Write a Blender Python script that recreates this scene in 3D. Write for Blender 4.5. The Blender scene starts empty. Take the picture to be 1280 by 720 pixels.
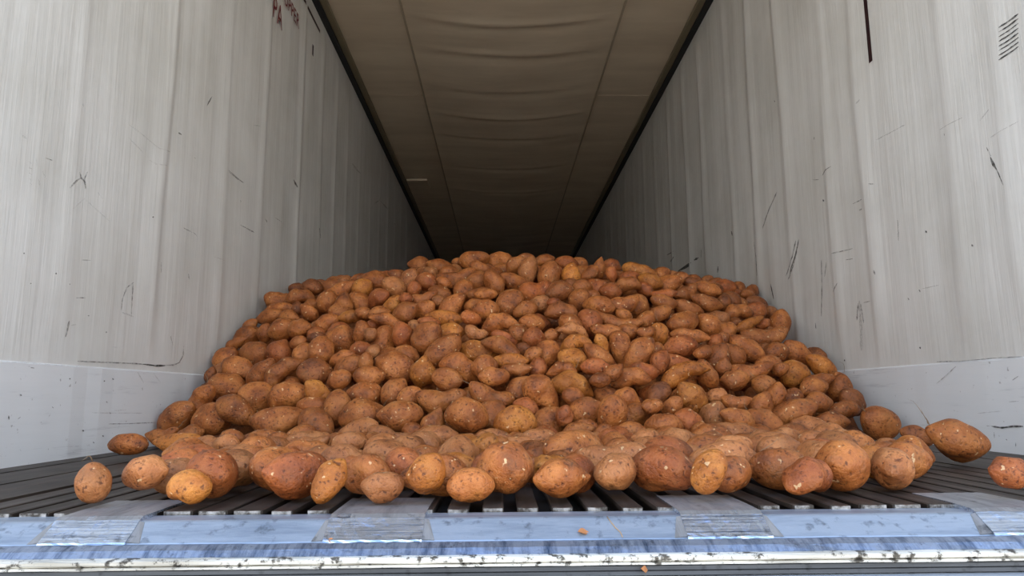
import bpy, bmesh, math, random
import numpy as np
from mathutils import Vector, Matrix

C = bpy.context.scene.collection
sc = bpy.context.scene

# ---------------------------------------------------------------- camera
YAW, PITCH, ROLL, CX, CH, FPX = 0.0175, 0.1499, -0.0070, -0.0926, 0.1572, 890.0
fw = Vector((math.sin(YAW) * math.cos(PITCH), math.cos(YAW) * math.cos(PITCH), math.sin(PITCH)))
rt = Vector((math.cos(YAW), -math.sin(YAW), 0))
up = rt.cross(fw)
r2 = rt * math.cos(ROLL) + up * math.sin(ROLL)
u2 = -rt * math.sin(ROLL) + up * math.cos(ROLL)
cam_data = bpy.data.cameras.new('camera')
cam_data.sensor_width = 36.0
cam_data.lens = 36.0 * FPX / 1280.0
cam_data.clip_start = 0.02
cam = bpy.data.objects.new('camera', cam_data)
C.objects.link(cam)
m = Matrix(((r2.x, u2.x, -fw.x, CX), (r2.y, u2.y, -fw.y, 0), (r2.z, u2.z, -fw.z, CH), (0, 0, 0, 1)))
cam.matrix_world = m
sc.camera = cam

# ---------------------------------------------------------------- sky, sun, exposure
world = bpy.data.worlds.new('sky')
sc.world = world
world.use_nodes = True
wn = world.node_tree
wn.nodes.clear()
wo = wn.nodes.new('ShaderNodeOutputWorld')
wb = wn.nodes.new('ShaderNodeBackground')
# hazy bright sky low down, clearer blue towards the zenith, the same all the way round
wc = wn.nodes.new('ShaderNodeTexCoord')
wx = wn.nodes.new('ShaderNodeSeparateXYZ')
wr = wn.nodes.new('ShaderNodeValToRGB')
els = wr.color_ramp.elements
els.new(0.5)
els.new(0.5)
for e, (p, c) in zip(els, ((0.0, (1.50, 1.56, 1.60)), (0.36, (1.68, 1.765, 1.84)), (0.62, (0.70, 0.92, 1.28)), (1.0, (0.24, 0.46, 0.98)))):
    e.position = p
    e.color = (*c, 1)
wn.links.new(wc.outputs['Generated'], wx.inputs[0])
wn.links.new(wx.outputs['Z'], wr.inputs['Fac'])
wb.inputs['Strength'].default_value = 1.0
wn.links.new(wr.outputs[0], wb.inputs['Color'])
wn.links.new(wb.outputs[0], wo.inputs['Surface'])

sun_d = bpy.data.lights.new('sun', 'SUN')
sun_d.energy = 7.0
sun_d.angle = math.radians(1.0)
sun_d.color = (1.0, 0.93, 0.82)
sun = bpy.data.objects.new('sun', sun_d)
C.objects.link(sun)
# the sun stands high beyond the front of the trailer
el, az = math.radians(48), math.radians(20)
sdir = Vector((math.sin(az) * math.cos(el), math.cos(az) * math.cos(el), math.sin(el)))
sun.rotation_euler = sdir.to_track_quat('Z', 'Y').to_euler()
sun.location = (3, 10, 12)

sc.view_settings.view_transform = 'Standard'
sc.view_settings.look = 'None'
sc.view_settings.exposure = 0.88
sc.view_settings.gamma = 1.0
sc.view_settings.use_curve_mapping = False


# ---------------------------------------------------------------- helpers
def mat(name, col, rough=0.5, metal=0.0, spec=0.5):
    mt = bpy.data.materials.new(name)
    mt.use_nodes = True
    b = mt.node_tree.nodes['Principled BSDF']
    b.inputs['Base Color'].default_value = (*col, 1)
    b.inputs['Roughness'].default_value = rough
    b.inputs['Metallic'].default_value = metal
    b.inputs['Specular IOR Level'].default_value = spec
    return mt, mt.node_tree, b


def nd(t, kind, **kw):
    n = t.nodes.new(kind)
    for k, v in kw.items():
        setattr(n, k, v)
    return n


def noise(t, scale, vec=None, detail=4, rough=0.55, stretch=None):
    n = nd(t, 'ShaderNodeTexNoise')
    n.inputs['Scale'].default_value = scale
    n.inputs['Detail'].default_value = detail
    n.inputs['Roughness'].default_value = rough
    if vec is None:
        vec = coord(t)
    if stretch:
        mp = nd(t, 'ShaderNodeMapping')
        mp.inputs['Scale'].default_value = stretch
        t.links.new(vec, mp.inputs['Vector'])
        vec = mp.outputs[0]
    t.links.new(vec, n.inputs['Vector'])
    return n.outputs['Fac']


def coord(t, which='Object'):
    return nd(t, 'ShaderNodeTexCoord').outputs[which]


def ramp(t, fac, stops):
    r = nd(t, 'ShaderNodeValToRGB')
    e = r.color_ramp.elements
    while len(e) < len(stops):
        e.new(0.5)
    for i, (p, c) in enumerate(stops):
        e[i].position = p
        e[i].color = (*c, 1) if len(c) == 3 else c
    t.links.new(fac, r.inputs['Fac'])
    return r.outputs['Color']


def mix(t, fac, a, b, blend='MIX'):
    n = nd(t, 'ShaderNodeMix', data_type='RGBA', blend_type=blend)
    for sock, v in ((n.inputs['Factor'], fac), (n.inputs[6], a), (n.inputs[7], b)):
        if isinstance(v, (int, float)):
            sock.default_value = v
        elif isinstance(v, tuple):
            sock.default_value = (*v, 1)
        else:
            t.links.new(v, sock)
    return n.outputs[2]


def bump(t, b, h, strength=0.3, dist=0.01):
    n = nd(t, 'ShaderNodeBump')
    n.inputs['Strength'].default_value = strength
    n.inputs['Distance'].default_value = dist
    t.links.new(h, n.inputs['Height'])
    t.links.new(n.outputs[0], b.inputs['Normal'])


def mesh_np(name, v, f, mats, midx=None, smooth=True):
    """v (n,3) array, f list/array of faces (all quads or all tris, or a python list)"""
    me = bpy.data.meshes.new(name)
    if isinstance(f, np.ndarray):
        k = f.shape[1]
        me.vertices.add(len(v))
        me.vertices.foreach_set('co', np.ascontiguousarray(v, dtype=np.float32).ravel())
        me.loops.add(f.size)
        me.loops.foreach_set('vertex_index', np.ascontiguousarray(f, dtype=np.int32).ravel())
        me.polygons.add(len(f))
        me.polygons.foreach_set('loop_start', np.arange(0, f.size, k, dtype=np.int32))
        if midx is not None:
            me.polygons.foreach_set('material_index', np.asarray(midx, dtype=np.int32))
        me.polygons.foreach_set('use_smooth', np.full(len(f), smooth))
        me.update(calc_edges=True)
    else:
        me.from_pydata([tuple(x) for x in v], [], f)
        for p in me.polygons:
            p.use_smooth = smooth
    for mm in mats:
        me.materials.append(mm)
    me.validate()
    return me


def link(name, me, parent=None, loc=None):
    o = bpy.data.objects.new(name, me)
    C.objects.link(o)
    if loc is not None:
        o.location = loc
    if parent is not None:
        o.parent = parent
    return o


def struct(o):
    o['kind'] = 'structure'
    return o


def box_v(x0, x1, y0, y1, z0, z1):
    v = [(x, y, z) for x in (x0, x1) for y in (y0, y1) for z in (z0, z1)]
    f = [(0, 1, 3, 2), (4, 6, 7, 5), (0, 4, 5, 1), (2, 3, 7, 6), (0, 2, 6, 4), (1, 5, 7, 3)]
    return v, f


def box(name, x0, x1, y0, y1, z0, z1, mt, parent=None, bevel=0.0):
    v, f = box_v(x0, x1, y0, y1, z0, z1)
    me = mesh_np(name, v, f, [mt], smooth=False)
    if bevel:
        bm = bmesh.new()
        bm.from_mesh(me)
        bmesh.ops.bevel(bm, geom=bm.edges[:], offset=bevel, segments=2, affect='EDGES', profile=0.6)
        bm.to_mesh(me)
        bm.free()
    return link(name, me, parent)


def extrude_profile(name, prof, x0, x1, mt, parent=None, closed=True, n=1, wob=0.0, seed=1):
    """(y, z) profile swept along x"""
    rng = np.random.default_rng(seed)
    k = len(prof)
    xs = np.linspace(x0, x1, n + 1)
    V = []
    for x in xs:
        for (y, z) in prof:
            V.append((x, y + rng.normal() * wob, z + rng.normal() * wob))
    F = []
    for i in range(n):
        for j in range(k if closed else k - 1):
            a, b = i * k + j, i * k + (j + 1) % k
            F.append((a, b, b + k, a + k))
    if closed:
        F.append(tuple(range(k - 1, -1, -1)))
        F.append(tuple(n * k + j for j in range(k)))
    me = mesh_np(name, V, F, [mt], smooth=False)
    bm = bmesh.new()
    bm.from_mesh(me)
    bmesh.ops.recalc_face_normals(bm, faces=bm.faces)
    bm.to_mesh(me)
    bm.free()
    return link(name, me, parent)


HW = 1.245          # half the inside width
Y0, Y1 = 1.0, 14.6  # rear opening, front bulkhead
ZW, ZC = 2.58, 2.62  # wall top, ceiling

# ---------------------------------------------------------------- materials
# white wall lining
m_wall, t, b = mat('white_lining', (0.74, 0.735, 0.71), 0.42)
co = coord(t)
streak = noise(t, 1.0, co, 5, 0.65, (1, 24, 0.9))
patch = noise(t, 2.6, co, 5, 0.6)
c1 = ramp(t, streak, [(0.26, (0.675, 0.665, 0.63)), (0.50, (0.742, 0.737, 0.71)), (0.75, (0.765, 0.76, 0.735))])
c2 = ramp(t, patch, [(0.3, (0.87, 0.865, 0.845)), (0.6, (1, 1, 1))])
t.links.new(mix(t, 1.0, c1, c2, 'MULTIPLY'), b.inputs['Base Color'])
hh = noise(t, 1.0, co, 4, 0.6, (1, 15, 0.9))
bump(t, b, hh, 0.36, 0.012)

m_kick, t, b = mat('white_kick_plate', (0.74, 0.755, 0.765), 0.40)
co = coord(t)
s1 = noise(t, 1.0, co, 5, 0.7, (1, 2.2, 34))
s2 = noise(t, 60, co, 2, 0.6)
c1 = ramp(t, s1, [(0.25, (0.50, 0.51, 0.53)), (0.40, (0.74, 0.755, 0.765)), (0.8, (0.78, 0.79, 0.80))])
c2 = ramp(t, s2, [(0.22, (0.55, 0.53, 0.52)), (0.30, (1, 1, 1))])
t.links.new(mix(t, 1.0, c1, c2, 'MULTIPLY'), b.inputs['Base Color'])
bump(t, b, s1, 0.10, 0.004)

m_ceil, t, b = mat('beige_ceiling_fabric', (0.46, 0.40, 0.31), 0.7)
co = coord(t)
n1 = noise(t, 1.0, co, 4, 0.6, (1.2, 5, 1))
c1 = ramp(t, n1, [(0.3, (0.60, 0.50, 0.365)), (0.65, (0.72, 0.615, 0.46))])
t.links.new(c1, b.inputs['Base Color'])
bump(t, b, n1, 0.25, 0.02)
m_seam, _, _ = mat('seam_thread', (0.42, 0.35, 0.25), 0.8)
m_cove, _, _ = mat('brown_cove_trim', (0.20, 0.165, 0.10), 0.55)
m_black, _, _ = mat('black_rubber', (0.012, 0.012, 0.013), 0.7)
m_red, _, _ = mat('dark_red_paint', (0.16, 0.012, 0.018), 0.6)
m_line, _, _ = mat('black_red_tape', (0.022, 0.003, 0.005), 0.6)

# floor aluminium, dirty
m_floor, t, b = mat('dirty_aluminium_floor', (0.16, 0.14, 0.125), 0.55, 0.2)
co = coord(t)
n1 = noise(t, 1.0, co, 5, 0.65, (26, 2.0, 1))
n2 = noise(t, 9, co, 4, 0.6)
c1 = ramp(t, n1, [(0.3, (0.022, 0.017, 0.013)), (0.7, (0.10, 0.078, 0.062))])
c2 = ramp(t, n2, [(0.35, (0.50, 0.46, 0.43)), (0.65, (1, 1, 1))])
t.links.new(mix(t, 1.0, c1, c2, 'MULTIPLY'), b.inputs['Base Color'])
bump(t, b, n1, 0.2, 0.004)
m_under, _, _ = mat('dark_floor_channel', (0.045, 0.034, 0.026), 0.85)
m_cap, t, b = mat('bare_rail_end', (0.50, 0.48, 0.45), 0.35, 0.8)
n1 = noise(t, 90, None, 4, 0.6)
t.links.new(ramp(t, n1, [(0.38, (0.07, 0.06, 0.05)), (0.66, (0.46, 0.44, 0.42))]), b.inputs['Base Color'])

# sill aluminium
def alu(name, lo, hi, rough, metal, sx=3, sy=40, sp=70, bp=0.15):
    mt, t, b = mat(name, hi, rough, metal)
    co = coord(t)
    n1 = noise(t, 1.0, co, 5, 0.7, (sx, sy, sy))
    n2 = noise(t, sp, co, 4, 0.65)
    c1 = ramp(t, n1, [(0.28, lo), (0.55, hi)])
    c2 = ramp(t, n2, [(0.28, (0.45, 0.45, 0.45)), (0.42, (1, 1, 1))])
    t.links.new(mix(t, 1.0, c1, c2, 'MULTIPLY'), b.inputs['Base Color'])
    r = nd(t, 'ShaderNodeMapRange')
    r.inputs['To Min'].default_value = rough + 0.15
    r.inputs['To Max'].default_value = rough - 0.08
    t.links.new(n1, r.inputs['Value'])
    t.links.new(r.outputs[0], b.inputs['Roughness'])
    bump(t, b, n2, bp, 0.002)
    return mt

m_sill = alu('sky_tinted_sill_aluminium', (0.20, 0.245, 0.31), (0.38, 0.44, 0.52), 0.40, 0.55, 4, 30, 42, 0.3)  # blue of the reflected sky is painted into the base colour
m_scuff = alu('sky_tinted_worn_plate_aluminium', (0.07, 0.09, 0.13), (0.62, 0.70, 0.82), 0.22, 0.85, 5, 260, 60, 0.6)  # worn metal; its bright tone carries a painted blue sky reflection
m_strip = alu('sky_tinted_scratched_strip_aluminium', (0.05, 0.08, 0.14), (0.33, 0.39, 0.50), 0.34, 0.7, 75, 14, 80, 0.6)  # scratched metal, with the sky's reflection coloured in as blue
m_plate_top = alu('grey_plate_top', (0.16, 0.155, 0.15), (0.34, 0.335, 0.33), 0.5, 0.5, 30, 4, 60, 0.2)
m_rub, t, b = mat('chipped_white_rub_rail', (0.74, 0.71, 0.63), 0.5)
co = coord(t)
n1 = noise(t, 55, co, 6, 0.7)
n2 = noise(t, 1.0, co, 3, 0.6, (2.4, 8, 8))
c1 = ramp(t, n1, [(0.40, (0.09, 0.078, 0.06)), (0.47, (0.74, 0.71, 0.63))])
c2 = ramp(t, n2, [(0.34, (0.40, 0.37, 0.32)), (0.50, (1, 1, 1))])
t.links.new(mix(t, 1.0, c1, c2, 'MULTIPLY'), b.inputs['Base Color'])
bump(t, b, n1, 0.3, 0.003)
m_bump = alu('grey_bumper_steel', (0.025, 0.026, 0.028), (0.075, 0.078, 0.084), 0.5, 0.2, 2, 30, 60, 0.15)
m_step = alu('pale_step_plate', (0.45, 0.48, 0.52), (0.66, 0.69, 0.73), 0.4, 0.5)

m_ground, t, b = mat('concrete_yard', (0.30, 0.27, 0.23), 0.9)
n1 = noise(t, 3, None, 6, 0.6)
t.links.new(ramp(t, n1, [(0.3, (0.34, 0.31, 0.26)), (0.7, (0.46, 0.42, 0.355))]), b.inputs['Base Color'])
m_shell, _, _ = mat('outer_skin', (0.7, 0.7, 0.69), 0.4)


def scuff_mat(name, col, lo, hi):
    mt, t, b = mat(name, col, 0.6)
    n1 = noise(t, 70, None, 4, 0.7)
    a = ramp(t, n1, [(0.30, (lo, lo, lo)), (0.62, (hi, hi, hi))])
    t.links.new(a, b.inputs['Alpha'])
    return mt

SCUFF = {'d': scuff_mat('dark_scuff', (0.04, 0.038, 0.036), 0.25, 0.95),
         'm': scuff_mat('grey_scuff', (0.17, 0.165, 0.16), 0.0, 0.62),
         'l': scuff_mat('faint_scuff', (0.34, 0.335, 0.33), 0.0, 0.26),
         'w': scuff_mat('pale_scratch', (0.85, 0.84, 0.80), 0.3, 1.0)}

# potato skins
def skin(name, lo, mid, hi, dirt):
    mt, t, b = mat(name, mid, 0.5)
    b.inputs['Specular IOR Level'].default_value = 0.38
    oi = nd(t, 'ShaderNodeObjectInfo')
    co = coord(t)
    add = nd(t, 'ShaderNodeVectorMath', operation='ADD')
    t.links.new(co, add.inputs[0])
    t.links.new(oi.outputs['Location'], add.inputs[1])
    v = add.outputs[0]
    n1 = noise(t, 17, v, 6, 0.65)
    c1 = ramp(t, n1, [(0.32, lo), (0.48, mid), (0.66, hi)])
    n2 = noise(t, 120, v, 4, 0.65)          # skin pores and specks
    c2 = ramp(t, n2, [(0.34, (0.30, 0.25, 0.22)), (0.45, (1, 1, 1))])
    c = mix(t, 1.0, c1, c2, 'MULTIPLY')
    n3 = noise(t, 24, v, 4, 0.7)          # dried soil
    f3 = ramp(t, n3, [(0.52, (0, 0, 0)), (0.72, (dirt, dirt, dirt))])
    c = mix(t, f3, c, (0.27, 0.120, 0.048))
    n4 = noise(t, 75, v, 2, 0.5)          # pale scraped spots
    f4 = ramp(t, n4, [(0.69, (0, 0, 0)), (0.72, (0.75, 0.75, 0.75))])
    c = mix(t, f4, c, (0.80, 0.52, 0.27))
    hsv = nd(t, 'ShaderNodeHueSaturation')
    mr = nd(t, 'ShaderNodeMapRange')
    mr.inputs['To Min'].default_value = 0.82
    mr.inputs['To Max'].default_value = 1.15
    t.links.new(oi.outputs['Random'], mr.inputs['Value'])
    t.links.new(mr.outputs[0], hsv.inputs['Value'])
    t.links.new(c, hsv.inputs['Color'])
    t.links.new(hsv.outputs[0], b.inputs['Base Color'])
    rr = nd(t, 'ShaderNodeMapRange')
    rr.inputs['To Min'].default_value = 0.30
    rr.inputs['To Max'].default_value = 0.62
    t.links.new(n3, rr.inputs['Value'])
    t.links.new(rr.outputs[0], b.inputs['Roughness'])
    ad = nd(t, 'ShaderNodeMath', operation='ADD')
    t.links.new(n2, ad.inputs[0])
    t.links.new(n3, ad.inputs[1])
    bump(t, b, ad.outputs[0], 0.6, 0.008)
    return mt

SK = {'n': skin('orange_brown_skin', (0.175, 0.046, 0.010), (0.355, 0.104, 0.023), (0.52, 0.182, 0.044), 0.45),
      'd': skin('dark_brown_skin', (0.10, 0.028, 0.008), (0.235, 0.068, 0.017), (0.36, 0.116, 0.030), 0.45),
      'p': skin('dusty_tan_skin', (0.25, 0.080, 0.024), (0.41, 0.143, 0.043), (0.54, 0.217, 0.074), 0.55),
      'y': skin('golden_orange_skin', (0.22, 0.060, 0.009), (0.415, 0.130, 0.021), (0.585, 0.222, 0.042), 0.32),
      'r': skin('reddish_skin', (0.175, 0.042, 0.010), (0.355, 0.092, 0.022), (0.50, 0.154, 0.040), 0.40)}
m_root, _, _ = mat('dry_root_hair', (0.25, 0.17, 0.10), 0.8)
m_leaf, _, _ = mat('dry_leaf_brown', (0.42, 0.17, 0.06), 0.7)
m_straw, _, _ = mat('dry_straw', (0.45, 0.30, 0.17), 0.7)

# ---------------------------------------------------------------- yard and trailer shell
o = struct(box('ground', -16, 16, -28, 22, -1.45, -1.35, m_ground))

RIDGE = {-1: [1.30, 1.87, 2.37, 2.91, 3.35, 3.97, 4.44, 4.82, 5.19], 1: [1.28, 1.77, 2.00, 2.49, 2.76, 3.18, 3.58, 3.95, 4.49, 4.88]}
for s_ in (-1, 1):
    yy = RIDGE[s_][-1]
    while yy < Y1 - 0.5:
        yy += 0.49
        RIDGE[s_].append(yy)
_rw = np.random.default_rng(11)
RAMP = {s_: _rw.uniform(0.6, 1.15, len(RIDGE[s_])) for s_ in (-1, 1)}
_ph = _rw.uniform(0, 6.28, (2, 12))


def bulge(s, y, z):
    """how far the thin lining bulges into the trailer: ribs pushed out by the posts behind, ripples between"""
    y = np.asarray(y, float)
    z = np.asarray(z, float)
    k = 0 if s < 0 else 1
    d = np.zeros(np.broadcast(y, z).shape)
    for yr, a in zip(RIDGE[s], RAMP[s]):
        c = yr + 0.012 * np.sin(z * 2.1 + yr * 7) + 0.006 * np.sin(z * 5.3 + yr * 3)
        u = y - c
        w = np.where(u < 0, 0.060, 0.026)
        d = d + 0.0100 * a * np.exp(-(u / w) ** 2) * (0.75 + 0.25 * np.sin(z * 1.7 + yr * 5))
    for i in range(6):
        d = d + 0.00075 / (1 + .25 * i) * np.sin(y * (8 + 4.7 * i) + 1.3 * np.sin(z * (1.1 + .3 * i) + _ph[k][i]) + _ph[k][i + 6])
    d = d + 0.003
    # flat where the lining runs down behind the kick plate
    fade = np.clip((z - 0.25) / 0.22, 0, 1) * np.clip((ZW - z) / 0.10, 0, 1)
    return np.maximum(d * fade, 0.0)


ys = np.concatenate([np.arange(Y0, 5.6, 0.0125), np.arange(5.6, 9.0, 0.03), np.linspace(9.0, Y1, 90)])
zs = np.concatenate([np.linspace(-0.03, 0.24, 3), np.linspace(0.26, 0.5, 6), np.linspace(0.58, ZW, 24)])
walls = {}
for s, nm in ((-1, 'wall_left'), (1, 'wall_right')):
    YY, ZZ = np.meshgrid(ys, zs, indexing='ij')
    XX = s * (HW - bulge(s, YY, ZZ))
    V = np.stack([XX, YY, ZZ], -1).reshape(-1, 3)
    ny, nz = len(ys), len(zs)
    ii, jj = np.meshgrid(np.arange(ny - 1), np.arange(nz - 1), indexing='ij')
    a = (ii * nz + jj).ravel()
    F = np.stack([a, a + 1, a + nz + 1, a + nz], -1)
    if s > 0:
        F = F[:, ::-1]
    # close it into a slab with an outer skin
    n0 = len(V)
    xo = s * (HW + 0.07)
    ring = [0, nz - 1, (ny - 1) * nz + nz - 1, (ny - 1) * nz]
    V = np.vstack([V, [(xo, Y0, -0.03), (xo, Y0, ZW), (xo, Y1, ZW), (xo, Y1, -0.03)]])
    extra = np.array([[n0, n0 + 1, n0 + 2, n0 + 3], [ring[0], n0, n0 + 1, ring[1]], [ring[1], n0 + 1, n0 + 2, ring[2]],
                      [ring[2], n0 + 2, n0 + 3, ring[3]], [ring[3], n0 + 3, n0, ring[0]]])
    w = link(nm, mesh_np(nm, V, np.vstack([F, extra]), [m_wall]))
    struct(w)
    walls[s] = w

# kick plates along the foot of both walls
for s, nm in ((-1, 'baseboard_left'), (1, 'baseboard_right')):
    x0 = s * (HW - 0.0045)
    x1 = s * (HW + 0.001)
    n = 60
    yv = np.concatenate([np.linspace(Y0, 5, n), [Y1]])
    V, F = [], []
    rk = np.random.default_rng(5 + s)
    for y in yv:
        wv = rk.normal() * 0.0006
        V += [(x1, y, -0.012), (x0 + wv * s, y, -0.012), (x0 + wv * s, y, 0.2415), (s * (HW - 0.002), y, 0.2460), (x1, y, 0.2462)]
    for i in range(len(yv) - 1):
        for j in range(4):
            a = i * 5 + j
            q = (a, a + 5, a + 6, a + 1)
            F.append(q if s < 0 else q[::-1])
    struct(link(nm, mesh_np(nm, V, F, [m_kick], smooth=False)))

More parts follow.
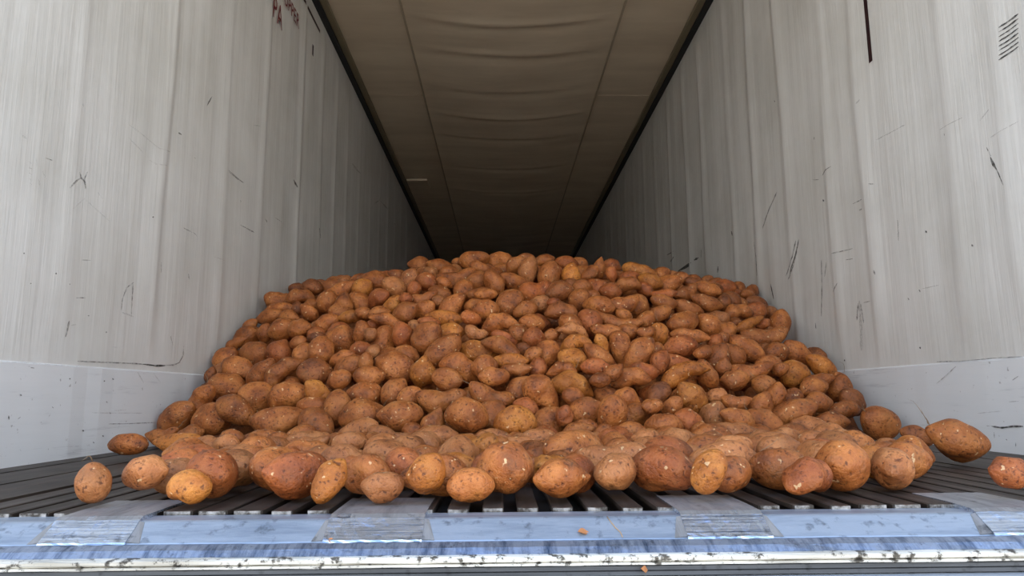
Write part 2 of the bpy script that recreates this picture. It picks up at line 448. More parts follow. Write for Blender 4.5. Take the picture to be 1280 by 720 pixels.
# marks rubbed into the lining: thin films lying on the wall that follow its ripples
MARKS = """L m 1.857 0.7119 1.87 0.7227 1.882 0.7338 1.893 0.745 1.901 0.7503 1.911 0.7564 1.856 0.7123 1.865 0.724 1.875 0.7357 1.888 0.7475 1.899 0.7528 1.91 0.7575
L m 1.896 0.7698 1.901 0.7622 1.907 0.7541 1.92 0.7519 1.933 0.7499 1.899 0.7713 1.907 0.7654 1.914 0.7598 1.924 0.7559 1.934 0.7516
L m 1.935 0.783 1.928 0.7698 1.921 0.7562 1.927 0.7438 1.934 0.733 1.938 0.7832 1.934 0.7703 1.929 0.758 1.934 0.747 1.938 0.7342
L m 1.748 0.7587 1.763 0.7591 1.779 0.7621 1.748 0.7596 1.764 0.7628 1.78 0.7634
L l 1.742 0.7224 1.75 0.7145 1.759 0.7072 1.744 0.7233 1.753 0.7163 1.761 0.7086
L l 1.713 0.747 1.717 0.736 1.722 0.726 1.714 0.7475 1.72 0.7377 1.724 0.7269
L l 1.688 0.7282 1.694 0.7269 1.701 0.7277 1.689 0.7295 1.696 0.7304 1.702 0.7292
L l 1.69 0.7153 1.696 0.7134 1.703 0.7146 1.691 0.7161 1.698 0.7175 1.704 0.7158
L l 1.692 0.7021 1.698 0.7003 1.705 0.7011 1.693 0.703 1.7 0.7042 1.706 0.7028
L l 1.694 0.6889 1.7 0.6871 1.707 0.6882 1.695 0.6899 1.702 0.691 1.708 0.6892
L l 1.696 0.6774 1.701 0.6757 1.709 0.6769 1.696 0.6789 1.704 0.6798 1.709 0.6778
L l 1.732 0.6969 1.732 0.689 1.737 0.6825 1.734 0.6979 1.738 0.6913 1.739 0.6833
L l 2.128 0.9969 2.146 0.9958 2.165 0.9952 2.184 0.9948 2.205 0.9955 2.22 0.9935 2.236 0.993 2.252 0.9918 2.269 0.9911 2.286 0.9892 2.303 0.9886 2.321 0.9867 2.343 0.9918 2.365 0.9958 2.388 1 2.411 1.006 2.129 0.9984 2.148 0.9991 2.168 0.9993 2.188 0.9992 2.207 0.998 2.224 0.9979 2.239 0.9963 2.256 0.9953 2.272 0.9938 2.29 0.9933 2.306 0.9917 2.324 0.9913 2.344 0.9948 2.366 0.9995 2.389 1.004 2.411 1.007
L l 2.134 0.9565 2.148 0.9529 2.163 0.9495 2.178 0.9467 2.195 0.944 2.21 0.9407 2.228 0.9394 2.135 0.9574 2.151 0.9555 2.167 0.9534 2.183 0.9505 2.198 0.9475 2.215 0.945 2.229 0.9404
L l 2.266 0.9284 2.286 0.9282 2.308 0.9277 2.333 0.9347 2.358 0.9412 2.384 0.9489 2.267 0.9299 2.288 0.9309 2.31 0.9323 2.333 0.9382 2.359 0.9447 2.384 0.9504
L l 1.88 0.9598 1.884 0.9542 1.893 0.9518 1.882 0.9615 1.89 0.9588 1.894 0.9528
L m 2.458 1.098 2.47 1.097 2.483 1.098 2.459 1.1 2.473 1.1 2.485 1.099
L l 1.656 0.7834 1.665 0.7805 1.676 0.7819 1.657 0.7846 1.668 0.786 1.677 0.783
L m 1.946 0.5339 1.966 0.5361 1.986 0.5405 1.946 0.5349 1.966 0.5394 1.986 0.542
L m 1.936 0.4272 1.957 0.429 1.979 0.4334 1.936 0.4287 1.957 0.4327 1.979 0.4343
L l 1.992 0.7408 2.005 0.7335 2.022 0.7287 1.993 0.7418 2.01 0.7369 2.023 0.7294
L l 1.878 0.6601 1.89 0.6688 1.902 0.678 1.914 0.6873 1.925 0.6967 1.937 0.7067 1.877 0.6605 1.888 0.6699 1.899 0.6792 1.911 0.6885 1.923 0.698 1.936 0.7071
L l 1.94 0.7032 1.952 0.6995 1.965 0.6961 1.978 0.6932 1.991 0.6896 2.006 0.6861 2.02 0.6824 2.036 0.6792 2.051 0.676 2.067 0.6728 1.941 0.7041 1.954 0.7014 1.967 0.6985 1.98 0.6949 1.993 0.6919 2.008 0.6886 2.023 0.6853 2.038 0.6815 2.053 0.6776 2.068 0.6736
L d 1.702 0.5039 1.704 0.5026 1.707 0.5041 1.702 0.5049 1.705 0.5065 1.707 0.5052
L d 1.832 0.4768 1.834 0.4752 1.838 0.477 1.832 0.478 1.835 0.4798 1.838 0.4782
L d 1.738 0.4361 1.741 0.4352 1.744 0.4361 1.739 0.4371 1.741 0.4381 1.744 0.4372
L d 1.891 0.4582 1.894 0.4568 1.897 0.4579 1.891 0.4591 1.895 0.4606 1.898 0.4596
L d 2.305 0.747 2.31 0.7458 2.315 0.7481 2.306 0.7488 2.311 0.7514 2.315 0.7503
L m 2.224 0.5174 2.203 0.5065 2.183 0.4945 2.176 0.4808 2.171 0.4679 2.164 0.4549 2.164 0.4435 2.164 0.4324 2.165 0.4214 2.226 0.5164 2.208 0.5039 2.19 0.4929 2.184 0.4805 2.176 0.4676 2.171 0.4549 2.17 0.444 2.17 0.4328 2.168 0.4216
L m 2.22 0.5112 2.218 0.5002 2.218 0.4897 2.22 0.4792 2.219 0.4686 2.22 0.458 2.22 0.4474 2.222 0.4346 2.223 0.4218 2.226 0.409 2.222 0.5115 2.225 0.5012 2.226 0.4906 2.225 0.4798 2.226 0.4693 2.226 0.4587 2.228 0.4482 2.227 0.4352 2.229 0.4223 2.228 0.4093
L m 2.543 0.7673 2.567 0.7661 2.594 0.7669 2.622 0.7683 2.544 0.7684 2.571 0.7702 2.597 0.7701 2.623 0.7693
L m 2.396 0.6136 2.396 0.6012 2.398 0.589 2.402 0.5771 2.399 0.6142 2.402 0.6023 2.404 0.59 2.404 0.5775
L m 2.609 0.61 2.611 0.6 2.618 0.5911 2.613 0.6108 2.62 0.602 2.622 0.592
L m 1.904 0.3185 1.908 0.3273 1.911 0.3362 1.913 0.3451 1.916 0.354 1.915 0.3631 1.901 0.3187 1.902 0.3276 1.903 0.3365 1.905 0.3455 1.906 0.3544 1.911 0.3633
L l 1.922 0.351 1.935 0.3518 1.946 0.3552 1.922 0.352 1.933 0.3557 1.946 0.3569
L l 2.17 0.4155 2.191 0.411 2.215 0.4096 2.24 0.4084 2.17 0.4168 2.195 0.417 2.218 0.4141 2.241 0.4108
L l 2.137 0.3071 2.157 0.3073 2.176 0.3091 2.137 0.3082 2.156 0.3097 2.176 0.3096
L d 1.996 0.3858 1.999 0.3845 2.003 0.3854 1.996 0.3867 2 0.3879 2.003 0.3869
L d 2.092 0.3481 2.095 0.3464 2.099 0.3477 2.092 0.3491 2.096 0.3505 2.099 0.3489
L d 2.14 0.2132 2.144 0.2113 2.148 0.2124 2.141 0.2142 2.145 0.2154 2.148 0.2135
L d 1.927 0.2091 1.93 0.2074 1.933 0.2084 1.927 0.2102 1.931 0.2113 1.934 0.2095
L d 2.094 0.2066 2.097 0.2051 2.101 0.2061 2.094 0.208 2.098 0.2087 2.102 0.207
L d 1.738 0.1664 1.74 0.1647 1.743 0.1657 1.738 0.1674 1.741 0.1684 1.743 0.1667
L d 1.767 0.2318 1.774 0.2311 1.78 0.2314 1.767 0.2336 1.774 0.2337 1.78 0.2327
L m 1.967 0.2575 1.983 0.2567 1.998 0.2571 2.014 0.2573 2.03 0.2574 2.046 0.2579 2.064 0.2585 2.082 0.2589 2.101 0.2593 2.12 0.2601 2.139 0.2602 2.159 0.2608 2.179 0.2611 2.201 0.2619 2.224 0.263 2.247 0.2629 2.271 0.2631 2.3 0.2634 2.33 0.2647 1.967 0.2588 1.982 0.2601 1.998 0.2603 2.014 0.2608 2.03 0.2613 2.046 0.2614 2.064 0.2618 2.082 0.2623 2.101 0.2629 2.119 0.263 2.139 0.2639 2.158 0.2643 2.178 0.265 2.201 0.2652 2.224 0.2653 2.247 0.2665 2.271 0.2674 2.3 0.2673 2.33 0.2661
L d 2.325 0.2648 2.346 0.2629 2.368 0.2617 2.391 0.2625 2.414 0.2605 2.448 0.2623 2.481 0.2664 2.325 0.2665 2.347 0.2676 2.369 0.2679 2.391 0.2662 2.414 0.2673 2.446 0.2692 2.48 0.269
L m 2.481 0.2672 2.51 0.2682 2.54 0.2692 2.564 0.2751 2.59 0.281 2.604 0.296 2.619 0.3113 2.615 0.3285 2.611 0.3452 2.48 0.2682 2.509 0.2712 2.537 0.2743 2.561 0.2786 2.583 0.2832 2.596 0.2974 2.609 0.3117 2.608 0.3281 2.608 0.345
L l 2.283 0.2386 2.295 0.2268 2.311 0.2162 2.327 0.2052 2.285 0.2393 2.302 0.2291 2.315 0.2175 2.329 0.206
L l 2.39 0.237 2.406 0.2267 2.424 0.2168 2.443 0.2074 2.392 0.2376 2.41 0.2284 2.428 0.2186 2.445 0.2079
L m 2.499 0.3697 2.509 0.3553 2.521 0.3415 2.503 0.3705 2.515 0.3567 2.525 0.3421
L l 1.678 0.2426 1.689 0.2421 1.701 0.242 1.713 0.2421 1.725 0.2427 1.737 0.2425 1.75 0.2422 1.762 0.2426 1.774 0.2424 1.787 0.2421 1.8 0.242 1.813 0.2421 1.827 0.242 1.84 0.2419 1.853 0.2421 1.867 0.2419 1.88 0.242 1.894 0.242 1.908 0.2421 1.922 0.2423 1.936 0.2423 1.951 0.242 1.965 0.2426 1.98 0.2432 1.678 0.2431 1.689 0.2439 1.701 0.2442 1.713 0.2443 1.725 0.244 1.737 0.2444 1.75 0.2445 1.762 0.244 1.774 0.2441 1.787 0.2442 1.8 0.2441 1.813 0.2439 1.827 0.244 1.84 0.244 1.853 0.2438 1.867 0.244 1.88 0.244 1.894 0.2442 1.908 0.2441 1.922 0.2441 1.936 0.2442 1.951 0.2446 1.965 0.2442 1.98 0.2437
L d 1.704 0.1191 1.703 0.1144 1.706 0.1098 1.705 0.1192 1.708 0.1146 1.708 0.1099
L m 1.738 0.1096 1.743 0.1115 1.747 0.1144 1.737 0.1101 1.741 0.113 1.746 0.115
L d 2.115 0.1481 2.118 0.1453 2.123 0.144 2.116 0.149 2.122 0.1477 2.124 0.145
L d 2.137 0.1162 2.139 0.113 2.145 0.1119 2.138 0.1169 2.144 0.1159 2.146 0.1127
L d 2.007 0.0715 2.009 0.0686 2.014 0.0674 2.009 0.0724 2.014 0.0712 2.016 0.0683
L d 2.109 0.0516 2.111 0.0486 2.117 0.0471 2.11 0.0523 2.116 0.0509 2.118 0.0479
L d 2.063 0.0365 2.065 0.0336 2.07 0.032 2.064 0.0371 2.069 0.0357 2.072 0.0329
L d 2.138 0.2149 2.142 0.2127 2.147 0.2111 2.14 0.2161 2.145 0.2144 2.148 0.2121
L d 1.864 0.1366 1.867 0.1343 1.87 0.133 1.865 0.1372 1.869 0.1359 1.871 0.1335
L d 1.737 0.1676 1.739 0.1651 1.743 0.1644 1.739 0.1685 1.742 0.1677 1.744 0.1651
L m 2.137 0.0828 2.157 0.0815 2.177 0.0806 2.198 0.0801 2.219 0.08 2.24 0.0793 2.262 0.0781 2.282 0.0781 2.302 0.0777 2.322 0.0772 2.343 0.077 2.364 0.0766 2.385 0.0765 2.407 0.0764 2.43 0.0767 2.137 0.0835 2.156 0.0837 2.176 0.0833 2.197 0.0827 2.218 0.0815 2.24 0.0811 2.261 0.081 2.281 0.0804 2.301 0.0802 2.321 0.08 2.342 0.0796 2.363 0.0794 2.385 0.0789 2.407 0.0784 2.429 0.0774
L l 1.941 0.0316 1.957 0.0306 1.973 0.0293 1.989 0.0283 2.005 0.0284 1.941 0.0325 1.957 0.0319 1.972 0.0315 1.988 0.0308 2.005 0.029
L l 2.045 0.1173 2.062 0.1161 2.079 0.1157 2.096 0.1151 2.114 0.1146 2.132 0.1137 2.151 0.1138 2.169 0.1127 2.188 0.1128 2.208 0.1116 2.228 0.1115 2.248 0.1106 2.268 0.1106 2.289 0.1097 2.31 0.1089 2.332 0.1091 2.045 0.1178 2.062 0.1181 2.079 0.1175 2.096 0.1172 2.114 0.1166 2.132 0.1165 2.15 0.1154 2.169 0.1155 2.188 0.1143 2.208 0.1145 2.227 0.1135 2.247 0.1132 2.268 0.1121 2.289 0.1119 2.31 0.1115 2.332 0.11
L l 2.164 0.1213 2.186 0.1209 2.209 0.1206 2.232 0.1212 2.164 0.1223 2.186 0.1226 2.208 0.1227 2.232 0.122
L d 2.682 1.293 2.701 1.313 2.715 1.332 2.727 1.351 2.68 1.292 2.69 1.311 2.706 1.331 2.725 1.351
L d 2.456 1.094 2.467 1.094 2.481 1.097 2.457 1.096 2.471 1.099 2.482 1.098
L m 2.596 1.051 2.599 1.049 2.607 1.05 2.598 1.053 2.606 1.054 2.609 1.052
L m 2.931 1.11 2.957 1.108 2.985 1.107 3.014 1.108 3.045 1.108 3.074 1.108 3.107 1.109 2.934 1.112 2.963 1.113 2.993 1.114 3.021 1.113 3.05 1.112 3.08 1.112 3.109 1.111
L m 3.859 1.357 3.882 1.341 3.923 1.331 3.866 1.36 3.907 1.351 3.932 1.335
L l 3.197 1.415 3.238 1.426 3.28 1.442 3.198 1.417 3.239 1.433 3.281 1.446
L m 2.942 1.104 2.974 1.104 3.006 1.105 3.039 1.104 3.074 1.106 3.111 1.108 2.944 1.106 2.977 1.107 3.01 1.108 3.046 1.11 3.08 1.111 3.113 1.11
L m 3.094 0.9118 3.127 0.9112 3.164 0.9139 3.199 0.9138 3.236 0.9153 3.277 0.9195 3.096 0.9137 3.133 0.9172 3.167 0.9175 3.206 0.9207 3.243 0.9223 3.279 0.9213
L m 3.575 1.066 3.628 1.067 3.686 1.07 3.578 1.068 3.634 1.071 3.689 1.072
L m 3.421 1.023 3.429 1.015 3.448 1.011 3.426 1.025 3.447 1.022 3.456 1.015
L m 3.86 1.358 3.882 1.34 3.924 1.331 3.867 1.361 3.908 1.351 3.93 1.333
L m 4.443 1.217 4.452 1.198 4.466 1.179 4.487 1.163 4.457 1.221 4.476 1.204 4.492 1.186 4.5 1.167
L m 2.627 0.7712 2.646 0.7665 2.667 0.7634 2.628 0.7723 2.649 0.7691 2.669 0.7643
L m 3.084 1.023 3.084 1.017 3.088 1.012 3.089 1.025 3.092 1.02 3.091 1.013
L l 2.835 0.7167 2.867 0.7168 2.902 0.719 2.937 0.7219 2.836 0.7185 2.87 0.7216 2.904 0.7226 2.938 0.723
L w 5.381 1.959 5.459 1.955 5.554 1.958 5.666 1.968 5.397 1.966 5.502 1.976 5.596 1.978 5.679 1.974
L w 6.352 1.895 6.503 1.954 6.625 2.01 6.709 2.02 6.811 2.032 6.965 2.039 7.149 2.056 6.341 1.894 6.459 1.951 6.617 2.017 6.734 2.032 6.84 2.044 7.012 2.059 7.168 2.064
L w 7.563 2.015 7.596 2.012 7.669 2.025 7.581 2.022 7.652 2.035 7.684 2.031
L w 8.326 1.974 8.374 1.974 8.452 1.984 8.344 1.981 8.422 1.991 8.471 1.991
L w 6.053 1.484 6.072 1.479 6.12 1.486 6.062 1.488 6.109 1.495 6.128 1.489
L w 6.62 1.505 6.643 1.5 6.698 1.507 6.63 1.509 6.685 1.516 6.71 1.512
R m 2.494 1.22 2.478 1.22 2.468 1.226 2.496 1.221 2.486 1.227 2.47 1.228
R d 3.254 1.563 3.253 1.558 3.247 1.551 3.251 1.562 3.243 1.555 3.242 1.55
R m 2.863 1.232 2.868 1.228 2.868 1.222 2.86 1.23 2.859 1.224 2.864 1.22
R l 2.391 1.042 2.367 1.038 2.345 1.037 2.323 1.035 2.302 1.033 2.281 1.031 2.262 1.03 2.244 1.029 2.225 1.027 2.208 1.028 2.391 1.043 2.369 1.042 2.347 1.04 2.325 1.038 2.304 1.036 2.283 1.034 2.264 1.032 2.245 1.031 2.227 1.031 2.208 1.029
R m 2.812 1.044 2.791 1.048 2.774 1.054 2.751 1.055 2.728 1.056 2.815 1.046 2.799 1.053 2.779 1.059 2.754 1.059 2.729 1.058
R m 2.908 1.056 2.879 1.046 2.851 1.039 2.908 1.057 2.879 1.05 2.851 1.041
R m 2.456 0.9008 2.441 0.8945 2.426 0.8913 2.456 0.9019 2.441 0.8988 2.425 0.8927
R l 1.858 0.9008 1.847 0.9038 1.838 0.908 1.829 0.9118 1.82 0.9168 1.859 0.9017 1.85 0.9069 1.841 0.9108 1.831 0.915 1.821 0.9179
R l 1.827 0.8396 1.815 0.839 1.804 0.8395 1.794 0.8406 1.783 0.8408 1.772 0.8414 1.762 0.8416 1.751 0.8417 1.741 0.8422 1.73 0.8427 1.721 0.8439 1.827 0.8404 1.816 0.8419 1.805 0.8424 1.794 0.8421 1.784 0.8428 1.773 0.8429 1.762 0.8436 1.752 0.8443 1.742 0.8446 1.732 0.8449 1.721 0.8445
R m 1.846 0.8204 1.843 0.8099 1.838 0.7994 1.833 0.7891 1.845 0.8204 1.839 0.8099 1.835 0.7994 1.831 0.7891
R d 1.835 0.7877 1.834 0.7754 1.831 0.7627 1.823 0.7531 1.816 0.744 1.833 0.7875 1.826 0.775 1.82 0.7631 1.817 0.7539 1.813 0.7443
R d 1.815 0.7441 1.812 0.734 1.808 0.724 1.802 0.7107 1.796 0.6974 1.814 0.7441 1.808 0.7342 1.804 0.7242 1.799 0.7107 1.795 0.6974
R l 2.038 0.9432 2.023 0.9418 2.008 0.9411 1.994 0.9406 1.98 0.9396 1.966 0.9383 1.952 0.9383 1.939 0.9372 1.926 0.9372 2.038 0.9442 2.024 0.944 2.009 0.9431 1.995 0.9422 1.981 0.9417 1.967 0.9415 1.953 0.94 1.94 0.9397 1.926 0.9383
R m 2.017 0.9232 2.017 0.9197 2.014 0.9159 2.015 0.9229 2.013 0.9191 2.013 0.9156
R m 2.587 0.863 2.56 0.8603 2.535 0.8596 2.51 0.8593 2.588 0.8641 2.563 0.8646 2.537 0.8631 2.511 0.8612
R m 2.543 0.8251 2.53 0.8234 2.521 0.826 2.545 0.8275 2.535 0.8298 2.522 0.8277
R m 2.773 0.7091 2.745 0.7048 2.718 0.7035 2.691 0.7011 2.665 0.6995 2.639 0.6974 2.614 0.696 2.774 0.711 2.747 0.7106 2.719 0.7074 2.692 0.7054 2.666 0.7027 2.64 0.7005 2.615 0.6977
R m 2.679 0.6652 2.649 0.66 2.62 0.6583 2.679 0.6662 2.65 0.6644 2.62 0.6594
R m 2.469 0.5891 2.469 0.5802 2.463 0.5711 2.466 0.5891 2.46 0.58 2.46 0.571
R m 2.88 0.7059 2.884 0.6927 2.886 0.6791 2.889 0.6656 2.89 0.652 2.89 0.6382 2.893 0.6246 2.894 0.6109 2.896 0.5974 2.9 0.584 2.903 0.5703 2.906 0.5566 2.906 0.5426 2.909 0.529 2.913 0.5155 2.915 0.5016 2.917 0.4878 2.918 0.4739 2.878 0.7055 2.877 0.6915 2.879 0.6779 2.88 0.6642 2.882 0.6506 2.885 0.6373 2.886 0.6236 2.889 0.6102 2.89 0.5965 2.891 0.5826 2.893 0.5689 2.896 0.5552 2.901 0.5419 2.903 0.5281 2.904 0.5142 2.908 0.5007 2.91 0.487 2.915 0.4735
R m 2.86 0.6309 2.852 0.6442 2.845 0.6575 2.839 0.6713 2.835 0.6853 2.863 0.6318 2.858 0.6457 2.853 0.6596 2.845 0.6729 2.837 0.6859
R m 2.789 0.554 2.773 0.5638 2.756 0.5736 2.744 0.5851 2.792 0.555 2.778 0.5661 2.765 0.577 2.747 0.586
R m 2.564 0.4841 2.539 0.482 2.517 0.4834 2.564 0.4853 2.541 0.4868 2.517 0.4847
R l 2.205 0.4816 2.186 0.4798 2.169 0.4802 2.151 0.48 2.134 0.4794 2.117 0.48 2.205 0.4822 2.187 0.4833 2.169 0.4823 2.151 0.4819 2.134 0.4819 2.117 0.4806
R l 2.303 0.7301 2.305 0.7188 2.306 0.7071 2.31 0.6961 2.31 0.6842 2.312 0.6728 2.31 0.6605 2.3 0.7293 2.299 0.7174 2.301 0.7059 2.299 0.6937 2.301 0.6824 2.301 0.6705 2.306 0.6597
R d 2.22 0.4806 2.218 0.4768 2.215 0.4732 2.217 0.4811 2.213 0.4776 2.212 0.4737
R d 2.285 0.4637 2.284 0.4597 2.281 0.456 2.284 0.464 2.279 0.4605 2.277 0.4566
R d 2.826 0.947 2.827 0.9416 2.818 0.9359 2.823 0.947 2.813 0.9412 2.814 0.9358
R d 1.945 0.5691 1.946 0.5655 1.942 0.5623 1.943 0.5695 1.939 0.5664 1.939 0.5627
R d 2.159 0.659 2.16 0.6548 2.154 0.6512 2.156 0.6592 2.151 0.6556 2.151 0.6515
R m 3.5 0.985 3.478 0.9961 3.461 1.008 3.442 1.02 3.426 1.033 3.408 1.045 3.39 1.056 3.37 1.068 3.349 1.079 3.329 1.09 3.306 1.1 3.289 1.112 3.504 0.9867 3.49 1.001 3.472 1.013 3.455 1.026 3.435 1.037 3.419 1.049 3.402 1.062 3.38 1.072 3.358 1.083 3.336 1.094 3.318 1.106 3.294 1.115
R m 3.246 0.6995 3.227 0.7105 3.212 0.7227 3.199 0.7353 3.181 0.7463 3.167 0.7585 3.151 0.7702 3.145 0.7839 3.135 0.7962 3.128 0.8097 3.118 0.8217 3.114 0.8358 3.25 0.7009 3.238 0.7143 3.222 0.7263 3.205 0.7376 3.193 0.7505 3.176 0.7619 3.163 0.7737 3.152 0.7859 3.146 0.7995 3.136 0.8118 3.131 0.8255 3.118 0.837
R d 3.198 0.698 3.18 0.7106 3.168 0.7249 3.154 0.7383 3.142 0.7524 3.128 0.7658 3.119 0.7798 3.11 0.7937 3.099 0.8072 3.091 0.8213 3.084 0.8357 3.202 0.6992 3.193 0.7144 3.178 0.7278 3.165 0.7418 3.15 0.755 3.138 0.7687 3.128 0.7825 3.118 0.7963 3.11 0.8103 3.099 0.8237 3.087 0.8365
R m 3.228 0.677 3.205 0.687 3.188 0.6989 3.172 0.7106 3.158 0.723 3.23 0.678 3.217 0.6913 3.199 0.7025 3.18 0.7137 3.16 0.7239
R m 3.173 0.7029 3.159 0.7168 3.148 0.7313 3.137 0.7458 3.128 0.7606 3.116 0.7748 3.109 0.7903 3.175 0.7035 3.168 0.7191 3.158 0.7341 3.148 0.7489 3.136 0.7632 3.127 0.778 3.113 0.7914
R d 3.441 0.691 3.437 0.671 3.43 0.651 3.421 0.631 3.411 0.611 3.435 0.6906 3.424 0.6702 3.416 0.6502 3.41 0.6304 3.406 0.6108
R m 3.638 0.9434 3.634 0.9235 3.623 0.9029 3.616 0.8828 3.606 0.8627 3.605 0.8456 3.607 0.8289 3.607 0.8118 3.608 0.7949 3.606 0.7776 3.604 0.7603 3.635 0.943 3.622 0.922 3.614 0.9018 3.604 0.8814 3.596 0.8613 3.597 0.8443 3.595 0.8269 3.595 0.8099 3.595 0.7929 3.597 0.7762 3.599 0.7597
R d 5.216 1.063 5.106 1.055 5.003 1.049 4.903 1.046 4.828 1.056 5.227 1.071 5.133 1.073 5.04 1.073 4.949 1.074 4.84 1.064
R d 4.772 1.063 4.711 1.056 4.67 1.062 4.78 1.069 4.737 1.074 4.675 1.065
R d 5.545 1.255 5.426 1.244 5.318 1.238 5.549 1.258 5.437 1.252 5.323 1.242
R d 5.432 1.178 5.363 1.182 5.324 1.196 5.445 1.182 5.402 1.196 5.332 1.2
R d 2.977 0.452 2.979 0.4402 2.977 0.4283 2.974 0.4518 2.971 0.4398 2.972 0.4281
R l 2.599 0.4965 2.605 0.484 2.609 0.4715 2.605 0.4581 2.605 0.4452 2.608 0.4325 2.611 0.4198 2.613 0.4071 2.611 0.3941 2.611 0.3805 2.616 0.3672 2.615 0.3533 2.622 0.3401 2.621 0.3263 2.617 0.3124 2.592 0.4957 2.588 0.4823 2.585 0.4692 2.591 0.4568 2.592 0.4441 2.591 0.4311 2.59 0.4181 2.589 0.4053 2.592 0.3926 2.597 0.3792 2.596 0.3655 2.602 0.3523 2.599 0.3384 2.604 0.3252 2.612 0.3121
R m 2.608 0.4874 2.616 0.476 2.621 0.464 2.623 0.4516 2.629 0.4399 2.629 0.4272 2.606 0.487 2.606 0.4744 2.61 0.4623 2.616 0.4506 2.618 0.4382 2.626 0.4267
R m 2.588 0.4847 2.588 0.4725 2.587 0.4603 2.587 0.4481 2.585 0.4359 2.583 0.4238 2.58 0.4116 2.586 0.4845 2.583 0.4722 2.581 0.46 2.579 0.4478 2.578 0.4357 2.577 0.4236 2.577 0.4116
R d 2.247 0.3014 2.247 0.2982 2.245 0.2951 2.244 0.3017 2.242 0.2986 2.242 0.2954
R d 2.751 0.2862 2.754 0.2828 2.75 0.2797 2.748 0.2863 2.744 0.2831 2.747 0.2798
R d 3.982 1.083 3.979 1.069 3.965 1.053 3.969 1.081 3.958 1.066 3.957 1.052
R d 4.257 0.9292 4.273 0.9116 4.274 0.8909 4.25 0.9277 4.251 0.9072 4.268 0.8896
R l 4.606 1.107 4.619 1.081 4.616 1.053 4.593 1.104 4.589 1.075 4.601 1.05
R m 2.168 0.2498 2.15 0.248 2.133 0.2479 2.116 0.2467 2.099 0.2462 2.082 0.2463 2.066 0.2459 2.05 0.2447 2.035 0.2448 2.021 0.2453 2.007 0.2452 1.993 0.2458 1.98 0.2459 1.966 0.2465 1.953 0.2464 1.94 0.2461 1.927 0.247 1.914 0.2472 1.901 0.2471 1.889 0.2465 1.876 0.2462 1.864 0.2461 1.852 0.2456 1.84 0.2457 1.828 0.2455 1.817 0.2454 1.805 0.2461 2.168 0.251 2.15 0.2516 2.132 0.2506 2.115 0.2505 2.098 0.25 2.082 0.2487 2.066 0.248 2.049 0.2481 2.035 0.2484 2.021 0.2483 2.007 0.2487 1.993 0.2485 1.98 0.2487 1.966 0.2484 1.953 0.2488 1.94 0.2495 1.927 0.2489 1.914 0.2491 1.901 0.2488 1.889 0.249 1.876 0.2489 1.864 0.2487 1.852 0.2488 1.84 0.2485 1.828 0.2482 1.816 0.248 1.805 0.247
R m 2.169 0.1838 2.152 0.1906 2.136 0.1974 2.121 0.205 2.107 0.2117 2.093 0.2182 2.08 0.225 2.067 0.2325 2.17 0.1844 2.155 0.1923 2.139 0.2001 2.123 0.2069 2.11 0.2139 2.096 0.2208 2.083 0.2275 2.068 0.2331
R d 2.251 0.2995 2.249 0.2968 2.245 0.2955 2.249 0.3004 2.244 0.2992 2.242 0.2968
R m 1.842 0.1872 1.831 0.1914 1.82 0.1969 1.843 0.1885 1.833 0.1938 1.821 0.1978
R d 1.943 0.0656 1.93 0.063 1.916 0.0627 1.902 0.061 1.888 0.0638 1.875 0.065 1.861 0.0668 1.849 0.0669 1.836 0.0678 1.823 0.0697 1.942 0.0667 1.928 0.0676 1.915 0.0663 1.901 0.0664 1.888 0.0673 1.875 0.0696 1.861 0.0714 1.848 0.0723 1.835 0.0725 1.823 0.0716
R m 1.964 0.0658 1.954 0.0655 1.943 0.0658 1.964 0.0666 1.953 0.0668 1.943 0.0665
R l 1.995 0.0986 1.98 0.0994 1.966 0.1005 1.951 0.1021 1.937 0.1029 1.923 0.1043 1.909 0.1051 1.895 0.1073 1.995 0.0995 1.98 0.1012 1.966 0.1027 1.951 0.1035 1.937 0.1051 1.923 0.1061 1.909 0.1077 1.895 0.1078
R m 1.865 0.1317 1.853 0.1314 1.841 0.1323 1.829 0.1333 1.864 0.1323 1.852 0.1337 1.841 0.134 1.829 0.134
R d 1.891 0.0344 1.891 0.0327 1.889 0.0318 1.89 0.0351 1.888 0.0342 1.887 0.0325
R m 1.935 0.0509 1.936 0.0426 1.936 0.0344 1.933 0.051 1.933 0.0429 1.935 0.0345
R l 2.273 0.0558 2.251 0.0554 2.229 0.0559 2.207 0.0576 2.273 0.0567 2.25 0.0582 2.228 0.0587 2.207 0.0581
R m 1.857 0.0278 1.859 0.022 1.859 0.0164 1.856 0.0278 1.855 0.0223 1.858 0.0165
R d 1.748 1.116 1.735 1.114 1.724 1.113 1.713 1.114 1.7 1.113 1.689 1.113 1.678 1.116 1.748 1.118 1.738 1.119 1.727 1.118 1.715 1.117 1.704 1.118 1.692 1.119 1.679 1.117
R d 1.75 1.104 1.738 1.103 1.726 1.101 1.715 1.101 1.702 1.101 1.691 1.102 1.68 1.104 1.75 1.105 1.739 1.105 1.728 1.106 1.717 1.105 1.705 1.106 1.693 1.107 1.681 1.105
R d 1.751 1.091 1.74 1.09 1.728 1.09 1.717 1.089 1.705 1.09 1.693 1.09 1.682 1.092 1.752 1.093 1.741 1.093 1.73 1.093 1.719 1.093 1.707 1.093 1.695 1.094 1.682 1.093
R d 1.753 1.079 1.741 1.077 1.73 1.076 1.719 1.077 1.707 1.077 1.695 1.078 1.684 1.08 1.754 1.08 1.744 1.082 1.732 1.082 1.721 1.081 1.709 1.081 1.697 1.082 1.684 1.081
R d 1.755 1.066 1.743 1.064 1.732 1.064 1.721 1.064 1.708 1.064 1.696 1.065 1.686 1.067 1.756 1.068 1.746 1.069 1.734 1.068 1.723 1.068 1.711 1.069 1.699 1.07 1.686 1.069
